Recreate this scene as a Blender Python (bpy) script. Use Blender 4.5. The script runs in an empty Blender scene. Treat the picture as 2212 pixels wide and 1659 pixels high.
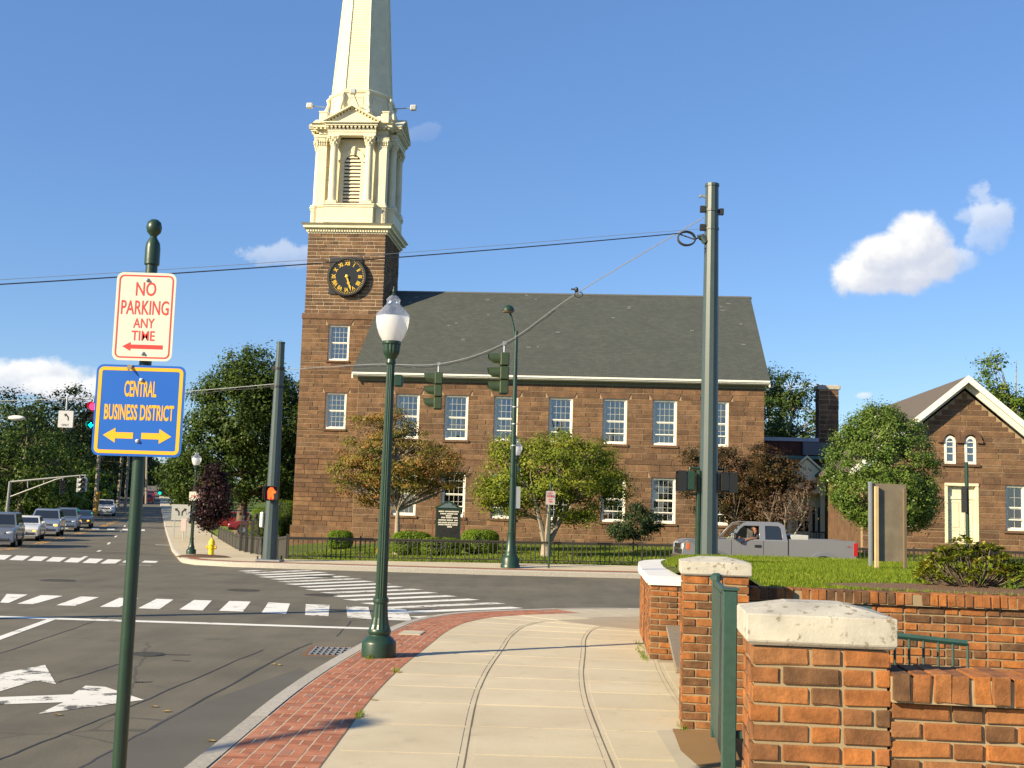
import bpy, bmesh, math, random
import numpy as np
from mathutils import Vector, Matrix
R = math.radians
SC = bpy.context.scene
COL = SC.collection
rng = random.Random(7)
nrng = np.random.default_rng(7)

# ------------------------------------------------------------------ camera
EYE = 1.70; PITCH = R(6.2); ROLL = R(1.75); FPX = 2500.0     # focal length in units of a 2212-wide frame
FW = Vector((0, math.cos(PITCH), math.sin(PITCH))); R0 = Vector((1, 0, 0)); U0 = Vector((0, -math.sin(PITCH), math.cos(PITCH)))
RI = R0*math.cos(ROLL) + U0*math.sin(ROLL); UP = U0*math.cos(ROLL) - R0*math.sin(ROLL)
CAMP = Vector((0, 0, EYE))
cd = bpy.data.cameras.new('camera'); cam = bpy.data.objects.new('camera', cd); COL.objects.link(cam)
cd.sensor_width = 36; cd.lens = 36*FPX/2212; cd.clip_end = 5000; cd.clip_start = 0.05
M = Matrix.Identity(4)
for i in range(3):
    M[i][0] = RI[i]; M[i][1] = UP[i]; M[i][2] = -FW[i]; M[i][3] = CAMP[i]
cam.matrix_world = M
SC.camera = cam

# measurements taken on the photograph (2212 x 1659 reading) turned into points of the place
def _ray(x, y): return RI*((x-1106)/FPX) + UP*((829.5-y)/FPX) + FW
def A(x, y, Y):
    d = _ray(x, y); return CAMP + d*(Y/d.y)
def G(x, y, z=0.0):
    d = _ray(x, y); return CAMP + d*((z-EYE)/d.z)

# ------------------------------------------------------------------ sky, sun, exposure
SUN_EL = R(25); SAZ = Vector((-0.835, -0.55, 0)).normalized()
SUNV = Vector((SAZ.x*math.cos(SUN_EL), SAZ.y*math.cos(SUN_EL), math.sin(SUN_EL)))
sl = bpy.data.lights.new('sun', 'SUN'); so = bpy.data.objects.new('sun', sl); COL.objects.link(so)
sl.energy = 5.0; sl.angle = R(0.53); sl.color = (1.0, 0.85, 0.58)
so.rotation_euler = SUNV.to_track_quat('Z', 'Y').to_euler(); so.location = (-30, -20, 30)
SC.view_settings.view_transform = 'Standard'; SC.view_settings.look = 'None'
SC.view_settings.exposure = 0.95; SC.view_settings.gamma = 1.0
SC.render.engine = 'CYCLES'
SC.cycles.max_bounces = 6; SC.cycles.transparent_max_bounces = 12; SC.cycles.caustics_reflective = False; SC.cycles.caustics_refractive = False
SC.cycles.use_denoising = True

W = bpy.data.worlds.new('World'); SC.world = W; W.use_nodes = True
wn = W.node_tree.nodes; wl = W.node_tree.links; wn.clear()
wout = wn.new('ShaderNodeOutputWorld'); wbg = wn.new('ShaderNodeBackground'); wl.new(wbg.outputs[0], wout.inputs[0])
sky = wn.new('ShaderNodeTexSky'); sky.sky_type = 'NISHITA'; sky.sun_disc = False
sky.sun_elevation = SUN_EL; sky.sun_rotation = math.atan2(SAZ.x, SAZ.y)
sky.altitude = 0; sky.air_density = 1.0; sky.dust_density = 0.1; sky.ozone_density = 4.0
wbg.inputs[1].default_value = 0.080
wtc = wn.new('ShaderNodeTexCoord')
def wm(op, a, b=None, c=None, clamp=False):
    n = wn.new('ShaderNodeMath'); n.operation = op; n.use_clamp = clamp
    for i, v in enumerate((a, b, c)):
        if v is None: continue
        if isinstance(v, (int, float)): n.inputs[i].default_value = v
        else: wl.new(v, n.inputs[i])
    return n.outputs[0]
def wdot(vec):
    n = wn.new('ShaderNodeVectorMath'); n.operation = 'DOT_PRODUCT'; wl.new(wtc.outputs['Generated'], n.inputs[0]); n.inputs[1].default_value = vec
    return n.outputs['Value']
def wnoise(scale, detail, rough=0.55):
    n = wn.new('ShaderNodeTexNoise'); n.inputs['Scale'].default_value = scale; n.inputs['Detail'].default_value = detail; n.inputs['Roughness'].default_value = rough
    wl.new(wtc.outputs['Generated'], n.inputs['Vector']); return n.outputs[0]
def wsmooth(v, lo, hi):
    n = wn.new('ShaderNodeMapRange'); n.interpolation_type = 'SMOOTHSTEP'; wl.new(v, n.inputs[0])
    n.inputs[1].default_value = lo; n.inputs[2].default_value = hi; return n.outputs[0]
cn1 = wnoise(32, 8, 0.58); cn2 = wnoise(11, 6); cn3 = wnoise(70, 6)
hs = wn.new('ShaderNodeHueSaturation'); hs.inputs['Hue'].default_value = 0.506; hs.inputs['Saturation'].default_value = 1.06; hs.inputs['Value'].default_value = 1.06; wl.new(sky.outputs[0], hs.inputs['Color'])
mxs = wn.new('ShaderNodeMix'); mxs.data_type = 'RGBA'; mxs.inputs[0].default_value = 0.32; wl.new(hs.outputs[0], mxs.inputs[6]); mxs.inputs[7].default_value = (1.05, 2.45, 5.4, 1)
skycol = mxs.outputs[2]
def cloud(px, py, w, h, dens, rag, lit=(7.2, 7.1, 6.8), shade=(4.3, 4.6, 5.4), tilt=0.0):
    """one cloud of the sky: a ragged ellipse round a direction, lit from the sun's side"""
    global skycol
    d0 = _ray(px, py).normalized(); e1 = d0.cross(Vector((0, 0, 1))).normalized(); e2 = e1.cross(d0).normalized()
    a = w/2/FPX; b = h/2/FPX
    e1t = e1*math.cos(tilt) + e2*math.sin(tilt); e2t = e2*math.cos(tilt) - e1*math.sin(tilt)
    u = wm('DIVIDE', wdot(e1t), a); v = wm('DIVIDE', wdot(e2t), b)
    r2 = wm('SQRT', wm('ADD', wm('MULTIPLY', u, u), wm('MULTIPLY', v, v)))
    front = wm('GREATER_THAN', wdot(d0), 0.0)
    nn = wm('ADD', wm('MULTIPLY', wm('SUBTRACT', cn1, 0.5), rag), wm('MULTIPLY', wm('SUBTRACT', cn2, 0.5), rag*0.8))
    k = wm('ADD', wm('SUBTRACT', 1.0, r2), nn)
    m = wm('MULTIPLY', wm('MULTIPLY', wsmooth(k, 0.0, 0.42), dens), front)
    sh = wsmooth(wm('ADD', wm('SUBTRACT', v, wm('MULTIPLY', u, 0.55)), wm('MULTIPLY', wm('SUBTRACT', cn3, 0.5), 1.7)), -0.95, 0.75)
    cm = wn.new('ShaderNodeMix'); cm.data_type = 'RGBA'; wl.new(sh, cm.inputs[0]); cm.inputs[6].default_value = (*shade, 1); cm.inputs[7].default_value = (*lit, 1)
    mx = wn.new('ShaderNodeMix'); mx.data_type = 'RGBA'; wl.new(m, mx.inputs[0]); wl.new(skycol, mx.inputs[6]); wl.new(cm.outputs[2], mx.inputs[7])
    skycol = mx.outputs[2]
cloud(2118, 505, 100, 120, 0.34, 3.0)
cloud(2105, 470, 120, 50, 0.34, 2.2)
cloud(2070, 565, 130, 60, 0.34, 2.2)
cloud(1940, 572, 270, 125, 0.98, 1.25, tilt=0.12)
cloud(1985, 515, 150, 125, 0.98, 1.1)
cloud(1880, 590, 150, 100, 0.94, 1.2)
cloud(1925, 545, 170, 100, 0.95, 1.1)
cloud(910, 288, 110, 34, 0.09, 3.0, tilt=0.25)
cloud(610, 552, 210, 50, 0.36, 2.8)
cloud(40, 815, 330, 90, 0.92, 1.3)
cloud(210, 850, 300, 70, 0.85, 1.5)
cloud(-250, 800, 420, 110, 0.9, 1.4)
cloud(1865, 855, 60, 26, 0.5, 1.5)
cloud(1735, 835, 150, 24, 0.22, 1.8)
cloud(2900, 760, 420, 90, 0.8, 1.5)
wl.new(skycol, wbg.inputs[0])

# ------------------------------------------------------------------ helpers
def link(o, parent=None):
    COL.objects.link(o)
    if parent is not None: o.parent = parent
    return o
def tag(o, label=None, cat=None, group=None, kind=None):
    if label: o['label'] = label
    if cat: o['category'] = cat
    if group: o['group'] = group
    if kind: o['kind'] = kind
    return o
def empty(name, loc=(0, 0, 0), rz=0.0, label=None, cat=None, group=None, mat=None):
    o = bpy.data.objects.new(name, None); o.empty_display_size = 0.2; COL.objects.link(o)
    if mat is not None: o.matrix_world = mat
    else:
        o.location = loc; o.rotation_euler = (0, 0, rz)
    return tag(o, label, cat, group)
def mesh_np(name, verts, faces_flat, nper, mat, tone=None, smooth=False):
    """mesh from numpy arrays, all faces with nper corners"""
    me = bpy.data.meshes.new(name); nv = len(verts); nf = len(faces_flat)//nper
    me.vertices.add(nv); me.vertices.foreach_set('co', np.asarray(verts, dtype=np.float32).ravel())
    me.loops.add(nf*nper); me.loops.foreach_set('vertex_index', np.asarray(faces_flat, dtype=np.int32))
    me.polygons.add(nf); me.polygons.foreach_set('loop_start', np.arange(0, nf*nper, nper, dtype=np.int32))
    try: me.polygons.foreach_set('loop_total', np.full(nf, nper, dtype=np.int32))
    except Exception: pass
    me.update(calc_edges=True)
    if tone is not None:
        at = me.attributes.new('tone', 'FLOAT', 'POINT'); at.data.foreach_set('value', np.asarray(tone, dtype=np.float32))
    if smooth: me.polygons.foreach_set('use_smooth', np.ones(nf, dtype=bool))
    me.materials.append(mat); me.validate()
    return me
def bevbox_data(sx, sy, sz, b):
    v = []; f = []; ids = {}
    for ix in (-1, 1):
        for iy in (-1, 1):
            for iz in (-1, 1):
                for ax in range(3):
                    p = [ix*(sx/2-b), iy*(sy/2-b), iz*(sz/2-b)]
                    p[ax] += b*(ix, iy, iz)[ax]
                    ids[(ix, iy, iz, ax)] = len(v); v.append(tuple(p))
    def q(*k): f.append(tuple(ids[i] for i in k))
    for s in (-1, 1):
        c = [(-1, -1), (1, -1), (1, 1), (-1, 1)]
        if s < 0: c = c[::-1]
        q(*[(s, a, bb, 0) for a, bb in c]); q(*[(bb, s, a, 1) for a, bb in c]); q(*[(a, bb, s, 2) for a, bb in c])
    for a in (-1, 1):
        for bb in (-1, 1):
            q((a, bb, -1, 0), (a, bb, 1, 0), (a, bb, 1, 1), (a, bb, -1, 1)) if a*bb < 0 else q((a, bb, -1, 1), (a, bb, 1, 1), (a, bb, 1, 0), (a, bb, -1, 0))
            q((a, -1, bb, 0), (a, 1, bb, 0), (a, 1, bb, 2), (a, -1, bb, 2)) if a*bb > 0 else q((a, -1, bb, 2), (a, 1, bb, 2), (a, 1, bb, 0), (a, -1, bb, 0))
            q((-1, a, bb, 1), (1, a, bb, 1), (1, a, bb, 2), (-1, a, bb, 2)) if a*bb < 0 else q((-1, a, bb, 2), (1, a, bb, 2), (1, a, bb, 1), (-1, a, bb, 1))
            for c in (-1, 1):
                t = [(a, bb, c, 0), (a, bb, c, 1), (a, bb, c, 2)]
                q(*(t if a*bb*c > 0 else t[::-1]))
    return v, f
class MB:
    """collects shapes into one mesh"""
    def __init__(s): s.v = []; s.f = []; s.t = []
    def add(s, v, f, M=None, tone=0.0):
        n = len(s.v)
        if M is not None: v = [tuple(M @ Vector(p)) for p in v]
        s.v.extend(v); s.t.extend([tone]*len(v)); s.f.extend([tuple(i+n for i in q) for q in f]); return s
    def box(s, cx, cy, cz, sx, sy, sz, M=None, bev=0.0, tone=0.0, rz=0.0):
        if bev > 0: v, f = bevbox_data(sx, sy, sz, min(bev, 0.49*min(sx, sy, sz)))
        else:
            v = [(x*sx/2, y*sy/2, z*sz/2) for x in (-1, 1) for y in (-1, 1) for z in (-1, 1)]
            f = [(0, 1, 3, 2), (4, 6, 7, 5), (0, 4, 5, 1), (2, 3, 7, 6), (0, 2, 6, 4), (1, 5, 7, 3)]
        T = Matrix.Translation((cx, cy, cz)) @ Matrix.Rotation(rz, 4, 'Z')
        if M is not None: T = M @ T
        return s.add(v, f, T, tone)
    def bb(s, x0, x1, y0, y1, z0, z1, bev=0.0, M=None, tone=0.0):
        return s.box((x0+x1)/2, (y0+y1)/2, (z0+z1)/2, abs(x1-x0), abs(y1-y0), abs(z1-z0), M, bev, tone)
    def quad(s, a, b, c, d, tone=0.0): return s.add([tuple(a), tuple(b), tuple(c), tuple(d)], [(0, 1, 2, 3)], None, tone)
    def prism(s, poly, z0, z1, M=None, tone=0.0, cap=True):
        n = len(poly); v = [(p[0], p[1], z0) for p in poly] + [(p[0], p[1], z1) for p in poly]
        f = [(i, (i+1) % n, n+(i+1) % n, n+i) for i in range(n)]
        if cap: f += [tuple(range(n))[::-1], tuple(range(n, 2*n))]
        return s.add(v, f, M, tone)
    def tube(s, pts, rad, n=8, caps=True, M=None, tone=0.0, twist=0.0):
        pts = [Vector(p) for p in pts]; k = len(pts)
        if isinstance(rad, (int, float)): rad = [rad]*k
        v = []; f = []; prev = None
        for i, p in enumerate(pts):
            t = (pts[min(i+1, k-1)] - pts[max(i-1, 0)])
            t = t.normalized() if t.length > 1e-9 else Vector((0, 0, 1))
            if prev is None: a = t.orthogonal().normalized()
            else:
                a = prev - t*prev.dot(t); a = a.normalized() if a.length > 1e-6 else t.orthogonal().normalized()
            prev = a; b = t.cross(a)
            for j in range(n):
                q = 2*math.pi*j/n + twist
                v.append(tuple(p + (a*math.cos(q) + b*math.sin(q))*rad[i]))
        for i in range(k-1):
            for j in range(n):
                f.append((i*n+j, i*n+(j+1) % n, (i+1)*n+(j+1) % n, (i+1)*n+j))
        if caps: f += [tuple(range(n))[::-1], tuple(range((k-1)*n, k*n))]
        return s.add(v, f, M, tone)
    def lathe(s, prof, n=20, loc=(0, 0, 0), flute=0.0, M=None, tone=0.0, caps=True, a0=0.0):
        v = []; f = []
        for r, z in prof:
            for j in range(n):
                rr = r*(1 - flute*(j % 2)); q = 2*math.pi*j/n + a0
                v.append((loc[0]+rr*math.cos(q), loc[1]+rr*math.sin(q), loc[2]+z))
        k = len(prof)
        for i in range(k-1):
            for j in range(n): f.append((i*n+j, i*n+(j+1) % n, (i+1)*n+(j+1) % n, (i+1)*n+j))
        if caps: f += [tuple(range(n))[::-1], tuple(range((k-1)*n, k*n))]
        return s.add(v, f, M, tone)
    def ell(s, c, r, n=12, m=8, M=None, tone=0.0):
        prof = [(math.sin(math.pi*i/m)+1e-4, -math.cos(math.pi*i/m)) for i in range(m+1)]
        v = []; f = []
        for rr, z in prof:
            for j in range(n):
                q = 2*math.pi*j/n; v.append((c[0]+rr*r[0]*math.cos(q), c[1]+rr*r[1]*math.sin(q), c[2]+z*r[2]))
        for i in range(m):
            for j in range(n): f.append((i*n+j, i*n+(j+1) % n, (i+1)*n+(j+1) % n, (i+1)*n+j))
        return s.add(v, f, M, tone)
    def mesh(s, name, mat, smooth=False):
        me = bpy.data.meshes.new(name); me.from_pydata(s.v, [], s.f); me.materials.append(mat)
        if any(s.t):
            at = me.attributes.new('tone', 'FLOAT', 'POINT'); at.data.foreach_set('value', s.t)
        if smooth: shade(me, 40 if smooth is True else smooth)
        me.update(); return me
    def build(s, name, mat, parent=None, smooth=False, loc=None):
        o = bpy.data.objects.new(name, s.mesh(name, mat, smooth)); link(o, parent)
        if loc is not None: o.location = loc
        return o
def shade(me, ang):
    me.polygons.foreach_set('use_smooth', [True]*len(me.polygons))
    try: me.set_sharp_from_angle(angle=R(ang))
    except Exception: pass
def inst(name, me, parent, loc, rot=(0, 0, 0), sc=(1, 1, 1)):
    o = bpy.data.objects.new(name, me); link(o, parent); o.location = loc; o.rotation_euler = rot; o.scale = sc
    return o
def copy_tree(o, parent=None):
    c = o.copy(); COL.objects.link(c); c.parent = parent
    for ch in list(o.children): copy_tree(ch, c)
    return c
def curve_mesh(name, outlines, depth, mat, bevel=0.0, res=0):
    """flat outline with holes, filled and given thickness (lies in XY, thickness along Z, centred)"""
    cu = bpy.data.curves.new(name, 'CURVE'); cu.dimensions = '2D'; cu.fill_mode = 'BOTH'; cu.extrude = depth/2; cu.bevel_depth = bevel
    for ol in outlines:
        sp = cu.splines.new('POLY'); sp.points.add(len(ol)-1); sp.use_cyclic_u = True
        for i, p in enumerate(ol): sp.points[i].co = (p[0], p[1], 0, 1)
    ob = bpy.data.objects.new(name, cu); COL.objects.link(ob)
    dg = bpy.context.evaluated_depsgraph_get(); me = bpy.data.meshes.new_from_object(ob.evaluated_get(dg))
    bpy.data.objects.remove(ob); bpy.data.curves.remove(cu)
    me.name = name; me.materials.clear(); me.materials.append(mat); return me
def text_mesh(name, body, size, mat, depth=0.002, offset=0.0, xs=1.0, shear=0.0):
    cu = bpy.data.curves.new(name, 'FONT'); cu.body = body; cu.size = size; cu.extrude = depth/2; cu.offset = offset; cu.align_x = 'CENTER'; cu.align_y = 'CENTER'; cu.resolution_u = 3; cu.shear = shear
    ob = bpy.data.objects.new(name, cu); COL.objects.link(ob)
    dg = bpy.context.evaluated_depsgraph_get(); me = bpy.data.meshes.new_from_object(ob.evaluated_get(dg))
    bpy.data.objects.remove(ob); bpy.data.curves.remove(cu)
    if xs != 1.0: me.transform(Matrix.Diagonal((xs, 1, 1, 1)))
    me.name = name; me.materials.clear(); me.materials.append(mat); return me
def rrect(w, h, r, n=5, cx=0, cy=0):
    p = []
    for (sx, sy, a) in ((1, 1, 0), (-1, 1, 90), (-1, -1, 180), (1, -1, 270)):
        for i in range(n+1):
            q = R(a + 90*i/n); p.append((cx + sx*(w/2-r) + r*math.cos(q), cy + sy*(h/2-r) + r*math.sin(q)))
    return p
FACE = Matrix.Rotation(R(90), 4, 'X')     # XY outline stood upright, facing -Y
def lerp(a, b, t): return a + (b-a)*t
def interp(x, xs, ys): return float(np.interp(x, xs, ys))

# ------------------------------------------------------------------ materials
def newmat(name):
    m = bpy.data.materials.new(name); m.use_nodes = True; nt = m.node_tree; b = nt.nodes['Principled BSDF']; return m, nt, b
def N(nt, t, **kw):
    n = nt.nodes.new(t)
    for k, v in kw.items():
        if k.startswith('i_'):
            key = k[2:].replace('_', ' '); n.inputs[key].default_value = v
        else: setattr(n, k, v)
    return n
def L(nt, a, b): nt.links.new(a, b)
def mth(nt, op, a, b=None, clamp=False):
    n = nt.nodes.new('ShaderNodeMath'); n.operation = op; n.use_clamp = clamp
    for i, v in enumerate((a, b)):
        if v is None: continue
        if isinstance(v, (int, float)): n.inputs[i].default_value = v
        else: L(nt, v, n.inputs[i])
    return n.outputs[0]
def ramp(nt, fac, stops, interp='LINEAR'):
    n = nt.nodes.new('ShaderNodeValToRGB'); n.color_ramp.interpolation = interp; e = n.color_ramp.elements
    while len(e) < len(stops): e.new(0.5)
    for i, (p, c) in enumerate(stops):
        e[i].position = p; e[i].color = (*c, 1) if len(c) == 3 else c
    L(nt, fac, n.inputs[0]); return n.outputs[0]
def mix(nt, fac, a, b, mode='MIX'):
    n = nt.nodes.new('ShaderNodeMix'); n.data_type = 'RGBA'; n.blend_type = mode
    for s, v in ((n.inputs[0], fac), (n.inputs[6], a), (n.inputs[7], b)):
        if isinstance(v, (int, float)): s.default_value = v
        elif isinstance(v, tuple): s.default_value = (*v, 1) if len(v) == 3 else v
        else: L(nt, v, s)
    return n.outputs[2]
def coord(nt, kind='Object'):
    return nt.nodes.new('ShaderNodeTexCoord').outputs[kind] if kind != 'World' else nt.nodes.new('ShaderNodeNewGeometry').outputs['Position']
def noise(nt, vec, scale, detail=4, rough=0.55, out=0):
    n = nt.nodes.new('ShaderNodeTexNoise'); n.inputs['Scale'].default_value = scale; n.inputs['Detail'].default_value = detail; n.inputs['Roughness'].default_value = rough
    L(nt, vec, n.inputs['Vector']); return n.outputs[out]
def bump(nt, b, h, strength=0.3, dist=0.01):
    n = nt.nodes.new('ShaderNodeBump'); n.inputs['Strength'].default_value = strength; n.inputs['Distance'].default_value = dist
    L(nt, h, n.inputs['Height']); L(nt, n.outputs[0], b.inputs['Normal'])
def tone(nt):
    """a value per piece: the tone attribute of joined pieces plus the random number of single objects"""
    a = nt.nodes.new('ShaderNodeAttribute'); a.attribute_name = 'tone'; o = nt.nodes.new('ShaderNodeObjectInfo')
    return mth(nt, 'FRACT', mth(nt, 'ADD', a.outputs['Fac'], o.outputs['Random']))
def simple(name, col, rough=0.6, metal=0.0, var=0.12, scale=6.0, bmp=0.0, spec=0.5, coat=0.0):
    m, nt, b = newmat(name); w = coord(nt)
    n = noise(nt, w, scale, 5); c = mix(nt, mth(nt, 'MULTIPLY', n, 1.0), tuple(x*(1-var*1.3) for x in col), tuple(min(1, x*(1+var*1.3)) for x in col))
    L(nt, c, b.inputs['Base Color']); b.inputs['Roughness'].default_value = rough; b.inputs['Metallic'].default_value = metal
    b.inputs['Specular IOR Level'].default_value = spec
    if coat: b.inputs['Coat Weight'].default_value = coat; b.inputs['Coat Roughness'].default_value = 0.06
    if bmp: bump(nt, b, noise(nt, w, scale*6, 4), bmp, 0.004)
    return m
def emis(name, col, s):
    m, nt, b = newmat(name); b.inputs['Base Color'].default_value = (*[x*0.5 for x in col], 1)
    b.inputs['Emission Color'].default_value = (*col, 1); b.inputs['Emission Strength'].default_value = s; return m
def pieces(name, stops, rough=0.9, nscale=8, nstr=0.35, bstr=0.5, bscale=60, spots=None, bdist=0.004):
    """masonry: a colour per piece out of a ramp, mottled, with fine relief"""
    m, nt, b = newmat(name); t = tone(nt); w = coord(nt, 'World')
    c = ramp(nt, t, stops); n = noise(nt, w, nscale, 6, 0.6); n2 = noise(nt, w, bscale, 5, 0.6)
    c = mix(nt, nstr, c, ramp(nt, n, [(0.3, (0.25, 0.25, 0.25)), (0.5, (0.5, 0.5, 0.5)), (0.72, (0.8, 0.78, 0.74))]), 'OVERLAY')
    if spots: c = mix(nt, ramp(nt, noise(nt, w, spots[0], 5, 0.65), [(spots[1], (0, 0, 0)), (spots[1]+0.08, (spots[3],)*3)]), c, spots[2])
    L(nt, c, b.inputs['Base Color']); b.inputs['Roughness'].default_value = rough; b.inputs['Specular IOR Level'].default_value = 0.25
    bump(nt, b, n2, bstr, bdist); return m
MT = {}
def asphalt():
    m, nt, b = newmat('asphalt'); w = coord(nt, 'World')
    big = noise(nt, w, 0.16, 5, 0.6); mid = noise(nt, w, 1.3, 5, 0.6); fine = noise(nt, w, 95, 3, 0.7)
    c = ramp(nt, big, [(0.25, (0.104, 0.094, 0.070)), (0.5, (0.145, 0.129, 0.094)), (0.75, (0.178, 0.157, 0.114))])
    c = mix(nt, 0.5, c, ramp(nt, mid, [(0.3, (0.35, 0.35, 0.35)), (0.6, (0.55, 0.54, 0.53))]), 'OVERLAY')
    c = mix(nt, 0.55, c, ramp(nt, fine, [(0.25, (0.2, 0.2, 0.2)), (0.75, (0.78, 0.77, 0.75))]), 'OVERLAY')
    mp = N(nt, 'ShaderNodeMapping'); L(nt, w, mp.inputs[0]); mp.inputs['Scale'].default_value = (2.2, 0.22, 1)       # worn wheel tracks run along the street
    trk = noise(nt, mp.outputs[0], 1.0, 4, 0.6); c = mix(nt, ramp(nt, trk, [(0.45, (0, 0, 0)), (0.75, (0.35,)*3)]), c, (0.05, 0.048, 0.046))
    wv = noise(nt, w, 1.1, 3, 0.5, out=1); vor = N(nt, 'ShaderNodeTexVoronoi', feature='DISTANCE_TO_EDGE'); vor.inputs['Scale'].default_value = 0.16
    dv = mix(nt, 0.25, w, wv, 'ADD'); L(nt, dv, vor.inputs['Vector'])
    crack = mth(nt, 'LESS_THAN', vor.outputs['Distance'], 0.0022)
    c = mix(nt, mth(nt, 'MULTIPLY', crack, 0.45), c, (0.04, 0.038, 0.034))
    oil = noise(nt, w, 0.55, 6, 0.7); c = mix(nt, ramp(nt, oil, [(0.60, (0, 0, 0)), (0.70, (0.5,)*3)]), c, (0.06, 0.056, 0.05))
    L(nt, c, b.inputs['Base Color']); b.inputs['Roughness'].default_value = 0.88; b.inputs['Specular IOR Level'].default_value = 0.3
    bump(nt, b, fine, 0.5, 0.004); return m
def concrete(name, col, joint=None):
    m, nt, b = newmat(name); w = coord(nt, 'World'); t = tone(nt)
    big = noise(nt, w, 0.9, 6, 0.62); fine = noise(nt, w, 130, 3, 0.7); st = noise(nt, w, 3.5, 6, 0.65)
    c = mix(nt, mth(nt, 'MULTIPLY', t, 0.30), col, tuple(x*0.6 for x in col))
    c = mix(nt, 0.38, c, ramp(nt, big, [(0.3, (0.36, 0.35, 0.33)), (0.7, (0.6, 0.6, 0.6))]), 'OVERLAY')
    c = mix(nt, 0.3, c, ramp(nt, fine, [(0.2, (0.25,)*3), (0.8, (0.72,)*3)]), 'OVERLAY')
    c = mix(nt, ramp(nt, st, [(0.57, (0, 0, 0)), (0.72, (0.38,)*3)]), c, tuple(x*0.55 for x in col))
    L(nt, c, b.inputs['Base Color']); b.inputs['Roughness'].default_value = 0.9; b.inputs['Specular IOR Level'].default_value = 0.25
    bump(nt, b, fine, 0.3, 0.003); return m
def paint(name, col, wear=0.55):
    m, nt, b = newmat(name); w = coord(nt, 'World')
    mp = N(nt, 'ShaderNodeMapping'); L(nt, w, mp.inputs[0]); mp.inputs['Scale'].default_value = (1.6, 1.9, 1)
    n = noise(nt, mp.outputs[0], 2.2, 8, 0.7); f = noise(nt, w, 60, 3, 0.7)
    k = mth(nt, 'ADD', n, mth(nt, 'MULTIPLY', mth(nt, 'SUBTRACT', f, 0.5), 0.22))
    msk = ramp(nt, k, [(wear, (0, 0, 0)), (wear+0.06, (1, 1, 1))])
    c = mix(nt, 0.4, col, ramp(nt, noise(nt, w, 1.2, 5), [(0.3, (0.33,)*3), (0.7, (0.6,)*3)]), 'OVERLAY')
    c = mix(nt, msk, c, (0.095, 0.09, 0.082)); L(nt, c, b.inputs['Base Color']); b.inputs['Roughness'].default_value = 0.8
    bump(nt, b, f, 0.3, 0.003); return m
def foliage(name, stops, trans=0.3, gloss=0.45):
    m, nt, b = newmat(name); a = nt.nodes.new('ShaderNodeAttribute'); a.attribute_name = 'tone'
    w = coord(nt, 'World'); n = noise(nt, w, 1.1, 3)
    t = mth(nt, 'ADD', mth(nt, 'MULTIPLY', a.outputs['Fac'], 0.75), mth(nt, 'MULTIPLY', mth(nt, 'SUBTRACT', n, 0.3), 0.6), True)
    c = ramp(nt, t, stops); L(nt, c, b.inputs['Base Color']); b.inputs['Roughness'].default_value = gloss; b.inputs['Specular IOR Level'].default_value = 0.16
    tr = N(nt, 'ShaderNodeBsdfTranslucent'); L(nt, mix(nt, 1.0, c, (1.0, 1.0, 0.55), 'MULTIPLY'), tr.inputs[0])
    ms = N(nt, 'ShaderNodeMixShader'); ms.inputs[0].default_value = trans
    L(nt, b.outputs[0], ms.inputs[1]); L(nt, tr.outputs[0], ms.inputs[2]); L(nt, ms.outputs[0], nt.nodes['Material Output'].inputs[0]); return m
def glassy(name, tint=(0.9, 0.95, 1.0), refl=0.25, rough=0.02):
    m, nt, b = newmat(name); nt.nodes.remove(b)
    tp = N(nt, 'ShaderNodeBsdfTransparent'); tp.inputs[0].default_value = (*tint, 1); gl = N(nt, 'ShaderNodeBsdfGlossy'); gl.inputs['Roughness'].default_value = rough
    lw = N(nt, 'ShaderNodeLayerWeight'); lw.inputs[0].default_value = 0.3
    f = mth(nt, 'ADD', mth(nt, 'MULTIPLY', lw.outputs['Fresnel'], 0.8), refl, True)
    ms = N(nt, 'ShaderNodeMixShader'); L(nt, f, ms.inputs[0]); L(nt, tp.outputs[0], ms.inputs[1]); L(nt, gl.outputs[0], ms.inputs[2]); L(nt, ms.outputs[0], nt.nodes['Material Output'].inputs[0]); return m
MT['asphalt'] = asphalt()
MT['concrete'] = concrete('concrete', (0.57, 0.49, 0.345))
MT['ramp'] = concrete('ramp_concrete', (0.50, 0.44, 0.33))
MT['sand'] = concrete('joint_sand', (0.40, 0.33, 0.24))
MT['palesand'] = concrete('pale_joint_sand', (0.52, 0.43, 0.31))
MT['joint'] = concrete('joint_dirt', (0.17, 0.145, 0.10))
MT['granite'] = pieces('granite', [(0, (0.34, 0.31, 0.26)), (1, (0.43, 0.395, 0.34))], 0.85, 30, 0.4, 0.4, 120)
MT['paver'] = pieces('red_paver', [(0, (0.28, 0.108, 0.062)), (0.5, (0.37, 0.145, 0.08)), (0.85, (0.42, 0.18, 0.105)), (1, (0.27, 0.14, 0.10))], 0.85, 9, 0.4, 0.4, 110)
MT['white_paint'] = paint('road_paint_white', (0.74, 0.72, 0.66), 0.60)
MT['old_paint'] = paint('road_paint_worn', (0.70, 0.67, 0.60), 0.535)
MT['yellow_paint'] = paint('road_paint_yellow', (0.60, 0.30, 0.04), 0.60)
MT['grass_ground'] = None
def grassmat(name, stops):
    m, nt, b = newmat(name); w = coord(nt, 'World')
    a = noise(nt, w, 0.35, 6, 0.62); f = noise(nt, w, 28, 5, 0.7)
    k = mth(nt, 'ADD', mth(nt, 'MULTIPLY', a, 0.6), mth(nt, 'MULTIPLY', f, 0.4)); c = ramp(nt, k, stops)
    L(nt, c, b.inputs['Base Color']); b.inputs['Roughness'].default_value = 0.95; b.inputs['Specular IOR Level'].default_value = 0.1
    bump(nt, b, f, 0.8, 0.05); return m
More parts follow.
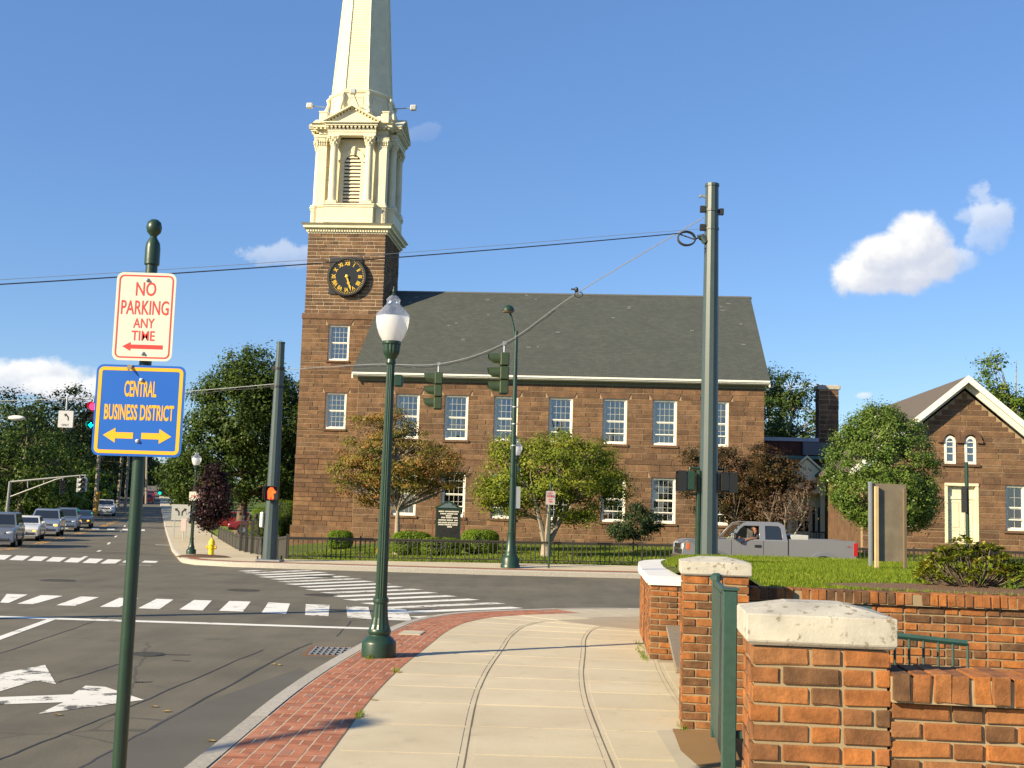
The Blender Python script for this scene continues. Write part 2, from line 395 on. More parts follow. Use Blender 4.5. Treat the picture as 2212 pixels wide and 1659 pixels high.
MT['grass_ground'] = grassmat('lawn_ground', [(0.3, (0.05, 0.085, 0.014)), (0.5, (0.10, 0.14, 0.024)), (0.68, (0.17, 0.16, 0.05))])
MT['blade'] = foliage('grass_blade', [(0, (0.07, 0.12, 0.008)), (0.5, (0.16, 0.235, 0.014)), (0.8, (0.27, 0.31, 0.03)), (1, (0.34, 0.31, 0.08))], 0.35, 0.6)
MT['soil'] = pieces('bark_mulch', [(0, (0.10, 0.055, 0.03)), (1, (0.20, 0.12, 0.07))], 0.95, 25, 0.7, 1.0, 60, bdist=0.02)
MT['mud'] = concrete('rusty_mud', (0.28, 0.165, 0.07))
BR = [(0, (0.105, 0.058, 0.030)), (0.25, (0.16, 0.073, 0.032)), (0.5, (0.26, 0.098, 0.031)), (0.78, (0.33, 0.123, 0.034)), (1, (0.21, 0.105, 0.048))]
MT['brick'] = pieces('red_brick', BR, 0.92, 14, 0.75, 0.85, 55, spots=(9, 0.70, (0.30, 0.24, 0.16), 0.6), bdist=0.005)
MT['mortar'] = concrete('mortar', (0.32, 0.245, 0.145))
MT['limestone'] = pieces('limestone', [(0, (0.385, 0.36, 0.305)), (1, (0.42, 0.395, 0.335))], 0.9, 5, 0.45, 0.35, 60, spots=(24, 0.575, (0.16, 0.125, 0.08), 0.8))
MT['marble'] = pieces('white_coping', [(0, (0.66, 0.64, 0.60)), (1, (0.72, 0.70, 0.65))], 0.7, 3, 0.25, 0.25, 60)
ST = [(0, (0.108, 0.064, 0.039)), (0.3, (0.140, 0.080, 0.046)), (0.6, (0.168, 0.096, 0.054)), (0.85, (0.194, 0.112, 0.061)), (1, (0.148, 0.092, 0.058))]
MT['stone'] = pieces('brownstone', ST, 0.95, 2.6, 0.6, 0.9, 14, bdist=0.03)
MT['stone_trim'] = pieces('brownstone_trim', [(0, (0.12, 0.07, 0.043)), (1, (0.155, 0.09, 0.053))], 0.95, 2.2, 0.6, 0.6, 14, bdist=0.02)
MT['stone_mortar'] = concrete('stone_mortar', (0.36, 0.265, 0.16))
MT['tower_mortar'] = concrete('tower_mortar', (0.50, 0.41, 0.285))
MT['cream'] = simple('cream_paint', (0.70, 0.635, 0.44), 0.6, 0, 0.16, 1.7, 0.15)
MT['muntin'] = simple('muntin_paint', (0.40, 0.40, 0.35), 0.6)
MT['white'] = simple('white_paint', (0.76, 0.73, 0.64), 0.5, 0, 0.06, 4)
def slate():
    m, nt, b = newmat('slate_roof'); uv = coord(nt, 'Object')
    br = N(nt, 'ShaderNodeTexBrick'); L(nt, uv, br.inputs['Vector']); br.inputs['Scale'].default_value = 1.0
    br.inputs['Brick Width'].default_value = 0.26; br.inputs['Row Height'].default_value = 0.17; br.inputs['Mortar Size'].default_value = 0.008
    br.inputs['Color1'].default_value = (0.056, 0.062, 0.052, 1); br.inputs['Color2'].default_value = (0.074, 0.080, 0.066, 1); br.inputs['Mortar'].default_value = (0.03, 0.03, 0.029, 1); br.inputs['Bias'].default_value = -0.2
    c = mix(nt, 0.3, br.outputs[0], ramp(nt, noise(nt, uv, 0.7, 6, 0.65), [(0.3, (0.33,)*3), (0.7, (0.62, 0.62, 0.58))]), 'OVERLAY')
    c = mix(nt, ramp(nt, noise(nt, uv, 7, 4, 0.7), [(0.70, (0, 0, 0)), (0.76, (0.35,)*3)]), c, (0.12, 0.125, 0.10))
    L(nt, c, b.inputs['Base Color']); b.inputs['Roughness'].default_value = 0.75; bump(nt, b, br.outputs['Fac'], -0.5, 0.02); return m
MT['slate'] = slate()
MT['dark'] = simple('dark_interior', (0.014, 0.014, 0.015), 0.9, 0, 0.2)
MT['curtain'] = simple('curtain', (0.42, 0.38, 0.27), 0.9, 0, 0.2, 9)
MT['pane'] = glassy('window_glass', (0.75, 0.8, 0.82), 0.22, 0.02)
MT['clear'] = glassy('clear_glass', (0.93, 0.95, 0.97), 0.07, 0.03)
MT['green'] = simple('dark_green_enamel', (0.016, 0.042, 0.024), 0.38, 0, 0.25, 12, 0.1)
MT['green2'] = simple('green_gate_enamel', (0.026, 0.066, 0.052), 0.45, 0, 0.25, 18, 0.15)
MT['steel'] = simple('bluegrey_pole_paint', (0.052, 0.074, 0.073), 0.42, 0, 0.12, 5, 0.05)
MT['iron'] = simple('black_iron', (0.022, 0.022, 0.020), 0.5, 0, 0.3, 14)
MT['rail_iron'] = simple('weathered_fence_iron', (0.032, 0.028, 0.022), 0.6, 0, 0.3, 14)
MT['black'] = simple('black_plastic', (0.012, 0.012, 0.012), 0.5)
MT['rubber'] = simple('rubber', (0.018, 0.018, 0.018), 0.8)
MT['gold'] = simple('gold_leaf', (0.72, 0.45, 0.05), 0.35, 0.3, 0.15, 9)
MT['copper'] = simple('copper_patina', (0.11, 0.23, 0.20), 0.7, 0, 0.2)
MT['galv'] = simple('galvanised', (0.42, 0.43, 0.42), 0.45, 0.6, 0.15, 20)
MT['wood'] = simple('weathered_wood', (0.22, 0.175, 0.12), 0.85, 0, 0.3, 12, 0.3)
MT['newwood'] = simple('pale_lumber', (0.60, 0.42, 0.22), 0.75, 0, 0.15, 12)
MT['bark'] = simple('bark', (0.13, 0.095, 0.065), 0.95, 0, 0.45, 9, 0.8)
MT['palebark'] = simple('pale_bark', (0.30, 0.25, 0.19), 0.95, 0, 0.35, 9, 0.6)
MT['wire'] = simple('cable', (0.02, 0.02, 0.025), 0.6)
MT['strand'] = simple('steel_strand', (0.33, 0.34, 0.35), 0.5, 0.5)
MT['sig'] = simple('signal_green', (0.035, 0.055, 0.022), 0.5, 0, 0.2)
# ------------------------------------------------------------------ levels of the ground
PY = [-60, 14, 36, 42, 60, 95, 200, 400, 900]; PZ = [-0.15, -0.15, -0.32, -0.50, -0.95, -0.90, 0.7, 6.0, 14.0]
def prof(y): return interp(y, PY, PZ)
def xk(y): return -14.26 - 0.304*(y-50.4)            # right kerb of the street that runs off to the left
def xf(y): return -7.24 - 0.31*(y-38.7)              # iron fence beside that street
def yf(x): return 38.65 + 0.075*(x+7.24)             # iron fence in front of the church
def zin(x): return interp(x, [-7, 6, 15, 40], [-0.15, -0.03, 0.05, 0.10])
def zr(x, y):
    return prof(y) + 0.006*max(0, min(20, x))*max(0, min(1, (y-20)/16))*(1 if y < 37 else max(0, 1-(y-37)/4))
def GR(x, y, dz=0.0):
    z = -0.15
    for _ in range(6):
        p = G(x, y, z); z = zr(p.x, p.y)
    p.z = z + dz; return p
def sst(t): t = max(0, min(1, t)); return t*t*(3-2*t)
def zlawn(x, y):
    base = interp(x, [-12, 13, 25, 60], [-0.2, 0.3, 0.5, 0.6])
    z = lerp(zin(x), base, max(0, min(1, (y-yf(x))/18)))
    k = sst((x-xf(y))/9) if y > 38 else 1
    return lerp(prof(y)+0.16, z, k)
ROADW = 15.0
def roadw(y): return interp(y, [75, 125], [15.0, 9.0])
def zground(x, y):
    if y < 37.2: return -0.75
    u = x - xk(y)
    if u < -roadw(y)+0.05: return prof(y) + 0.08 + 0.02*max(0, min(60, -roadw(y)-u))
    if u < 0.6: return prof(y) - 0.5
    if u < 5.0 or (x > -7.3 and y < yf(x)-0.1): return min(prof(y), zin(x)) - 0.30 if (y < 45 or u < 4.6) else prof(y)+0.1
    return zlawn(x, y) if y < 120 else lerp(zlawn(x, y), prof(y)+0.3, min(1, (y-120)/60))
us = [-700, -300, -150, -90, -60, -40, -28, -20, -16, -15, -14.8, -13, -11, -9.3, -8.9, -6, 0, 0.5, 2, 4.5, 5.2, 6, 7, 8, 9, 10, 12, 14, 16, 18, 20, 23, 26, 30, 34, 38, 42, 46, 52, 60, 80, 120, 200, 400, 800]
ys = [-200, -40, 0, 30, 37.0, 37.5, 38.0, 38.5, 39, 39.5, 40, 40.6, 41.5, 43, 45, 47, 50, 53, 56, 60, 65, 70, 76, 83, 90, 100, 115, 135, 160, 200, 260, 330, 400, 500, 700, 1000, 1800]
mb = MB()
for y in ys:
    for u in us:
        x = u + (xk(max(y, 37)) if y >= 37 else xk(37)); mb.v.append((x, y, zground(x, y))); mb.t.append(0)
nu = len(us)
for j in range(len(ys)-1):
    for i in range(nu-1): mb.f.append((j*nu+i, j*nu+i+1, (j+1)*nu+i+1, (j+1)*nu+i))
tag(mb.build('ground', MT['grass_ground'], smooth=True), kind='structure')

# ------------------------------------------------------------------ road
mb = MB(); rx = [-160, -80, -40, -20, -12, -7, -3, 0, 3, 6, 10, 16, 25, 60, 140]; ry = [-60, 0, 8, 14, 18, 22, 26, 30, 33, 36, 37.4]
for y in ry:
    for x in rx: mb.v.append((x, y, zr(x, y))); mb.t.append(0)
for j in range(len(ry)-1):
    for i in range(len(rx)-1): k = len(rx); mb.f.append((j*k+i, j*k+i+1, (j+1)*k+i+1, (j+1)*k+i))
k0 = len(mb.v); ry2 = [37.4, 40, 42, 47, 52, 60, 65, 75, 85, 95, 110, 130, 160, 200, 250, 300, 400, 500]
for y in ry2:
    for u in (-roadw(y)-0.2, -5.0, 0.35): mb.v.append((xk(y)+u, y, prof(y) if y > 37.5 else zr(xk(y)+u, y))); mb.t.append(0)
for j in range(len(ry2)-1):
    for i in range(2): mb.f.append((k0+j*3+i, k0+j*3+i+1, k0+(j+1)*3+i+1, k0+(j+1)*3+i))
road = tag(mb.build('road', MT['asphalt']), kind='structure')

def flat(name, pts, mat, dz=0.004, parent=None, z=None):
    m = MB(); m.add([(p[0], p[1], (zr(p[0], p[1]) if z is None else z)+dz) for p in pts], [tuple(range(len(pts)))])
    me = m.mesh(name, mat)
    if me.polygons[0].normal.z < 0: me.flip_normals()
    o = bpy.data.objects.new(name, me); return link(o, parent)
def c7(x, y): return (x/1.3012/1.852, (2200+y/1.3012)/1.852)
NEARX = [[(-60, 300), (-30, 301), (40, 230), (-20, 228)], [(0, 275), (45, 277), (145, 233), (35, 230)], [(90, 281), (175, 283), (327, 240), (215, 236)], [(293, 289), (390, 292), (515, 247), (420, 243)], [(520, 297), (620, 299), (720, 254), (622, 250)],
 [(718, 305), (830, 309), (903, 259), (815, 255)], [(933, 311), (1055, 316), (1103, 264), (1010, 261)], [(1140, 318), (1265, 322), (1305, 270), (1195, 266)], [(1362, 327), (1490, 333), (1510, 280), (1397, 274)],
 [(1588, 340), (1710, 346), (1716, 288), (1592, 283)], [(1808, 352), (1935, 362), (1918, 298), (1802, 293)], [(2010, 365), (2145, 370), (2115, 310), (2005, 303)]]
for i, q in enumerate(NEARX[1:]):
    p = [GR(*c7(*a)) for a in q]
    flat('crosswalk_stripe', p, MT['old_paint'] if i >= 8 else MT['white_paint'], parent=road)
for k in range(1, 8):        # the same crosswalk goes on beyond the frame
    p = [GR(*c7(*a)) for a in NEARX[2]]; flat('crosswalk_stripe', [v - Vector((1.12*k, -0.02*k, 0)) for v in p][:4], MT['white_paint'], parent=road) if k > 1 else None
La = GR(525, 1234); Lb = GR(905, 1334); Ra = GR(650, 1229); Rb = GR(1180, 1322)
for i in range(16):
    t = i/15.0; a = La.lerp(Lb, t); b = Ra.lerp(Rb, t); d = (b-a).normalized(); n = Vector((-d.y, d.x, 0))*0.19
    e = 0.25*(rng.random()-0.5)
    flat('crosswalk_stripe', [a-n+d*e, b-n+d*e, b+n+d*e, a+n+d*e], MT['old_paint'] if i % 4 == 1 else MT['white_paint'], parent=road)
for i in range(9):           # far crosswalk over the left street
    x = lerp(-18, 338, (i+0.5)/9); y0 = 1203 + x*0.040
    flat('crosswalk_stripe', [GR(x-22, y0+5), GR(x+8, y0+6), GR(x+24, y0-4), GR(x-6, y0-5)], MT['white_paint'], parent=road)
flat('stop_line', [Vector((-13, 18.05, 0)), Vector((-1.9, 17.95, 0)), Vector((-1.9, 18.22, 0)), Vector((-13, 18.34, 0))], MT['white_paint'], parent=road)
a = Vector((-5.55, 7.8, 0)); b = Vector((-7.0, 18.05, 0))
for (t0, t1) in ((0.0, 0.604), (0.606, 1.0)): p, q = a.lerp(b, t0), a.lerp(b, t1); flat('lane_line', [p, p+Vector((0.13, 0, 0)), q+Vector((0.13, 0, 0)), q], MT['white_paint'], parent=road)
flat('lane_arrow', [GR(*c7(*p)) for p in [(-120, 668), (235, 600), (292, 700), (185, 682), (20, 732), (-120, 775)]], MT['old_paint'], parent=road)
flat('lane_arrow', [GR(*c7(*p)) for p in [(-120, 790), (0, 768), (375, 754), (445, 708), (550, 715), (750, 783), (690, 790), (200, 855), (330, 795), (0, 806), (-120, 830)]], MT['old_paint'], parent=road)
def strip(name, pts, w, mat, dz=0.003, z=None):
    m = MB(); n = len(pts)
    for i, p in enumerate(pts):
        t = pts[min(i+1, n-1)] - pts[max(i-1, 0)]; t = Vector((t.x, t.y, 0)).normalized(); s = Vector((-t.y, t.x, 0))*w/2*(0.7+0.6*rng.random())
        for q in (p-s, p+s): m.v.append((q.x, q.y, (zr(q.x, q.y) if z is None else z)+dz)); m.t.append(0)
    m.f = [(2*i, 2*i+2, 2*i+3, 2*i+1) for i in range(n-1)]
    me = m.mesh(name, mat)
    if me.polygons[0].normal.z < 0: me.flip_normals()
    return link(bpy.data.objects.new(name, me), road)
MT['tar'] = simple('crack_sealer', (0.040, 0.037, 0.033), 0.7)
MT['patch'] = concrete('gutter_asphalt', (0.125, 0.118, 0.10))
def wig(pts, n=14, a=0.03):
    out = []
    for i in range(len(pts)-1):
        for k in range(n):
            t = k/n; p = pts[i].lerp(pts[i+1], t); out.append(p + Vector((rng.uniform(-a, a), rng.uniform(-a, a), 0)))
    return out + [pts[-1]]
for ln, w in (([(300, 1200), (430, 1130), (830, 905), (1560, 510), (1620, 487)], 0.05), ([(-100, 1130), (0, 1090), (600, 850), (1370, 520)], 0.035), ([(1750, 450), (1830, 370), (2100, 335)], 0.03), ([(300, 690), (640, 590)], 0.04), ([(0, 540), (560, 350)], 0.03), ([(860, 545), (990, 548)], 0.09), ([(900, 575), (985, 580)], 0.07), ([(700, 690), (790, 688)], 0.1)):
    strip('crack_sealer', wig([GR(*c7(*p)) for p in ln], 12, 0.012), w*0.55, MT['tar'])
for (px, py, r) in ((1670, 236, 0.36), (1265, 211, 0.36), (300, 160, 0.40), (1660, 140, 0.42), (770, 545, 0.2)):
    c = GR(*c7(px, py)); m = MB(); m.lathe([(r, 0), (r, 0.006), (r*0.93, 0.010), (r*0.9, 0.006), (0.001, 0.006)], 24, (c.x, c.y, c.z), caps=False)
    for k in range(9): m.bb(c.x-r*0.7, c.x+r*0.7, c.y-r*0.7+k*r*0.17, c.y-r*0.7+k*r*0.17+0.02, c.z+0.006, c.z+0.010)
    m.build('manhole_cover', MT['tar'], road)
def ucen(y): return interp(y, [46, 60, 125, 250], [-7.8, -7.6, -4.2, -4.0])
# yellow centre lines and white lane dashes of the left street
for seg in range(34):
    y0 = 46 + seg*6.0; y1 = y0 + 4.6
    if seg % 9 == 8: continue
    for du in (ucen(y0)-0.15, ucen(y0)+0.15):
        flat('centre_line', [Vector((xk(y0)+du, y0, 0)), Vector((xk(y0)+du+0.14, y0, 0)), Vector((xk(y1)+du+0.14+ucen(y1)-ucen(y0), y1, 0)), Vector((xk(y1)+du+ucen(y1)-ucen(y0), y1, 0))], MT['yellow_paint'], parent=road)
for seg in range(12):
    y0 = 42 + seg*12.0; y1 = y0 + 3.0
    flat('lane_dash', [Vector((xk(y0)-3.6, y0, 0)), Vector((xk(y0)-3.46, y0, 0)), Vector((xk(y1)-3.46, y1, 0)), Vector((xk(y1)-3.6, y1, 0))], MT['white_paint'], parent=road)
for i in range(9):
    x0 = xk(96) - 1.2 - 1.25*i
    flat('crosswalk_stripe', [Vector((x0, 94.5, 0)), Vector((x0-0.6, 94.5, 0)), Vector((x0-1.5, 97.3, 0)), Vector((x0-0.9, 97.3, 0))], MT['white_paint'], parent=road)
p = GR(335, 1177); flat('stop_line', [p, p+Vector((2.2, 0, 0)), p+Vector((2.1, 0.35, 0)), p+Vector((-0.1, 0.35, 0))], MT['white_paint'], parent=road)
flat('gutter_patch', [Vector((-2.02, -3, 0)), Vector((-2.01, 10.5, 0)), Vector((-1.93, 12.6, 0)), Vector((-2.3, 13.4, 0)), Vector((-2.85, 10.3, 0)), Vector((-3.0, -3, 0))], MT['patch'], 0.002, road)

# ------------------------------------------------------------------ near sidewalk: kerb, pavers, slabs
def catmull(P, n=12):
    P = [Vector((p[0], p[1], 0)) for p in P]; out = []
    for i in range(len(P)-1):
        a, b, c, d = P[max(i-1, 0)], P[i], P[i+1], P[min(i+2, len(P)-1)]
        for k in range(n):
            t = k/n; out.append(0.5*((2*b) + (c-a)*t + (2*a-5*b+4*c-d)*t*t + (3*b-a-3*c+d)*t**3))
    return out + [P[-1]]
class Path:
    def __init__(s, P):
        s.p = catmull(P); s.l = [0.0]
        for i in range(1, len(s.p)): s.l.append(s.l[-1] + (s.p[i]-s.p[i-1]).length)
        s.len = s.l[-1]; s.x = [q.x for q in s.p]; s.y = [q.y for q in s.p]
    def at(s, t, off=0.0):
        x = interp(t, s.l, s.x); y = interp(t, s.l, s.y); e = 0.25
        dx = interp(t+e, s.l, s.x)-interp(t-e, s.l, s.x); dy = interp(t+e, s.l, s.y)-interp(t-e, s.l, s.y); l = math.hypot(dx, dy)
        return Vector((x + dy/l*off, y - dx/l*off, 0))
    def s_of_y(s, y):
        for i, q in enumerate(s.p):
            if q.y >= y: return s.l[i]
        return s.len
K = Path([(-2.05, -4), (-2.02, 2), (-2.01, 7.6), (-2.0, 10.57), (-1.92, 12.6), (-1.77, 14.6), (-1.64, 16.3), (-1.40, 17.8), (-0.92, 19.05), (-0.25, 19.8), (0.5, 20.35), (1.3, 20.85), (2.4, 21.2), (5, 21.6), (14, 22.2), (40, 23.5)])
swk = empty('sidewalk'); tag(swk, kind='structure')
n = 90; mb = MB(); lo = [K.at(K.len*i/n, 0.14) for i in range(n+1)]
poly = [(p.x, p.y) for p in lo] + [(40, 20.2), (4.2, 19.6), (2.6, 18.5), (2.4, 13), (2.4, -4)]
base = curve_mesh('joint_bed', [poly], 0.30, MT['sand']); o = link(bpy.data.objects.new('joint_bed', base), swk); o.location.z = -0.0022-0.15
t = 0.0; sg = 1.5
while t < K.len-0.1:
    a = t+0.006; b = min(t+sg, K.len)-0.006; k = 5; z1 = 0.004*rng.random()
    pl = [K.at(lerp(a, b, i/k), 0.0) for i in range(k+1)] + [K.at(lerp(b, a, i/k), 0.135) for i in range(k+1)]
    m = MB(); ramp_dn = 0.0
    m.prism([(p.x, p.y) for p in pl][::-1], -0.35, 0.004+z1); m.build('kerb_stone', MT['granite'], swk); t += sg
MB()
pav = []; bs = 0.172; s0 = K.s_of_y(4.5)
ns = int((K.s_of_y(20.6)-s0)/bs)
for i in range(ns):
    for bnd in range(4):
        o0 = 0.150 + bnd*bs; g = 0.0055
        if (i+bnd) % 2 == 0: cells = [(0, 1, 0, 0.5), (0, 1, 0.5, 1)]
        else: cells = [(0, 0.5, 0, 1), (0.5, 1, 0, 1)]
        for (a0, a1, c0, c1) in cells:
            sa = s0+(i+a0)*bs; sb = s0+(i+a1)*bs; oa = o0+c0*bs; ob = o0+c1*bs
            gs = 0.003 if (c1-c0) > 0.6 else 0.004
            go = 0.011
            pav.append([K.at(sa+gs/2, oa+go/2), K.at(sb-gs/2, oa+go/2), K.at(sb-gs/2, ob-go/2), K.at(sa+gs/2, ob-go/2)])
skip = lambda c: (c.x+1.42)**2+(c.y-13.35)**2 < 0.05
def paver_into(m, q, tn=0.0, org=Vector((0, 0, 0))):
    h = rng.uniform(0.0010, 0.0024); c = sum(q, Vector((0, 0, 0)))/4; v = []
    for p in q: v.append((p.x-org.x, p.y-org.y, -0.03))
    for p in q: v.append((p.x-org.x, p.y-org.y, h-0.0008))
    for p in q:
        r = p + (c-p)*0.05; v.append((r.x-org.x, r.y-org.y, h))
    f = [(0, 1, 5, 4), (1, 2, 6, 5), (2, 3, 7, 6), (3, 0, 4, 7), (4, 5, 9, 8), (5, 6, 10, 9), (6, 7, 11, 10), (7, 4, 8, 11), (8, 9, 10, 11)]
    m.add(v, [x[::-1] for x in f], None, tn)
vis = [q for q in pav if q[0].y > 7.2]; hid = [q for q in pav if q[0].y <= 7.2]
for q in vis[:296]:
    c = sum(q, Vector((0, 0, 0)))/4; m = MB(); paver_into(m, q, 0.0, c); m.build('paver', MT['paver'], swk, loc=c)
m = MB()
for q in vis[296:]+hid: paver_into(m, q, rng.random())
tag(m.build('paver_field', MT['paver'], swk), kind='stuff')
cols = [(0.845, 1.765), (1.775, 2.765), (2.775, 3.62), (3.63, 4.4)]
sl0 = K.s_of_y(2.25); yjoint = [2.3, 3.3, 4.3, 5.3, 6.25, 7.22, 8.2, 9.26, 10.3, 11.2, 12.1, 13.0, 13.95, 14.95, 15.9]
sj = [K.s_of_y(y) for y in yjoint]; sj = [0.0] + sj
while sj[-1] < K.s_of_y(20.2): sj.append(sj[-1]+1.0)
for i in range(len(sj)-1):
    for ci, (o0, o1) in enumerate(cols):
        if (ci > 0 and sj[i] > K.s_of_y(19.0)) or (ci == 3 and sj[i] > K.s_of_y(13.5)): continue
        a = sj[i]+0.0025; b = sj[i+1]-0.0025; k = 4
        pl = [K.at(lerp(a, b, j/k), o0-0.001) for j in range(k+1)] + [K.at(lerp(b, a, j/k), o1+0.001) for j in range(k+1)]
        m = MB(); zt_ = 0.002*rng.random(); m.prism([(p.x, p.y) for p in pl][::-1], -0.05, zt_-0.0015)
        pin = [K.at(lerp(a+0.03, b-0.03, j/k), o0+0.045) for j in range(k+1)] + [K.at(lerp(b-0.03, a+0.03, j/k), o1-0.045) for j in range(k+1)]
        m.prism([(p.x, p.y) for p in pin][::-1], zt_-0.0014, zt_+0.0012); m.build('slab', MT['concrete'], swk)
m = MB(); n_ = 90; s1_ = K.s_of_y(20.6)
for i in range(n_+1):
    for e in (0.142, 0.842): q = K.at(s1_*i/n_, e); m.v.append((q.x, q.y, 0.0003)); m.t.append(0)
m.f = [(2*i, 2*i+1, 2*i+3, 2*i+2) for i in range(n_)]; me = m.mesh('joint_sand', MT['palesand'])
if me.polygons[0].normal.z < 0: me.flip_normals()
link(bpy.data.objects.new('joint_sand', me), swk)
for off in (0.836, 1.770, 2.770):
    m = MB(); n_ = 70; s1_ = K.s_of_y(19.6 if off < 1 else 18.9)
    for i in range(n_+1):
        for e in (-0.006, 0.006): q = K.at(s1_*i/n_, off+e+rng.gauss(0, 0.0008)); m.v.append((q.x, q.y, 0.0008)); m.t.append(0)
    m.f = [(2*i, 2*i+1, 2*i+3, 2*i+2) for i in range(n_)]; me = m.mesh('expansion_joint', MT['joint'])
    if me.polygons[0].normal.z < 0: me.flip_normals()
    link(bpy.data.objects.new('expansion_joint', me), swk)
# corner ramp and the walk along the side street
sa = K.s_of_y(20.25)
for i in range(14):
    a = sa + i*1.2; b = a+1.19; o1 = 1.35 if i > 1 else 1.6
    pl = [K.at(lerp(a, b, j/3), 0.15 if i < 2 else 0.85) for j in range(4)] + [K.at(lerp(b, a, j/3), o1) for j in range(4)]
    m = MB(); m.prism([(p.x, p.y) for p in pl][::-1], -0.05, 0.001); m.build('slab', MT['ramp'], swk)
    if i >= 2:
        pl = [K.at(lerp(a, b, j/3), 0.15) for j in range(4)] + [K.at(lerp(b, a, j/3), 0.84) for j in range(4)]
        m = MB(); m.prism([(p.x, p.y) for p in pl][::-1], -0.05, 0.001); m.build('paver_panel', MT['paver'], swk)
flat('mud_patch', [(1.36, 9.45), (1.95, 9.45), (2.05, 7.0), (1.40, 7.0), (1.38, 7.7), (1.30, 8.6)], MT['mud'], 0.008, swk, 0.0)
flat('ramp_edge', [(1.22, 9.35), (1.35, 9.4), (1.36, 7.6), (1.20, 7.6)], MT['ramp'], 0.006, swk, 0.0)
# drain grate at the kerb and a steel hatch among the pavers
c = GR(725, 1408); dr = empty('drain_grate', (c.x, c.y, c.z), 0.05, 'rusty storm drain grate set in the road beside the kerb', 'drain')
m = MB()
for k in range(9): m.bb(-0.30+k*0.073, -0.30+k*0.073+0.025, -0.42, 0.42, 0.0, 0.014)
m.build('bars', MT['galv'], dr)
m = MB()
for k in range(5): m.bb(-0.31, 0.31, -0.42+k*0.2, -0.40+k*0.2, 0.0, 0.011)
m.build('cross_bars', MT['galv'], dr)
m = MB(); m.bb(-0.36, 0.36, -0.50, -0.43, 0, 0.012); m.bb(-0.36, 0.36, 0.43, 0.50, 0, 0.012); m.bb(-0.36, -0.305, -0.43, 0.43, 0, 0.012); m.bb(0.315, 0.36, -0.43, 0.43, 0, 0.012)
m.build('frame', simple('rust', (0.16, 0.08, 0.035), 0.9, 0, 0.4, 20), dr); m = MB(); m.bb(-0.3, 0.3, -0.42, 0.42, 0.0008, 0.0025); m.build('well', MT['dark'], dr)
c = G(890, 1368); m = MB(); m.box(0, 0, 0.004, 0.30, 0.48, 0.012, bev=0.004); m.box(0, 0, 0.0105, 0.26, 0.44, 0.003); m.box(0, 0.16, 0.013, 0.05, 0.02, 0.006)
o = m.build('utility_hatch', MT['ramp'], loc=(c.x, c.y, 0.002)); o.rotation_euler.z = -0.08
tag(o, 'pale rectangular utility hatch let into the red pavers', 'hatch')
# litter of a few dry leaves
MT['dryleaf'] = simple('dry_leaf', (0.33, 0.22, 0.06), 0.8, 0, 0.3, 20)
lv = [(c7(865, 845), 0), (c7(803, 820), 0), (c7(1420, 598), 0), (c7(1450, 602), 0), (c7(1420, 790), 0), (c7(300, 864), 0), (c7(2085, 490), 1), (c7(1945, 785), 1), (c7(2075, 640), 1), (c7(1100, 1000), 0)]
LEAFL = ['yellow dry leaf below the point of the lower lane arrow', 'small tan leaf just above the yellow leaf near the lane arrow', 'left of two pale leaves beside the long dark crack', 'right of two pale leaves beside the long dark crack', 'brown leaf in the gutter against the kerb', 'dark scrap of leaf under the lower lane arrow', 'brown leaf on the pavers right of the lamp post', 'green leaf scrap on the joint between pavers and concrete', 'tiny leaf on the slab edge above the green scrap', 'leaf in the gutter at the bottom of the frame']
for i, ((px, py), on) in enumerate(lv):
    p = G(px, py, 0.0) if on else GR(px, py); m = MB(); s_ = 0.055
    m.add([(0, -1, 0.05), (0.5, -0.3, 0.25), (0.35, 0.5, 0.2), (0, 1.1, 0.05), (-0.4, 0.5, 0.35), (-0.5, -0.3, 0.15), (0, 0, 0.0)], [(0, 1, 6), (1, 2, 6), (2, 3, 6), (3, 4, 6), (4, 5, 6), (5, 0, 6)])
    o = m.build('fallen_leaf', MT['dryleaf'], loc=(p.x, p.y, p.z+0.008)); o.scale = (s_*0.85, s_*0.7, s_*0.5); o.rotation_euler.z = rng.uniform(0, 6)
    tag(o, LEAFL[i], 'leaf', 'leaves on the sidewalk' if on else 'leaves on the asphalt')

# ------------------------------------------------------------------ far sidewalk
F = Path([(xk(y), y) for y in (260, 200, 150, 110, 80, 60, 50, 45, 41.5)] + [(-10.6, 38.75), (-9.7, 37.3), (-8.6, 36.5), (-7.2, 36.25), (-1.3, 36.3), (6, 36.75), (20, 37.6), (60, 40)])
fsw = empty('far_sidewalk'); tag(fsw, kind='structure')
mb = MB(); ctr = Vector((xf(38.7)+0.1, yf(-7.24)+0.25, 0)); n = 150; pr = []
for i in range(n+1):
    p = F.at(F.len*i/n, -0.0); w_ = F.at(F.len*i/n, 0.0)
    if p.y > 41: q = Vector((xf(p.y)+0.15, p.y, 0)); zo = prof(p.y)+0.15; zi = prof(p.y)+0.19
    elif p.x > -7.0: q = Vector((p.x, yf(p.x)+0.15, 0)); zo = zr(p.x, p.y)+0.16; zi = zin(p.x)
    else: q = ctr; zo = zr(p.x, p.y)+0.15; zi = zin(-7)
    pr.append((p, q, zo, zi))
for (p, q, zo, zi) in pr:
    d = (q-p).normalized()
    for (r, z) in ((p, zo-0.5), (p, zo-0.025), (p+d*0.04, zo), (p+d*0.19, zo+0.002)): mb.v.append((r.x, r.y, z)); mb.t.append(0)
for i in range(n): mb.f += [(4*i+k, 4*i+k+1, 4*(i+1)+k+1, 4*(i+1)+k) for k in range(3)]
me = mb.mesh('kerb', MT['granite'], True); link(bpy.data.objects.new('kerb', me), fsw)
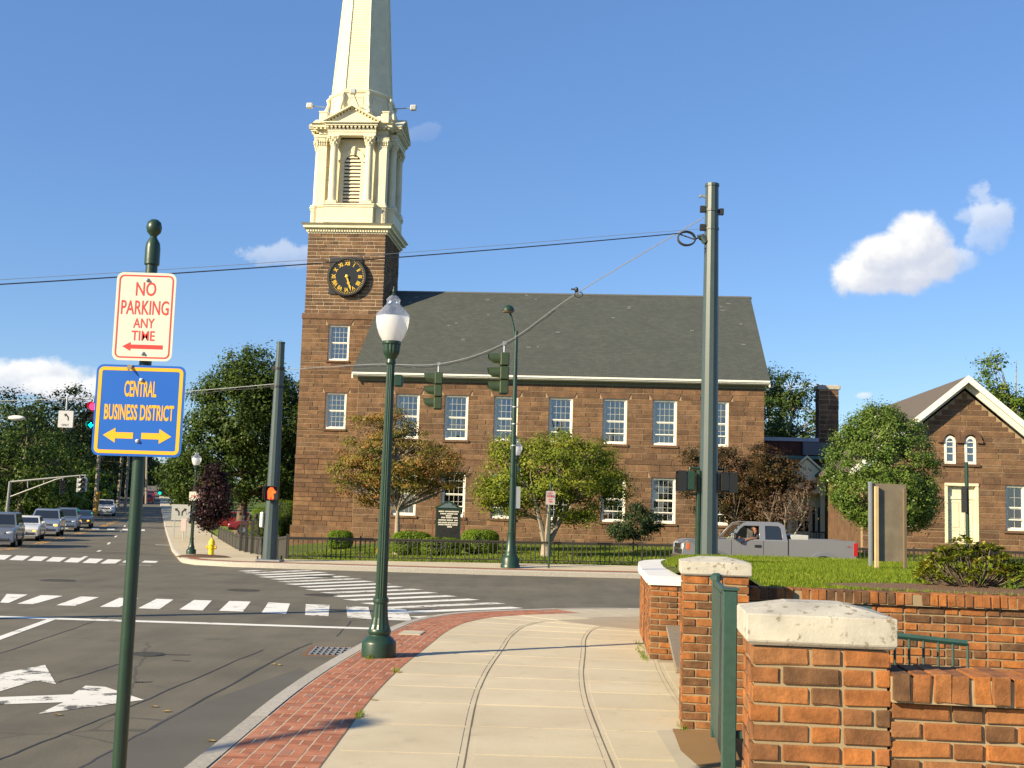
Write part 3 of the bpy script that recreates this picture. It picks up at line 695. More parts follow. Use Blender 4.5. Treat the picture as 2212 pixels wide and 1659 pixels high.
def swstrip(name, a, b, mat, dz, keep=lambda p: True):
    m = MB()
    for (p, q, zo, zi) in pr:
        l = max(0.5, (q-p).length); ta = a if a <= 1 and b == 1.0 and False else min(1, a/l); tb = 1.0 if b is None else min(1, b/l)
        for t in (ta, tb): r = p.lerp(q, t); m.v.append((r.x, r.y, lerp(zo, zi, t)+dz)); m.t.append(0)
    m.f = [(2*i, 2*i+2, 2*i+3, 2*i+1) for i in range(n) if keep(pr[i][0])]
    me = m.mesh(name, mat)
    if me.polygons[5].normal.z < 0: me.flip_normals()
    return link(bpy.data.objects.new(name, me), fsw)
swstrip('walk', 0.17, None, MT['concrete'], 0.0); swstrip('paver_band', 0.22, 0.62, MT['paver'], 0.006, lambda p: p.y < 47)
m = MB(); c = G(462, 1203, -0.33)
m.lathe([(1.0, 0.0), (0.8, 0.05), (0.4, 0.08), (0.01, 0.085)], 18, (c.x-0.4, c.y+0.1, prof(c.y)+0.165), caps=False); o = m.build('mulch_bed', MT['soil'], fsw)
# ------------------------------------------------------------------ brownstone church
PHI = R(4.4)
CH = Matrix.Translation((-7.9165, 59.3, 0)) @ Matrix.Rotation(-PHI, 4, 'Z')
church = empty('brownstone_church', mat=CH); tag(church, 'long brownstone church with slate roof, clock tower and cream steeple', 'church')
UNIT = MB().box(0, 0, 0, 1, 1, 1, bev=0.03).mesh('stone', MT['stone'])
UNITT = MB().box(0, 0, 0, 1, 1, 1, bev=0.03).mesh('trim_stone', MT['stone_trim'])
def courses(z0, z1, brk, h, jit=0.0):
    bs = sorted(set([z0, z1] + [b for b in brk if z0 < b < z1])); out = []
    for a, b in zip(bs[:-1], bs[1:]):
        k = max(1, round((b-a)/h)); ws = [1+rng.uniform(-jit, jit) for _ in range(k)]; s = sum(ws); z = a
        for w in ws: out.append((z, z+(b-a)*w/s)); z += (b-a)*w/s
    return out
def stones(u0, u1, z0, z1, ops, h, lmin, lmax, jit=0.15, gable=None):
    """pieces of coursed masonry as (u0, u1, z0, z1), leaving openings free"""
    brk = [z for o in ops for z in (o[2], o[3])]; out = []
    for (a, b) in courses(z0, z1, brk, h, jit):
        zm = (a+b)/2; lo, hi = u0, u1
        if gable: lo, hi = max(u0, gable[0]-(gable[1]-b)/gable[2]), min(u1, gable[0]+(gable[1]-b)/gable[2])
        free = [(lo, hi)]
        for o in ops:
            if o[2] < zm < o[3]:
                nf = []
                for (s, e) in free:
                    if o[1] <= s or o[0] >= e: nf.append((s, e))
                    else:
                        if o[0]-s > 0.02: nf.append((s, o[0]))
                        if e-o[1] > 0.02: nf.append((o[1], e))
                free = nf
        for (s, e) in free:
            x = s
            while x < e-0.02:
                l = rng.uniform(lmin, lmax)
                if e-x-l < lmin*0.8: l = e-x
                out.append((x, x+l, a, b)); x += l
    return out
def wallcore(root, Mw, u0, u1, z0, z1, ops, mat, th=0.35, name='wall', gable=None):
    m = MB(); us = sorted(set([u0, u1]+[v for o in ops for v in o[:2]])); zs = sorted(set([z0, z1]+[v for o in ops for v in o[2:4]]))
    for a, b in zip(us[:-1], us[1:]):
        for c, d in zip(zs[:-1], zs[1:]):
            if any(o[0] < (a+b)/2 < o[1] and o[2] < (c+d)/2 < o[3] for o in ops): continue
            m.bb(a, b, 0, th, c, d, M=Mw)
    if gable: m.add([(u0, 0, z1), (u1, 0, z1), (gable[0], 0, gable[1]), (u0, th, z1), (u1, th, z1), (gable[0], th, gable[1])], [(0, 1, 2), (5, 4, 3), (0, 2, 5, 3), (1, 4, 5, 2)], Mw)
    return m.build(name, mat, root)
class Masonry:
    def __init__(s, root, limit): s.root = root; s.limit = limit; s.p = []
    def wall(s, Mw, pcs, gap, proud=(0.012, 0.03), seen=1.0):
        for (a, b, c, d) in pcs: s.p.append((Mw, a+gap/2, b-gap/2, c+gap/2, d-gap/2, rng.uniform(*proud), seen))
    def flush(s):
        s.p.sort(key=lambda q: -(q[2]-q[1])*(q[4]-q[3])*q[6]); m = MB()
        for i, (Mw, a, b, c, d, pr, sn) in enumerate(s.p):
            T = Mw @ Matrix.Translation(((a+b)/2, 0.03-pr, (c+d)/2)) @ Matrix.Diagonal((b-a, 0.06, d-c, 1))
            if i < s.limit:
                o = bpy.data.objects.new('stone', UNIT); link(o, s.root); o.matrix_basis = T
            else: m.box(0, 0, 0, 1, 1, 1, T, tone=rng.random())
        if m.v: tag(m.build('small_stones', MT['stone'], s.root), kind='stuff')
PANE = {}
PANES = [0]
def window(root, Mw, x0, x1, z0, z1, cols=4, rows=3, recess=0.13, single=False, curt=0, frame=MT['white'], sashes=2, mid=True):
    """sash window in a wall opening: casing > panes, muntins, meeting rail, curtain"""
    c = 0.085; m = MB(); y0 = recess-0.06; y1 = recess+0.10
    m.bb(x0, x0+c, y0, y1, z0, z1, M=Mw); m.bb(x1-c, x1, y0, y1, z0, z1, M=Mw); m.bb(x0+c, x1-c, y0, y1, z1-c, z1, M=Mw); m.bb(x0+c, x1-c, y0-0.02, y1, z0, z0+c*1.1, M=Mw)
    w = m.build('window', frame, root)
    X0, X1, Z0, Z1 = x0+c, x1-c, z0+c*1.1, z1-c; zm = (Z0+Z1)/2
    m = MB(); yy = recess+0.02; sr = 0.045
    for (a, b, dy) in ((zm, Z1, 0.0), (Z0, zm, 0.03)):
        m.bb(X0, X0+sr, yy+dy, yy+dy+0.04, a, b, M=Mw); m.bb(X1-sr, X1, yy+dy, yy+dy+0.04, a, b, M=Mw); m.bb(X0+sr, X1-sr, yy+dy, yy+dy+0.04, b-sr, b, M=Mw); m.bb(X0+sr, X1-sr, yy+dy, yy+dy+0.04, a, a+sr, M=Mw)
    if mid: m.bb(X0+0.01, X1-0.01, recess-0.02, recess+0.015, lerp(Z0, zm, 0.40), lerp(Z0, zm, 0.40)+0.05, M=Mw)
    m.build('sash', frame, w)
    m = MB()
    for (a, b, dy) in ((zm, Z1, 0.0), (Z0, zm, 0.03)):
        for k in range(1, cols): x = lerp(X0+sr, X1-sr, k/cols); m.bb(x-0.009, x+0.009, yy+dy+0.008, yy+dy+0.032, a+sr, b-sr, M=Mw)
        for k in range(1, rows): z = lerp(a+sr, b-sr, k/rows); m.bb(X0+sr, X1-sr, yy+dy+0.010, yy+dy+0.030, z-0.009, z+0.009, M=Mw)
    m.build('muntins', MT['muntin'], w)
    for (a, b, dy) in ((zm, Z1, 0.0), (Z0, zm, 0.03)):
        if single or PANES[0] > 280:
            m = MB(); m.quad(*[Mw @ Vector(p) for p in ((X0+sr, yy+dy+0.02, a+sr), (X1-sr, yy+dy+0.02, a+sr), (X1-sr, yy+dy+0.02, b-sr), (X0+sr, yy+dy+0.02, b-sr))]); m.build('sash_glass', MT['pane'], w); continue
        pw = (X1-X0-2*sr)/cols; ph = (b-a-2*sr)/rows; key = (round(pw, 3), round(ph, 3))
        if key not in PANE: mm = MB(); mm.quad((-pw/2, 0, -ph/2), (pw/2, 0, -ph/2), (pw/2, 0, ph/2), (-pw/2, 0, ph/2)); PANE[key] = mm.mesh('pane', MT['pane'])
        for i in range(cols):
            for j in range(rows):
                o = bpy.data.objects.new('pane', PANE[key]); link(o, w); PANES[0] += 1
                o.matrix_basis = Mw @ Matrix.Translation((X0+sr+(i+0.5)*pw, yy+dy+0.02, a+sr+(j+0.5)*ph)) @ Matrix.Rotation(R(rng.gauss(0, 0.7)), 4, 'Z') @ Matrix.Rotation(R(rng.gauss(0, 0.7)), 4, 'X')
    m = MB(); m.quad(*[Mw @ Vector(p) for p in ((x0, recess+0.55, z0), (x1, recess+0.55, z0), (x1, recess+0.55, z1), (x0, recess+0.55, z1))]); m.build('dark_room', MT['dark'], w)
    if curt:
        m = MB(); n = 12
        for s in ((X0, lerp(X0, X1, 0.22)), (lerp(X0, X1, 0.78), X1)) if curt == 1 else ((X0, X1),):
            for k in range(n):
                a, b = lerp(s[0], s[1], k/n), lerp(s[0], s[1], (k+1)/n); ya, yb = recess+0.2+0.03*(k % 2), recess+0.2+0.03*((k+1) % 2)
                m.quad(*[Mw @ Vector(p) for p in ((a, ya, Z0), (b, yb, Z0), (b, yb, Z1), (a, ya, Z1))])
        m.build('curtain', MT['curtain'], w)
    return w
I4 = Matrix.Identity(4)
NL = 20.65; mas = Masonry(church, 285)
WX = [2.02, 4.53, 7.07, 9.86, 12.60, 15.10, 17.68]; WW = 1.2; UP0, UP1, LO0, LO1 = 5.15, 7.44, 1.25, 3.52
ops = [(x, x+WW, UP0, UP1) for x in WX] + [(x, x+WW, LO0, LO1) for x in WX]
wallcore(church, I4, 0, NL, -0.6, 8.25, ops, MT['stone_mortar'], name='nave_wall')
lint = [(x-0.20, x+WW+0.20, z, z+0.30) for x in WX for z in (UP1, LO1)] + [(x-0.12, x+WW+0.12, z-0.13, z) for x in WX for z in (UP0, LO0)]
pcs = stones(0, NL, -0.6, 8.25, ops+lint+[(0, NL, 4.15, 4.42)], 0.255, 0.42, 1.0)
mas.wall(I4, pcs, 0.030)
mas.wall(I4, [(NL*k/9+0.0, NL*(k+1)/9, 4.15, 4.42) for k in range(9)], 0.02, (0.035, 0.04))
for x in WX:
    for z in (UP1, LO1):
        m = MB(); m.add([(x-0.06, -0.03, z), (x+WW+0.06, -0.03, z), (x+WW+0.20, -0.03, z+0.29), (x-0.20, -0.03, z+0.29), (x-0.06, 0.2, z), (x+WW+0.06, 0.2, z), (x+WW+0.20, 0.2, z+0.29), (x-0.20, 0.2, z+0.29)], [(0, 1, 2, 3), (0, 4, 5, 1), (1, 5, 6, 2), (3, 2, 6, 7), (0, 3, 7, 4)]); m.build('lintel', MT['stone_trim'], church)
    for z in (UP0, LO0): m = MB(); m.bb(x-0.10, x+WW+0.10, -0.09, 0.16, z-0.125, z-0.003, 0.01); m.build('window_sill', MT['stone_trim'], church)
for i, x in enumerate(WX): window(church, I4, x, x+WW, UP0, UP1, 4, 3, curt=(0, 0, 1, 0, 1, 2, 2)[i] if i in (2, 4, 5, 6) else 0)
for i, x in enumerate(WX): window(church, I4, x, x+WW, LO0, LO1, 4, 3, single=i in (0, 3), curt=1 if i in (5,) else 0)
# gable ends and back of the nave
EV, RG, ND = 8.35, 14.10, 15.0
m = MB()
for xx in (0.0, NL-0.3):
    m.add([(xx, 0.36, -0.6), (xx, ND, -0.6), (xx, ND, EV-0.1), (xx, ND/2, RG-0.15), (xx, 0.36, EV-0.1), (xx+0.3, 0.36, -0.6), (xx+0.3, ND, -0.6), (xx+0.3, ND, EV-0.1), (xx+0.3, ND/2, RG-0.15), (xx+0.3, 0.36, EV-0.1)], [(4, 3, 2, 1, 0), (5, 6, 7, 8, 9), (0, 1, 6, 5), (2, 3, 8, 7), (3, 4, 9, 8), (1, 2, 7, 6), (4, 0, 5, 9)])
m.bb(0.3, NL-0.3, ND-0.3, ND-0.01, -0.6, EV); m.build('gable_wall', MT['stone_trim'], church)
sl_ = math.atan2(RG-EV, ND/2+0.42); SL = math.hypot(RG-EV, ND/2+0.42)
for s in (1, -1):
    m = MB(); m.bb(-0.28, NL+0.22, 0, SL+0.01, -0.10, 0.0); o = m.build('roof', MT['slate'], church)
    o.rotation_euler.x = sl_
    if s > 0: o.location = (0, -0.42, EV+0.10)
    else: o.matrix_basis = Matrix.Translation((NL, ND+0.42, EV+0.10)) @ Matrix.Rotation(math.pi, 4, 'Z') @ Matrix.Rotation(sl_, 4, 'X')
    if s > 0:
        m = MB(); r_ = random.Random(3)
        for _ in range(26): a, b = r_.uniform(0, NL), r_.choice([r_.uniform(SL*0.8, SL-0.1), r_.uniform(0.2, SL)]); m.bb(a, a+r_.uniform(0.12, 0.26), b, b+0.15, 0.004, 0.012)
        tag(m.build('patched_slates', simple('pale_slate', (0.12, 0.125, 0.11), 0.7), o), kind='stuff')
        m = MB()
        for k in range(60): m.bb(-0.28+k*0.352, -0.28+k*0.352+0.345, SL-0.16, SL+0.03, 0.002, 0.022)
        m.build('ridge_cap', simple('ridge_slate', (0.10, 0.10, 0.09), 0.7), o)
m = MB(); m.bb(-0.25, NL+0.2, -0.46, -0.36, EV-0.03, EV+0.085); m.bb(-0.25, NL+0.2, -0.52, -0.462, EV+0.03, EV+0.115); m.bb(-0.25, NL+0.2, -0.36, 0.0, EV-0.075, EV-0.03)
m.build('fascia', MT['white'], church)
m = MB(); m.bb(-0.02, NL+0.03, -0.06, 0.0, EV-0.26, EV-0.078); m.bb(-0.02, NL+0.03, -0.12, -0.062, EV-0.15, EV-0.078); m.build('frieze', simple('eave_shade_trim', (0.16, 0.16, 0.09), 0.7), church)  # frieze coloured with the dark green-grey shade under the eave
m = MB()
for xx in (-0.28, NL+0.16):
    for s in (1, -1):
        y0, y1 = (-0.42, ND/2) if s > 0 else (ND+0.42, ND/2)
        m.add([(xx, y0, EV-0.2), (xx, y1, RG-0.22), (xx, y1, RG), (xx, y0, EV+0.0), (xx+0.07, y0, EV-0.2), (xx+0.07, y1, RG-0.22), (xx+0.07, y1, RG), (xx+0.07, y0, EV)], [(0, 1, 2, 3), (7, 6, 5, 4), (0, 4, 5, 1), (3, 2, 6, 7), (0, 3, 7, 4)])
m.build('rake_board', MT['white'], church)

# tower
TX0, TX1, TY0 = -4.31, 0.12, 5.0; TW = TX1-TX0; TCX = (TX0+TX1)/2
TF = Matrix.Translation((0, TY0, 0)); tops = [(-2.86, -1.68, 9.71, 11.74), (-2.86, -1.68, 5.88, 7.91)]
wallcore(church, TF, TX0, TX1, -0.7, 17.05, tops, MT['tower_mortar'], name='tower_wall')
tl = [(o[0]-0.2, o[1]+0.2, o[3], o[3]+0.3) for o in tops] + [(o[0]-0.1, o[1]+0.1, o[2]-0.12, o[2]) for o in tops]
mas.wall(TF, stones(TX0-0.03, TX1, 12.40, 17.0, [], 0.212, 0.36, 0.85, 0.08), 0.046, seen=1.4)
e = 0.07; TF2 = Matrix.Translation((0, TY0-e, 0))
m = MB(); m.bb(TX0-e, TX1+e, TY0-e, TY0-0.002, 4.19, 12.1); mm = m
wallcore(church, TF2, TX0-e, TX1, -0.7, 12.05, tops, MT['stone_mortar'], th=e-0.002, name='tower_base_wall')
mas.wall(TF2, stones(TX0-e-0.03, TX1, 4.40, 12.05, tops+tl, 0.24, 0.36, 0.95), 0.036)
mas.wall(TF2, stones(TX0-e-0.03, TX1, 0.5, 4.18, [], 0.262, 0.4, 1.1), 0.026, (0.03, 0.05))
mas.wall(Matrix.Translation((0, TY0-e-0.07, 0)), stones(TX0-e-0.12, 0.0, -0.65, 0.5, [], 0.38, 0.7, 1.5), 0.02)
m = MB(); m.bb(TX0-e-0.1, 0.0, TY0-e-0.07, TY0-e-0.002, -0.7, 0.5); m.build('plinth', MT['stone_mortar'], church)
for (z0, z1, pz) in ((12.06, 12.38, 0.13), (4.19, 4.40, 0.12)):
    m = MB(); m.bb(TX0-pz, TX1+0.02, TY0-pz, TY0-0.001, z0, z1, 0.015); m.build('string_course', MT['stone_trim'], church)
for o in tops:
    m = MB(); x0, x1, z = o[0], o[1], o[3]; y = TY0-e-0.03
    m.add([(x0-0.05, y, z), (x1+0.05, y, z), (x1+0.2, y, z+0.29), (x0-0.2, y, z+0.29), (x0-0.05, y+0.2, z), (x1+0.05, y+0.2, z), (x1+0.2, y+0.2, z+0.29), (x0-0.2, y+0.2, z+0.29)], [(0, 1, 2, 3), (0, 4, 5, 1), (1, 5, 6, 2), (3, 2, 6, 7), (0, 3, 7, 4)]); m.build('lintel', MT['stone_trim'], church)
    m = MB(); m.bb(x0-0.09, x1+0.09, TY0-e-0.09, TY0, o[2]-0.115, o[2]-0.003, 0.01); m.build('window_sill', MT['stone_trim'], church)
    window(church, TF2, o[0], o[1], o[2], o[3], 4, 3, single=True, mid=False, curt=2 if o[2] > 9 else 1)
TR = Matrix.Translation((TX1, 0, 0)) @ Matrix.Rotation(R(90), 4, 'Z')
wallcore(church, TR, TY0+0.36, TY0+TW, 4, 17.05, [], MT['tower_mortar'], name='tower_side_wall')
mas.wall(TR, stones(TY0, TY0+TW, 8.5, 17.0, [], 0.208, 0.34, 0.8, 0.08), 0.034, seen=0.3)
m = MB(); m.bb(TX0, TX0+0.35, TY0+0.36, TY0+TW, -0.7, 17.05); m.bb(TX0+0.36, TX1-0.36, TY0+TW-0.3, TY0+TW-0.01, -0.7, 17.05); m.build('tower_rear_wall', MT['stone_trim'], church)
mas.flush()
# clock
ck = empty('tower_clock', label='round black clock with gold Roman numerals on the brownstone tower', cat='clock', mat=CH @ Matrix.Translation((-1.93, TY0-0.05, 14.47)))
m = MB(); m.box(-0.12, -0.02, 0.08, 1.85, 0.08, 2.1); m.build('backing_board', MT['black'], ck)
RX = Matrix.Rotation(R(90), 4, 'X')
MT['dial'] = simple('black_dial', (0.012, 0.013, 0.012), 0.35, 0, 0.4, 4)
m = MB(); m.lathe([(1.12, 0.06), (1.14, 0.20), (1.08, 0.27), (1.0, 0.27), (0.97, 0.20)], 48, M=RX, caps=False); m.build('rim', MT['iron'], ck, smooth=True)
m = MB(); m.lathe([(0.001, 0.19), (1.0, 0.19)], 48, M=RX, caps=False); dial = m.build('dial', MT['dial'], ck)
for h, s in enumerate(['XII', 'I', 'II', 'III', 'IIII', 'V', 'VI', 'VII', 'VIII', 'IX', 'X', 'XI']):
    me = text_mesh('numeral', s, 0.30, MT['gold'], 0.012, 0.012, 0.82); o = bpy.data.objects.new('numeral', me); link(o, dial)
    an = -R(30*h); o.matrix_basis = Matrix.Translation((0.74*math.sin(-an), -0.205, 0.74*math.cos(an))) @ Matrix.Rotation(-an, 4, 'Y') @ FACE
m = MB()
for k in range(60): a = R(6*k); m.box(0, -0.2, 0.94, 0.03, 0.012, 0.06, Matrix.Rotation(a, 4, 'Y'))
m.build('minute_marks', MT['gold'], dial)
for nm, an, l, w in (('hour_hand', 163.5, 0.56, 0.10), ('minute_hand', 161.5, 0.88, 0.065)):
    me = curve_mesh(nm, [[(-w*0.5, -0.12), (w*0.5, -0.12), (w*0.55, 0.05), (w*0.45, l*0.55), (w*1.0, l*0.66), (0, l), (-w*1.0, l*0.66), (-w*0.45, l*0.55), (-w*0.55, 0.05)]], 0.015, MT['gold']); o = bpy.data.objects.new(nm, me); link(o, ck)
    o.matrix_basis = Matrix.Translation((0, -0.23 if nm[0] == 'h' else -0.255, 0)) @ Matrix.Rotation(R(an), 4, 'Y') @ FACE
m = MB(); m.lathe([(0.09, 0.2), (0.09, 0.28), (0.03, 0.30)], 16, M=RX); m.build('hub', MT['gold'], ck)

# steeple: four alike sides turned about the axis
AX, AY = -2.05, 7.22
steeple = link(bpy.data.objects.new('steeple', None), church); steeple.location = (AX, AY, 0)
cr = MT['cream']
def ring(m, hw, z0, z1, inner=None):
    hw = hw if isinstance(hw, tuple) else (hw, hw); a, b = hw
    m.add([(-a, -a, z0), (a, -a, z0), (a, a, z0), (-a, a, z0), (-b, -b, z1), (b, -b, z1), (b, b, z1), (-b, b, z1)], [(0, 1, 5, 4), (1, 2, 6, 5), (2, 3, 7, 6), (3, 0, 4, 7), (3, 2, 1, 0), (4, 5, 6, 7)])
m = MB(); ring(m, 2.28, 16.98, 17.06); ring(m, (2.30, 2.42), 17.20, 17.28); ring(m, 2.52, 17.28, 17.40); ring(m, (2.52, 2.66), 17.40, 17.52); ring(m, (2.66, 2.2), 17.52, 17.60); m.build('tower_cornice', cr, steeple)
m = MB(); ring(m, 2.29, 17.06, 17.20); m.build('dentil_band', cr, steeple)
m = MB()
for s in range(4):
    Rz = Matrix.Rotation(R(90*s), 4, 'Z')
    for k in range(31): m.box(-2.26+k*4.52/30, -2.335, 17.13, 0.085, 0.09, 0.12, Rz)
m.build('dentils', cr, steeple)
m = MB(); ring(m, 2.06, 17.59, 17.75); ring(m, 2.0, 17.75, 18.50); ring(m, (2.0, 2.1), 18.50, 18.60); ring(m, 2.1, 18.60, 18.68); m.build('pedestal', cr, steeple)
m = MB(); ring(m, 1.72, 18.68, 23.0); m.build('belfry_core', cr, steeple)
def arch_poly(w, z0, zs, n=12, cx=0.0):
    return [(cx-w/2, z0), (cx+w/2, z0)] + [(cx+w/2*math.cos(math.pi*k/n), zs+w/2*math.sin(math.pi*k/n)) for k in range(n+1)]
for s in range(4):
    Rz = Matrix.Rotation(R(90*s), 4, 'Z')
    sd = link(bpy.data.objects.new('belfry_face', None), steeple); sd.rotation_euler.z = R(90*s)
    # projecting bay on the pedestal
    m = MB(); m.bb(-1.42, 1.42, -2.42, -2.0, 17.6, 18.50, 0.01); m.bb(-1.46, 1.46, -2.46, -2.0, 18.50, 18.62, 0.01); m.bb(-1.50, 1.50, -2.50, -2.0, 18.625, 18.70, 0.01)
    for sx in (-1, 1): m.bb(sx*1.52-0.0, sx*2.08, -2.08, -1.9, 17.6, 18.52, 0.01)
    m.build('bay', cr, sd)
    for sx in (-1, 1):
        m = MB(); x = sx*1.78
        m.bb(x-0.30, x+0.30, -2.06, -1.5, 18.69, 18.83, 0.01); m.bb(x-0.25, x+0.25, -2.0, -1.5, 18.83, 22.12); m.build('pilaster', cr, sd)
        m = MB(); m.bb(x-0.27, x+0.27, -2.02, -1.5, 22.12, 22.18); m.add([(x-0.24, -1.98, 22.18), (x+0.24, -1.98, 22.18), (x+0.34, -2.1, 22.6), (x-0.34, -2.1, 22.6), (x-0.24, -1.6, 22.18), (x+0.24, -1.6, 22.18), (x+0.34, -1.6, 22.6), (x-0.34, -1.6, 22.6)], [(0, 1, 2, 3), (1, 5, 6, 2), (4, 0, 3, 7), (3, 2, 6, 7)])
        for k in range(5):
            for j in range(2): m.ell((x-0.26+k*0.13, -2.06-0.04*j, 22.27+0.15*j), (0.05, 0.06, 0.09), 6, 4)
        m.ell((x-0.3, -2.1, 22.5), (0.08, 0.08, 0.08), 8, 5); m.ell((x+0.3, -2.1, 22.5), (0.08, 0.08, 0.08), 8, 5); m.bb(x-0.34, x+0.34, -2.12, -1.5, 22.6, 22.68); m.build('capital', cr, sd)
        m = MB(); x = sx*1.02; y = -2.18
        m.bb(x-0.31, x+0.31, y-0.31, y+0.31, 18.70, 18.86, 0.01); m.lathe([(0.28, 18.86), (0.29, 18.92), (0.24, 18.98), (0.235, 19.0), (0.232, 20.2), (0.205, 22.12)], 20, (x, y, 0)); m.build('column', cr, sd, smooth=True)
        m = MB(); m.lathe([(0.23, 22.12), (0.24, 22.17), (0.21, 22.2), (0.24, 22.42), (0.33, 22.6)], 16, (x, y, 0))
        for k in range(8):
            for j in range(2): a = R(45*k+22*j); m.ell((x+(0.235+0.04*j)*math.cos(a), y+(0.235+0.04*j)*math.sin(a), 22.28+0.14*j), (0.055, 0.055, 0.09), 6, 4)
        for a in (45, 135, 225, 315): m.ell((x+0.34*math.cos(R(a)), y+0.34*math.sin(R(a)), 22.53), (0.075, 0.075, 0.075), 8, 5)
        m.bb(x-0.31, x+0.31, y-0.31, y+0.31, 22.6, 22.68); m.build('capital', cr, sd)
    # louvred arch
    me = curve_mesh('arch_trim', [arch_poly(1.42, 18.70, 21.35, 16), arch_poly(0.98, 18.66, 21.25, 16)], 0.10, cr); o = bpy.data.objects.new('arch_trim', me); link(o, sd); o.matrix_basis = Matrix.Translation((0, -1.77, 0)) @ FACE
    m = MB(); m.bb(-0.83, -0.56, -1.90, -1.7, 21.28, 21.40, 0.01); m.bb(0.56, 0.83, -1.90, -1.7, 21.28, 21.40, 0.01); m.add([(-0.07, -1.93, 21.7), (0.07, -1.93, 21.7), (0.13, -1.93, 22.2), (-0.13, -1.93, 22.2), (-0.07, -1.7, 21.7), (0.07, -1.7, 21.7), (0.13, -1.7, 22.2), (-0.13, -1.7, 22.2)], [(0, 1, 2, 3), (1, 5, 6, 2), (4, 0, 3, 7), (3, 2, 6, 7), (0, 4, 5, 1)]); m.build('keystone', cr, sd)
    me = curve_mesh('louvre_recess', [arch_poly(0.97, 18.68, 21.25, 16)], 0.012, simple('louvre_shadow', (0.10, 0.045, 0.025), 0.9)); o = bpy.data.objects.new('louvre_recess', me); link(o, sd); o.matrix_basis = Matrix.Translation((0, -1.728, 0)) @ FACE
    for k in range(14):
        z = 18.80+k*0.212; hw = 0.485 if z+0.09 < 21.25 else math.sqrt(max(0.02, 0.485**2-(z+0.09-21.25)**2))
        m = MB(); m.add([(-hw, -1.80, z), (hw, -1.80, z), (hw, -1.742, z+0.12), (-hw, -1.742, z+0.12), (-hw, -1.80, z-0.02), (hw, -1.80, z-0.02), (hw, -1.742, z+0.1), (-hw, -1.742, z+0.1)], [(0, 1, 2, 3), (4, 7, 6, 5), (0, 4, 5, 1), (2, 6, 7, 3), (0, 3, 7, 4), (1, 5, 6, 2)]); m.build('louvre', cr, sd)
    # entablature with a pediment over the bay
    m = MB(); m.bb(-1.38, 1.38, -2.42, -1.7, 22.69, 22.88); m.bb(-1.40, 1.40, -2.45, -1.7, 22.885, 23.08); m.bb(-1.52, 1.52, -2.62, -1.7, 23.22, 23.34, 0.01); m.bb(-1.60, 1.60, -2.72, -1.7, 23.345, 23.42, 0.01)
    m.build('architrave', cr, sd)
    m = MB()
    for k in range(13): m.box(-1.38+k*2.76/12, -2.50, 23.15, 0.11, 0.16, 0.10)
    for k in range(27): m.box(-1.38+k*2.76/26, -2.46, 23.06, 0.05, 0.05, 0.06)
    m.build('modillions', cr, sd)
    me = curve_mesh('tympanum', [[(-1.5, 0), (1.5, 0), (0, 0.86)]], 0.3, cr); o = bpy.data.objects.new('tympanum', me); link(o, sd); o.matrix_basis = Matrix.Translation((0, -2.30, 23.42)) @ FACE
    m = MB(); ra = math.atan2(0.90, 1.62); rl = math.hypot(0.90, 1.62)
    for sx in (-1, 1):
        Mx = Matrix.Translation((sx*1.64, 0, 23.43)) @ Matrix.Rotation(-ra if sx < 0 else -(math.pi-ra), 4, 'Y')
        m.bb(0, rl+0.02, -2.72, -1.8, 0.0, 0.09, M=Mx) if sx < 0 else m.bb(0, rl+0.02, -2.719, -1.8, -0.09, 0.0, M=Mx)
        for k in range(9): m.box(0.15+k*rl/9, -2.5, -0.05 if sx < 0 else 0.05, 0.09, 0.16, 0.09, Mx)
    m.build('raking_cornice', cr, sd)
m = MB(); ring(m, 1.95, 22.69, 22.88); ring(m, 2.0, 22.88, 23.10); ring(m, (2.0, 2.2), 23.10, 23.22); ring(m, 2.3, 23.22, 23.34); ring(m, (2.3, 2.42), 23.34, 23.42); ring(m, (2.42, 1.9), 23.42, 23.55); m.build('entablature', cr, steeple)
m = MB()
for s in range(4):
    Rz = Matrix.Rotation(R(90*s), 4, 'Z')
    for x in (-2.1, -1.85, -1.6, 1.6, 1.85, 2.1): m.box(x, -2.2, 23.16, 0.11, 0.14, 0.10, Rz)
m.build('modillions', cr, steeple)
OA = R(22.5); oc = 1/math.cos(R(22.5))
m = MB(); ring(m, 1.95, 23.55, 23.95); ring(m, (1.95, 1.8), 23.95, 24.05); m.build('attic_block', cr, steeple)
m = MB()
for sx in (-1, 1):
    for sy in (-1, 1): m.box(sx*1.80, sy*1.80, 23.88, 0.46, 0.46, 0.6, bev=0.02); m.box(sx*1.80, sy*1.80, 24.21, 0.52, 0.52, 0.07)
m.build('corner_block', cr, steeple)
m = MB(); m.lathe([(1.86*oc, 24.0), (1.86*oc, 24.2), (1.74*oc, 24.25), (1.74*oc, 25.42), (1.80*oc, 25.46), (1.84*oc, 25.6), (1.72*oc, 25.68), (1.66*oc, 25.72)], 8, a0=OA); m.build('drum', cr, steeple)
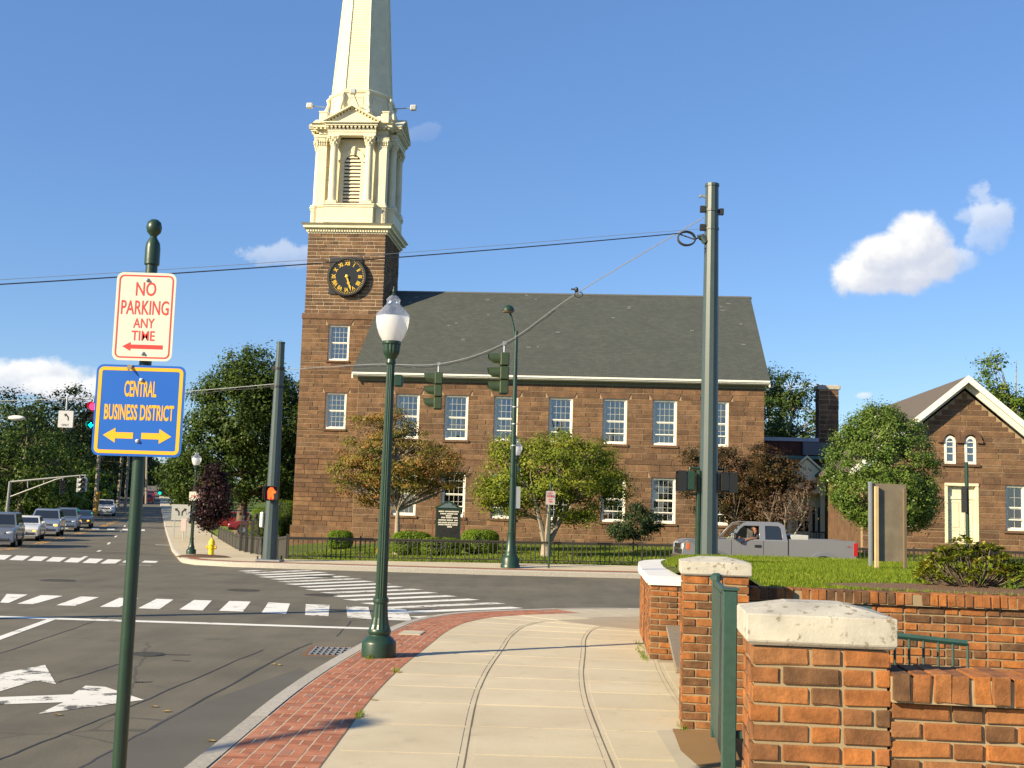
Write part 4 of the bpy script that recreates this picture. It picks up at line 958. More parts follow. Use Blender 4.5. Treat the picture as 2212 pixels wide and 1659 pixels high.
for k in range(8):
    Rz = Matrix.Rotation(R(45*k), 4, 'Z'); m = MB()
    m.bb(-0.42, 0.42, -1.765, -1.74, 25.16, 25.24, M=Rz); m.bb(-0.42, -0.36, -1.765, -1.74, 24.45, 25.16, M=Rz); m.bb(0.36, 0.42, -1.765, -1.74, 24.45, 25.16, M=Rz); m.bb(-0.42, 0.42, -1.765, -1.74, 24.37, 24.45, M=Rz); m.build('drum_panel', cr, steeple)
    Rz = Matrix.Rotation(R(45*k+22.5), 4, 'Z'); m = MB(); y = -1.80*oc
    m.tube([(0, y+0.05, 25.45), (0, y-0.06, 25.3), (0, y-0.02, 25.05), (0, y-0.10, 24.8), (0, y-0.26, 24.45), (0, y-0.30, 24.1)], [0.10, 0.13, 0.10, 0.10, 0.14, 0.17], 8, M=Rz)
    m.ell((0, y-0.05, 25.28), (0.14, 0.13, 0.13), 8, 6, M=Rz); m.ell((0, y-0.24, 24.3), (0.16, 0.17, 0.17), 8, 6, M=Rz); m.build('scroll', cr, steeple, smooth=True)
m = MB(); pf = []; z = 25.72
while z < 51.5:
    r_ = 1.64*(1-(z-25.72)/27.0); pf += [((r_+0.012)*oc, z), (r_*oc-0.012, z+0.155)]; z += 0.16
m.lathe(pf+[(0.05, 52.5)], 8, a0=OA); m.build('spire_clapboards', cr, steeple)
m = MB()
for k in range(8):
    a = OA+R(45*k); r0, r1 = 1.65*oc, 0.08*oc
    m.tube([(r0*math.cos(a), r0*math.sin(a), 25.72), (r1*math.cos(a), r1*math.sin(a), 51.4)], [0.055, 0.03], 6)
m.build('spire_corner_boards', cr, steeple)
def flood(loc, arm, lab):
    f = empty('flood_light', label=lab, cat='flood light', mat=CH @ Matrix.Translation(loc))
    m = MB(); m.box(0, 0, 0, 0.34, 0.26, 0.30, bev=0.03); m.build('housing', cr, f)
    m = MB(); m.tube([(0, 0, 0), arm], 0.03, 8); m.build('arm', MT['galv'], f); m = MB(); m.box(0, -0.135, 0.0, 0.27, 0.01, 0.22); m.build('lens', MT['galv'], f)
flood((AX-3.15, AY-0.1, 25.25), (1.35, 0.1, -0.1), 'cream flood light box on the left arm of the steeple')
flood((AX+3.10, AY-0.1, 25.15), (-1.35, 0.1, -0.05), 'cream flood light box on the right arm of the steeple')
flood((AX+0.10, AY-3.0, 25.05), (0.1, 1.2, -0.45), 'cream flood light box standing above the front pediment')

# ------------------------------------------------------------------ link wing, portico, chimney
wing = empty('link_wing', mat=CH @ Matrix.Translation((NL, 0, 0))); tag(wing, 'low dark brick wing with flat roof between church and gabled hall', 'building')
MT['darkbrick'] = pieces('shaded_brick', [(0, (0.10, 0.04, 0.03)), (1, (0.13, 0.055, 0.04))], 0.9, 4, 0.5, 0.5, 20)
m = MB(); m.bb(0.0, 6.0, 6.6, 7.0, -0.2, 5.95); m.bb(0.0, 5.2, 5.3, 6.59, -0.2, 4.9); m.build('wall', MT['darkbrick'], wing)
m = MB(); m.bb(0.0, 3.9, 6.5, 8.4, 5.95, 6.15); m.build('roof_flashing', simple('blue_flashing', (0.35, 0.40, 0.48), 0.5), wing)
m = MB(); m.bb(0.0, 5.2, 5.1, 6.6, 4.91, 5.07); m.build('copper_edge', MT['copper'], wing)
m = MB(); m.bb(3.0, 6.0, 6.3, 6.59, 5.2, 5.9); m.build('parapet', simple('grey_flashing', (0.16, 0.16, 0.17), 0.7), wing)
ch_ = empty('stone_chimney', mat=CH @ Matrix.Translation((NL+4.6, 7.9, 5.2)) @ Matrix.Scale(1.06, 4)); tag(ch_, 'tall square stone chimney with pale cap behind the low wing', 'chimney')
m = MB(); m.bb(-0.5, 0.5, -0.5, 0.5, -1.5, 3.55); m.build('shaft', MT['tower_mortar'], ch_)
cm = Masonry(ch_, 300); UNIT_KEEP = UNIT
for (ang, dx, dy) in ((0, 0, -0.5), (90, 0.5, 0), (-90, -0.5, 0)):
    cm.wall(Matrix.Translation((dx, dy, 0)) @ Matrix.Rotation(R(ang), 4, 'Z'), stones(-0.5, 0.5, 0.0, 3.5, [], 0.25, 0.28, 0.6), 0.03)
cm.flush(); m = MB(); m.bb(-0.6, 0.6, -0.6, 0.6, 3.55, 3.78, 0.02); m.build('cap', MT['limestone'], ch_)
po = empty('portico', mat=CH @ Matrix.Translation((NL+2.72, 3.8, 0.05)) @ Matrix.Diagonal((0.78, 0.8, 1.03, 1))); tag(po, 'cream gabled entrance porch with a glazed door and copper roof', 'porch')
for sx in (-1.1, 1.1): m = MB(); m.bb(sx-0.14, sx+0.14, -0.14, 0.14, 0.18, 2.75); m.bb(sx-0.2, sx+0.2, -0.2, 0.2, 0, 0.18); m.bb(sx-0.2, sx+0.2, -0.2, 0.2, 2.75, 2.9); m.build('post', MT['cream'], po)
m = MB(); m.bb(-1.28, 1.28, -0.22, 1.5, 2.9, 3.35); m.bb(-1.42, 1.42, -0.4, 1.5, 3.55, 3.70); m.bb(-1.34, 1.34, -0.3, 1.5, 3.36, 3.54)
for k in range(12): m.box(-1.25+k*2.5/11, -0.34, 3.5, 0.1, 0.1, 0.08)
m.build('entablature', MT['cream'], po)
me = curve_mesh('pediment', [[(-1.42, 0), (1.42, 0), (0, 0.95)]], 0.2, MT['cream']); o = bpy.data.objects.new('pediment', me); link(o, po); o.matrix_basis = Matrix.Translation((0, -0.2, 3.70)) @ FACE
for sx in (-1, 1):
    m = MB(); m.add([(sx*1.6, -0.5, 3.62), (0, -0.5, 4.70), (0, 1.6, 4.70), (sx*1.6, 1.6, 3.62), (sx*1.6, -0.5, 3.74), (0, -0.5, 4.83), (0, 1.6, 4.83), (sx*1.6, 1.6, 3.74)], [(0, 1, 5, 4), (4, 5, 6, 7), (0, 3, 2, 1), (3, 7, 6, 2), (0, 4, 7, 3)])
    me = m.mesh('roof', MT['copper']); me.materials.append(MT['cream']); 
    for i in (0,): me.polygons[i].material_index = 1
    link(bpy.data.objects.new('roof', me), po)
m = MB(); m.bb(-0.5, 0.5, 1.0, 1.06, 0.0, 2.4); dd = m.build('door', MT['cream'], po)
m = MB()
for (a, b) in ((0.95, 1.5), (1.6, 2.2)): m.bb(-0.34, 0.02, 0.985, 0.999, a, b); m.bb(0.1, 0.36, 0.985, 0.999, a, b)
m.build('panes', MT['dark'], dd)
m = MB(); m.bb(-1.3, -0.52, 1.0, 1.1, 0, 2.9); m.bb(0.52, 1.3, 1.0, 1.1, 0, 2.9); m.bb(-0.52, 0.52, 1.0, 1.1, 2.41, 2.9); m.build('wall', MT['cream'], po)
m = MB(); m.bb(0.62, 0.8, 0.985, 0.999, 0.9, 2.2); m.bb(1.0, 1.15, 0.985, 0.999, 0.9, 2.2); m.build('sidelights', MT['dark'], po)
m = MB(); m.bb(-1.4, 1.4, -0.3, 1.5, -0.3, -0.0)
for k in range(4): m.bb(1.4+0.3*k, 1.7+0.3*k, -0.3, 1.0, -0.8, -0.08-0.16*k)
m.build('steps', MT['stone_trim'], po)
m = MB()
for y in (-0.25, 0.95):
    m.tube([(0.5, y, 0.95), (1.3, y, 0.95), (3.0, y, 0.05)], 0.025, 6)
    for k in range(14): x = 0.5+k*0.18; z = 0.95 if x < 1.3 else 0.95-(x-1.3)*0.53; m.tube([(x, y, -0.3 if x > 1.4 else 0.0), (x, y, z)], 0.012, 5)
m.build('stair_railing', MT['iron'], po)

# ------------------------------------------------------------------ gabled stone hall on the right
HX, HZ = 28.89, 8.30
hall = empty('stone_hall', mat=CH @ Matrix.Translation((HX, -5.0, 0.0))); tag(hall, 'gabled brownstone hall with cream door and paired arched windows', 'building')
hm = Masonry(hall, 290); SLP = 0.84; HW = 4.55; hz1 = HZ-0.62; ez = hz1-HW*SLP
hops = [(-0.93, 0.55, 0.80, 3.48), (1.74, 2.60, 1.45, 3.47), (-3.05, -2.2, 1.45, 3.47), (-0.91, -0.45, 4.36, 5.6), (-0.03, 0.46, 4.36, 5.6)]
wallcore(hall, I4, -HW, HW, -0.6, ez, [(a, b, c, min(d, ez)) for (a, b, c, d) in hops if c < ez], MT['stone_mortar'], name='front_wall')
# the wall above the eaves line, left open at the paired windows
m = MB(); zs = [ez, 4.36, 5.6, hz1]
for (z0, z1, cut) in ((ez, 4.36, None), (4.36, 5.6, ((-0.91, -0.45), (-0.03, 0.46))), (5.6, hz1, None)):
    if z1 <= z0: continue
    w0 = (hz1-z0)/SLP; w1 = (hz1-z1)/SLP; spans = [(None, None)] if cut is None else [(None, -0.91), (-0.45, -0.03), (0.46, None)]
    for (a, b) in spans:
        p = [(-w0 if a is None else a, z0), (w0 if b is None else b, z0), (w1 if b is None else b, z1), (-w1-1e-4 if a is None else a, z1)]
        m.add([(x, y, z) for y in (0, 0.35) for (x, z) in p], [(0, 1, 2, 3), (7, 6, 5, 4), (0, 4, 5, 1), (1, 5, 6, 2), (3, 2, 6, 7), (0, 3, 7, 4)])
m.build('gable_wall', MT['stone_mortar'], hall)
hl = [(1.74-0.2, 2.6+0.2, 3.47, 3.77), (-3.25, -2.0, 3.47, 3.77), (-1.1, 0.75, 3.48, 3.78), (1.62, 2.72, 1.33, 1.45), (-3.2, -2.1, 1.33, 1.45), (-1.05, 0.62, 4.24, 4.36)]
hoods = [(-1.22, 0.78, 5.45, 6.0)]
hm.wall(I4, stones(-HW, HW, -0.6, hz1-0.1, hops+hl, 0.26, 0.55, 1.2, 0.1, gable=(0, hz1, SLP)), 0.030)
hm.flush()
for (a, b, c, d) in hl[:2]+hl[2:3]:
    m = MB(); m.bb(a, b, -0.035, 0.2, c+0.003, d-0.005, 0.01); m.build('lintel', MT['stone_trim'], hall)
for (a, b, c, d) in hl[3:]:
    m = MB(); m.bb(a, b, -0.10, 0.16, c, d-0.003, 0.01); m.build('window_sill', MT['stone_trim'], hall)
window(hall, I4, 1.74, 2.60, 1.45, 3.47, 2, 2, single=True, curt=1); window(hall, I4, -3.05, -2.2, 1.45, 3.47, 2, 2, single=True)
for cx in (-0.68, 0.215):
    me = curve_mesh('arched_window', [arch_poly(0.50, 4.36, 5.37, 10, cx), arch_poly(0.30, 4.48, 5.35, 10, cx)], 0.12, MT['white']); o = bpy.data.objects.new('arched_window', me); link(o, hall); o.matrix_basis = Matrix.Translation((0, 0.02, 0)) @ FACE
    m = MB(); m.bb(cx-0.16, cx+0.16, -0.02, 0.02, 4.80, 4.84); m.bb(cx-0.16, cx+0.16, -0.02, 0.02, 5.10, 5.14); m.bb(cx-0.16, cx+0.16, -0.02, 0.02, 5.33, 5.37); m.build('muntins', MT['white'], o)
    o2 = o
    me = curve_mesh('pane', [arch_poly(0.32, 4.46, 5.35, 10, cx)], 0.006, MT['pane']); o = bpy.data.objects.new('pane', me); link(o, o2); o.matrix_basis = o2.matrix_basis.inverted() @ Matrix.Translation((0, 0.04, 0)) @ FACE
    m_ = o2.children[0]; m_.matrix_basis = o2.matrix_basis.inverted()
    m = MB(); m.bb(cx-0.25, cx+0.25, 0.3, 0.32, 4.3, 5.7); m.build('dark_room', MT['dark'], hall)
    n = 14; ol = [(cx+0.50*math.cos(math.pi*k/n), 5.42+0.50*math.sin(math.pi*k/n)) for k in range(n+1)] + [(cx+0.27*math.cos(math.pi*k/n), 5.42+0.27*math.sin(math.pi*k/n)) for k in range(n, -1, -1)]
    me = curve_mesh('arch_hood', [ol], 0.22, MT['stone_trim']); o = bpy.data.objects.new('arch_hood', me); link(o, hall); o.matrix_basis = Matrix.Translation((0, -0.0, 0)) @ FACE
m = MB(); m.bb(-1.22, -0.97, -0.13, 0.1, 5.30, 5.42, 0.01); m.bb(-0.42, -0.05, -0.13, 0.1, 5.30, 5.42, 0.01); m.bb(0.50, 0.76, -0.13, 0.1, 5.30, 5.42, 0.01); m.build('hood_stop', MT['stone_trim'], hall)
# cream door with transom
m = MB(); m.bb(-0.93, -0.80, -0.03, 0.3, 0.80, 3.48); m.bb(0.42, 0.55, -0.03, 0.3, 0.80, 3.48); m.bb(-0.80, 0.42, -0.03, 0.3, 3.36, 3.48); m.bb(-0.93, 0.55, -0.06, -0.032, 3.38, 3.50); m.build('door_frame', MT['cream'], hall)
m = MB(); m.bb(-0.80, 0.42, 0.14, 0.2, 0.80, 2.78); m.bb(-0.80, 0.42, 0.10, 0.2, 2.78, 2.90); m.bb(-0.80, 0.42, 0.16, 0.2, 2.90, 3.36); dr_ = m.build('door', MT['cream'], hall)
m = MB()
for cx in (-0.48, 0.12):
    for (z0, z1) in ((0.98, 1.40), (1.52, 2.66)):
        for (a, b, c, d) in ((-0.2, -0.17, z0, z1), (0.17, 0.2, z0, z1), (-0.17, 0.17, z0, z0+0.03), (-0.17, 0.17, z1-0.03, z1)): m.bb(cx+a, cx+b, 0.122, 0.139, c, d)
m.build('door_panels', MT['cream'], dr_)
m = MB(); m.bb(-1.15, 0.8, -0.45, 0.0, 0.55, 0.79, 0.02); m.build('door_step', MT['stone_trim'], hall)
# body and roof
m = MB(); m.bb(-HW, -HW+0.35, 0.36, 16, -0.6, ez); m.bb(HW-0.35, HW, 0.36, 16, -0.6, ez); m.build('side_wall', MT['stone_trim'], hall)
ra = math.atan(SLP); hl_ = (HW+0.55)/math.cos(ra); MT['brownroof'] = simple('brown_shingles', (0.105, 0.085, 0.068), 0.9, 0, 0.2, 9, 0.5)
for sx in (-1, 1):
    m = MB(); m.add([(0, -0.55, HZ), (sx*(HW+0.55), -0.55, HZ-(HW+0.55)*SLP), (sx*(HW+0.55), 16.3, HZ-(HW+0.55)*SLP), (0, 16.3, HZ), (0, -0.55, HZ-0.12), (sx*(HW+0.55), -0.55, HZ-(HW+0.55)*SLP-0.12), (sx*(HW+0.55), 16.3, HZ-(HW+0.55)*SLP-0.12), (0, 16.3, HZ-0.12)], [(0, 1, 2, 3), (4, 7, 6, 5), (0, 4, 5, 1), (1, 5, 6, 2), (2, 6, 7, 3)])
    m.build('roof', MT['brownroof'], hall)
    m = MB()
    for (y0, y1, d0, d1) in ((-0.62, -0.555, -0.02, 0.30), (-0.555, -0.02, 0.13, 0.17)):
        a0, a1 = HZ-d0, HZ-d1; x1 = sx*(HW+0.6); q = (HW+0.6)*SLP
        m.add([(0, y0, a1), (x1, y0, a1-q), (x1, y0, a0-q), (0, y0, a0), (0, y1, a1), (x1, y1, a1-q), (x1, y1, a0-q), (0, y1, a0)], [(0, 1, 2, 3), (7, 6, 5, 4), (0, 4, 5, 1), (3, 2, 6, 7), (1, 5, 6, 2)])
    m.add([(0, -0.12, HZ-0.17), (sx*(HW+0.1), -0.12, HZ-0.17-(HW+0.1)*SLP), (sx*(HW+0.1), -0.12, HZ-0.48-(HW+0.1)*SLP), (0, -0.12, HZ-0.48), (0, 0, HZ-0.17), (sx*(HW+0.1), 0, HZ-0.17-(HW+0.1)*SLP), (sx*(HW+0.1), 0, HZ-0.48-(HW+0.1)*SLP), (0, 0, HZ-0.48)], [(0, 1, 2, 3), (2, 6, 7, 3), (0, 4, 5, 1)])
    m.build('rake_board', MT['white'], hall)
m = MB(); m.add([(-3.2, 3.0, HZ-3.2*SLP+0.03), (-2.0, 3.0, HZ-2.0*SLP+0.03), (-2.0, 4.2, HZ-2.0*SLP+0.03), (-3.2, 4.2, HZ-3.2*SLP+0.03), (-3.2, 3.0, HZ-3.2*SLP+0.13), (-2.0, 3.0, HZ-2.0*SLP+0.13), (-2.0, 4.2, HZ-2.0*SLP+0.13), (-3.2, 4.2, HZ-3.2*SLP+0.13)], [(4, 5, 6, 7), (0, 1, 5, 4), (1, 2, 6, 5), (3, 0, 4, 7), (2, 3, 7, 6)]); m.build('skylight', MT['white'], hall)
# ------------------------------------------------------------------ brick piers and walls on the right
WA = R(6.5); WF = Matrix.Rotation(-WA, 4, 'Z')
def wf(u, v, z=0.0): return WF @ Vector((u, v, z))
BRK = {}
class BrickWork:
    def __init__(s, root, limit=295): s.root = root; s.limit = limit; s.p = []; s.mi = root.matrix_world.inverted()
    def brick(s, M, sx, sy, sz): s.p.append((M, sx, sy, sz))
    def face(s, Mf, u0, u1, z0, nc, par=0, depth=0.10, proud=0.0045, pitch=0.0677, hole=None, ends=(0, 0)):
        """Flemish courses on the face of frame Mf (X along, Y inward, Z up)"""
        for c in range(nc):
            x = u0 + (ends[0] if (c+par) % 2 else 0); k = (c+par) % 2; e = u1 - (ends[1] if (c+par) % 2 else 0)
            first = True
            while x < e-0.01:
                l = 0.203 if k % 2 else 0.097
                if first and (c+par) % 2 == 0: l = 0.097
                if e-x-l < 0.06: l = e-x
                first = False; k += 1
                zc = z0+(c+0.5)*pitch
                if not hole or not hole(x+l/2, zc):
                    M = Mf @ Matrix.Translation((x+l/2, depth/2-proud+rng.gauss(0, 0.0016), zc+rng.gauss(0, 0.001))) @ Matrix.Rotation(rng.gauss(0, 0.006), 4, 'Y') @ Matrix.Rotation(rng.gauss(0, 0.008), 4, 'Z')
                    s.brick(M, l, depth, pitch-0.0135)
                x += l+0.0135
    def rowlock(s, Mf, u0, u1, z0, depth=0.205, y0=-0.045):
        x = u0
        while x < u1:
            w = 0.058; M = Mf @ Matrix.Translation((x+w/2, y0+depth/2+rng.gauss(0, 0.004), z0+0.048+rng.gauss(0, 0.002))) @ Matrix.Rotation(rng.gauss(0, 0.02), 4, 'Z') @ Matrix.Rotation(rng.gauss(0, 0.02), 4, 'Y')
            s.brick(M, w, depth, 0.096); x += w+0.0105
    def flush(s):
        key = lambda q: (q[0].translation-CAMP).length/(q[1]*q[3]+q[1]*q[2])**0.5
        s.p.sort(key=key); m = MB()
        for i, (M, sx, sy, sz) in enumerate(s.p):
            if i < s.limit:
                k = (round(sx, 2), round(sy, 2), round(sz, 3), rng.randrange(6))
                if k not in BRK:
                    v, f = bevbox_data(k[0], k[1], k[2], 0.0032); v = [(a+rng.gauss(0, 0.0016), b+rng.gauss(0, 0.0008), c+rng.gauss(0, 0.0016)) for a, b, c in v]
                    BRK[k] = MB().add(v, f).mesh('brick', MT['brick'])
                o = bpy.data.objects.new('brick', BRK[k]); link(o, s.root); o.matrix_basis = s.mi @ M
            else:
                v, f = bevbox_data(sx, sy, sz, 0.005); m.add(v, f, s.mi @ M, rng.random())
        if m.v: tag(m.build('small_bricks', MT['brick'], s.root), kind='stuff')
def capstone(root, w, d, z0, M):
    m = MB(); h = 0.112; b = 0.016; hw, hd = w/2, d/2
    prof_ = [(hw-b, hd-b, z0), (hw, hd, z0+b), (hw, hd, z0+h), (hw*0.38, hd*0.38, z0+h+0.038)]
    for (a, c, z) in prof_: m.v += [tuple(M @ Vector(p)) for p in ((-a, -c, z), (a, -c, z), (a, c, z), (-a, c, z))]; m.t += [0]*4
    for i in range(3): m.f += [(4*i+j, 4*i+(j+1) % 4, 4*(i+1)+(j+1) % 4, 4*(i+1)+j) for j in range(4)]
    m.f += [(3, 2, 1, 0), (12, 13, 14, 15)]; me = m.mesh('capstone', MT['limestone'])
    bm = bmesh.new(); bm.from_mesh(me); bmesh.ops.bevel(bm, geom=[e for e in bm.edges], offset=0.0035, segments=1, affect='EDGES'); bmesh.ops.subdivide_edges(bm, edges=bm.edges[:], cuts=2, use_grid_fill=True)
    r_ = random.Random(5)
    for v in bm.verts: v.co += Vector((r_.gauss(0, 1), r_.gauss(0, 1), r_.gauss(0, 1)))*0.0005
    bm.to_mesh(me); bm.free(); link(bpy.data.objects.new('capstone', me), root)
def pier(u, v, w, d, zt, lab, nc=18):
    root = empty('brick_pier', mat=WF @ Matrix.Translation((u+w/2, v+d/2, 0))); tag(root, lab, 'pier'); bpy.context.view_layer.update()
    m = MB(); m.bb(-w/2+0.012, w/2-0.012, -d/2+0.012, d/2-0.012, -0.1, zt-0.003); m.build('mortar_core', MT['mortar'], root)
    bw = BrickWork(root); P = (zt)/nc
    for (ang, hw, hd, par) in ((0, w/2, d/2, 0), (-90, d/2, w/2, 1), (90, d/2, w/2, 1), (180, w/2, d/2, 0)):
        Mf = root.matrix_world @ Matrix.Rotation(R(ang), 4, 'Z') @ Matrix.Translation((0, -hd+0.007, 0))
        if ang in (0, 180): bw.face(Mf, -hw, hw, 0, nc, par, pitch=P)
        else: bw.face(Mf, -hw, hw, 0, nc, par, pitch=P, ends=(0.107, 0.107), proud=0.0065) if False else bw.face(Mf, -hw+0.108, hw-0.108, 0, nc, par, pitch=P)
    bw.flush(); capstone(root, w+0.042, d+0.042, zt+0.002, I4); return root
pier(0.412, 4.373, 0.492, 0.40, 1.236, 'near brick pier with pitted limestone cap at the frame corner', 18)
pier(0.352, 9.60, 0.525, 0.50, 1.212, 'brick pier with mossy limestone cap beyond the green gate', 18)
def brickwall(name, lab, u0, v0, ln, ang, zt, th, nc, cop=True, z0=0.0, hole=None, limit=295, skipz=None):
    root = empty(name, mat=WF @ Matrix.Translation((u0, v0, 0)) @ Matrix.Rotation(R(ang), 4, 'Z')); tag(root, lab, 'wall'); bpy.context.view_layer.update()
    m = MB(); m.bb(0, ln, 0.008, th, -0.1, zt); m.build('mortar_core', MT['mortar'], root)
    bw = BrickWork(root, limit); P = (zt-z0)/nc; bw.face(root.matrix_world, 0.004, ln, z0, nc, 0, pitch=P)
    if cop: bw.rowlock(root.matrix_world, 0.004, ln, zt+0.008, depth=max(0.205, th+0.05))
    bw.flush()
    if cop: m = MB(); m.bb(0.0, ln, -0.036, th-0.005, zt+0.0005, zt+0.090); m.build('coping_mortar', MT['mortar'], root)
    return root
brickwall('garden_wall', 'low red brick wall with rowlock coping running right from the near pier', 0.903, 4.385, 2.2, 0, 1.058, 0.24, 16)
brickwall('retaining_wall', 'red brick retaining wall with rowlock coping below the raised lawn', 0.86, 9.97, 4.6, 0, 1.015, 0.20, 15, limit=298)
brickwall('stair_wall', 'brick stair wall hidden behind the near pier', 0.74, 7.5, 2.55, -90, 1.0, 0.22, 15, limit=150)
m = MB(); m.add([tuple(wf(0.85, 4.7, 0.004)), tuple(wf(6, 4.7, 0.004)), tuple(wf(6, 9.96, 0.004)), tuple(wf(0.85, 9.96, 0.004))], [(0, 1, 2, 3)]); tag(m.build('courtyard_floor', MT['ramp']), kind='structure')
# planter wall with white coping, curving round the corner
PWP = Path([(1.72, 13.9), (1.83, 15.4), (1.97, 17.2), (2.15, 18.3), (2.55, 19.1), (3.2, 19.6), (4.2, 19.8), (8, 20.1), (20, 20.9)])
PT = 0.865
pw = empty('planter_wall', (1.72, 13.9, 0)); tag(pw, 'curving orange brick planter wall capped with white stone at the street corner', 'wall'); bpy.context.view_layer.update()
bw = BrickWork(pw, 295); nc = 13; P = PT/nc
Mfr = Matrix.Translation((1.72, 13.9, 0)) @ Matrix.Rotation(-WA, 4, 'Z')
bw.face(Mfr, 0.0, 0.95, 0, nc, 0, pitch=P)
for c in range(nc):
    s_ = 0.108 if c % 2 else 0.215; k = c % 2
    while s_ < 14:
        l = 0.203 if k % 2 else 0.097; k += 1; a = PWP.at(s_, 0); b = PWP.at(s_+l, 0); t_ = (b-a).normalized(); ang = math.atan2(t_.y, t_.x)
        mid = PWP.at(s_+l/2, 0.05)
        bw.brick(Matrix.Translation((mid.x, mid.y, (c+0.5)*P)) @ Matrix.Rotation(ang, 4, 'Z'), l, 0.10, P-0.0105); s_ += l+0.0105
bw.flush()
m = MB(); n = 60; inn = [PWP.at(14*i/n, 0.012) for i in range(n+1)]; out = [PWP.at(14*i/n, 0.32) for i in range(n+1)]
pl = [(p.x-1.72, p.y-13.9) for p in inn] + [(p.x-1.72, p.y-13.9) for p in out[::-1]]
for i in range(n): m.prism([pl[i], pl[i+1], pl[2*n-i], pl[2*n+1-i]], -0.1, PT-0.002, cap=True)
fr = [WF @ Vector(p) for p in ((0, 0.012, 0), (0.95, 0.012, 0), (0.95, 0.3, 0), (0.0, 0.3, 0))]; m.prism([(p.x, p.y) for p in fr], -0.1, PT-0.001)
m.build('mortar_core', MT['mortar'], pw)
def copstone(s0, s1, o0=-0.035, o1=0.36):
    k = 6; a = [PWP.at(lerp(s0, s1, i/k), o0) for i in range(k+1)]; b = [PWP.at(lerp(s0, s1, i/k), o1) for i in range(k+1)]; m = MB()
    for i in range(k): m.prism([(p.x-1.72, p.y-13.9) for p in (a[i], b[i], b[i+1], a[i+1])][::-1], PT+0.002, PT+0.105, cap=True)
    m.build('coping_stone', MT['marble'], pw)
ss = [0.36, 1.7, 3.1, 4.4, 5.6, 6.8, 8.2, 9.6, 11, 12.4, 13.8]
for a, b in zip(ss[:-1], ss[1:]): copstone(a+0.004, b-0.004)
c0 = WF.to_3x3()
for (u0, u1) in ((-0.035, 0.555), (0.565, 0.98)):
    m = MB(); v = [(u0, -0.035), (u1, -0.035), (u1, 0.36), (u0, 0.36)]; m.prism([tuple((c0 @ Vector((a, b, 0)))[:2]) for a, b in v], PT+0.0025, PT+0.1055); m.build('coping_stone', MT['marble'], pw)
m = MB(); m.prism([tuple((c0 @ Vector((a, b, 0)))[:2]) for a, b in ((0.375, -0.010), (0.392, -0.010), (0.392, 0.02), (0.375, 0.02))], 0.0, PT); m.build('caulk_joint', MT['marble'], pw)
# niche wall and bench
brickwall('niche_wall', 'brick back wall of the bench niche between pier and planter', 0.90, 14.0, 3.9, -90, 0.95, 0.2, 14, cop=False, limit=120)
be = empty('plank_bench', mat=WF @ Matrix.Translation((0.28, 10.15, 0))); tag(be, 'weathered wooden plank bench between the brick pier and planter wall', 'bench')
for k in range(3): m = MB(); m.bb(0.04+k*0.19, 0.22+k*0.19, 0, 3.82, 0.36, 0.41, 0.006); m.build('plank', MT['wood'], be)
for v in (0.5, 3.2): m = MB(); m.bb(0.12, 0.55, v, v+0.1, 0.0, 0.355); m.build('leg', MT['wood'], be)
# raised lawn
m = MB()
def zl2(x, y): return 1.095 - 0.055*sst((y-13)/5) - 0.09*sst((2.9-x)/0.9) if y > 12 else 1.095
bl = [wf(1.05, 10.15), wf(6.2, 10.15)]
gx = np.linspace(0, 1, 30); gy = np.linspace(0, 1, 26)
def lawn_pt(a, b):
    y = lerp(10.0, 20.6, b); lo = 2.2
    if y < 13.9: lo = (wf(1.08, y).x)
    else:
        best = 1e9
        for i in range(70):
            q = PWP.at(14*i/70, 0.30)
            if abs(q.y-y) < best and q.y <= 19.95: best = abs(q.y-y); lo = q.x
    x = lerp(lo, 20, a**1.6); ymin = 10.13 - (x-1.1)*math.tan(WA)+0.0
    y = lerp(ymin, 19.55+0.02*x if x > 3.5 else min(20, 19.9), b) if y < 14 else y
    return x, y
LP = []
for b in gy:
    for a in gx:
        x, y = lawn_pt(a, b); y = min(y, 19.5+0.07*x if x > 3.2 else 19.4); LP.append((x, y, zl2(x, y)))
m.v = LP; m.t = [0]*len(LP); m.f = [(j*30+i, j*30+i+1, (j+1)*30+i+1, (j+1)*30+i) for j in range(25) for i in range(29)]
tag(m.build('raised_lawn', MT['grass_ground'], smooth=True), kind='structure')
m = MB(); k = 20
ctr = Vector((4.35, 10.75, 1.10)); m.v = [tuple(ctr + Vector((0, 0, 0.05)))]+[tuple(ctr + Vector((1.35*math.cos(2*math.pi*i/k)*(1+0.12*rng.random()), 0.62*math.sin(2*math.pi*i/k)*(1+0.2*rng.random()), 0.004))) for i in range(k)]; m.t = [0]*(k+1); m.f = [(0, i+1, (i+1) % k+1) for i in range(k)]
tag(m.build('mulch', MT['soil'], smooth=True), kind='structure')
# green gate leaf in the opening
gt = empty('gate', mat=WF @ Matrix.Translation((0.585, 7.72, 0.04))); tag(gt, 'dark green steel mesh gate standing between the two brick piers', 'gate')
m = MB(); m.bb(-0.045, 0.045, -0.05, 0.05, 0.0, 1.185, 0.006); m.bb(-0.055, 0.055, -0.06, 0.06, 1.186, 1.20); m.build('near_post', MT['green2'], gt)
m = MB(); m.bb(-0.03, 0.03, 1.36, 1.42, 0.0, 1.17, 0.006); m.lathe([(0.045, 1.17), (0.045, 1.21), (0.02, 1.225)], 12, (0, 1.39, 0)); m.build('far_post', MT['green2'], gt)
for z in (0.06, 0.62, 1.12): m = MB(); m.bb(-0.02, 0.02, 0.052, 1.358, z, z+0.05, 0.004); m.build('rail', MT['green2'], gt)
m = MB(); m.bb(-0.026, -0.021, 0.055, 1.355, 0.09, 1.13)
m.build('mesh_panel', MT['green2'], gt)
m = MB()
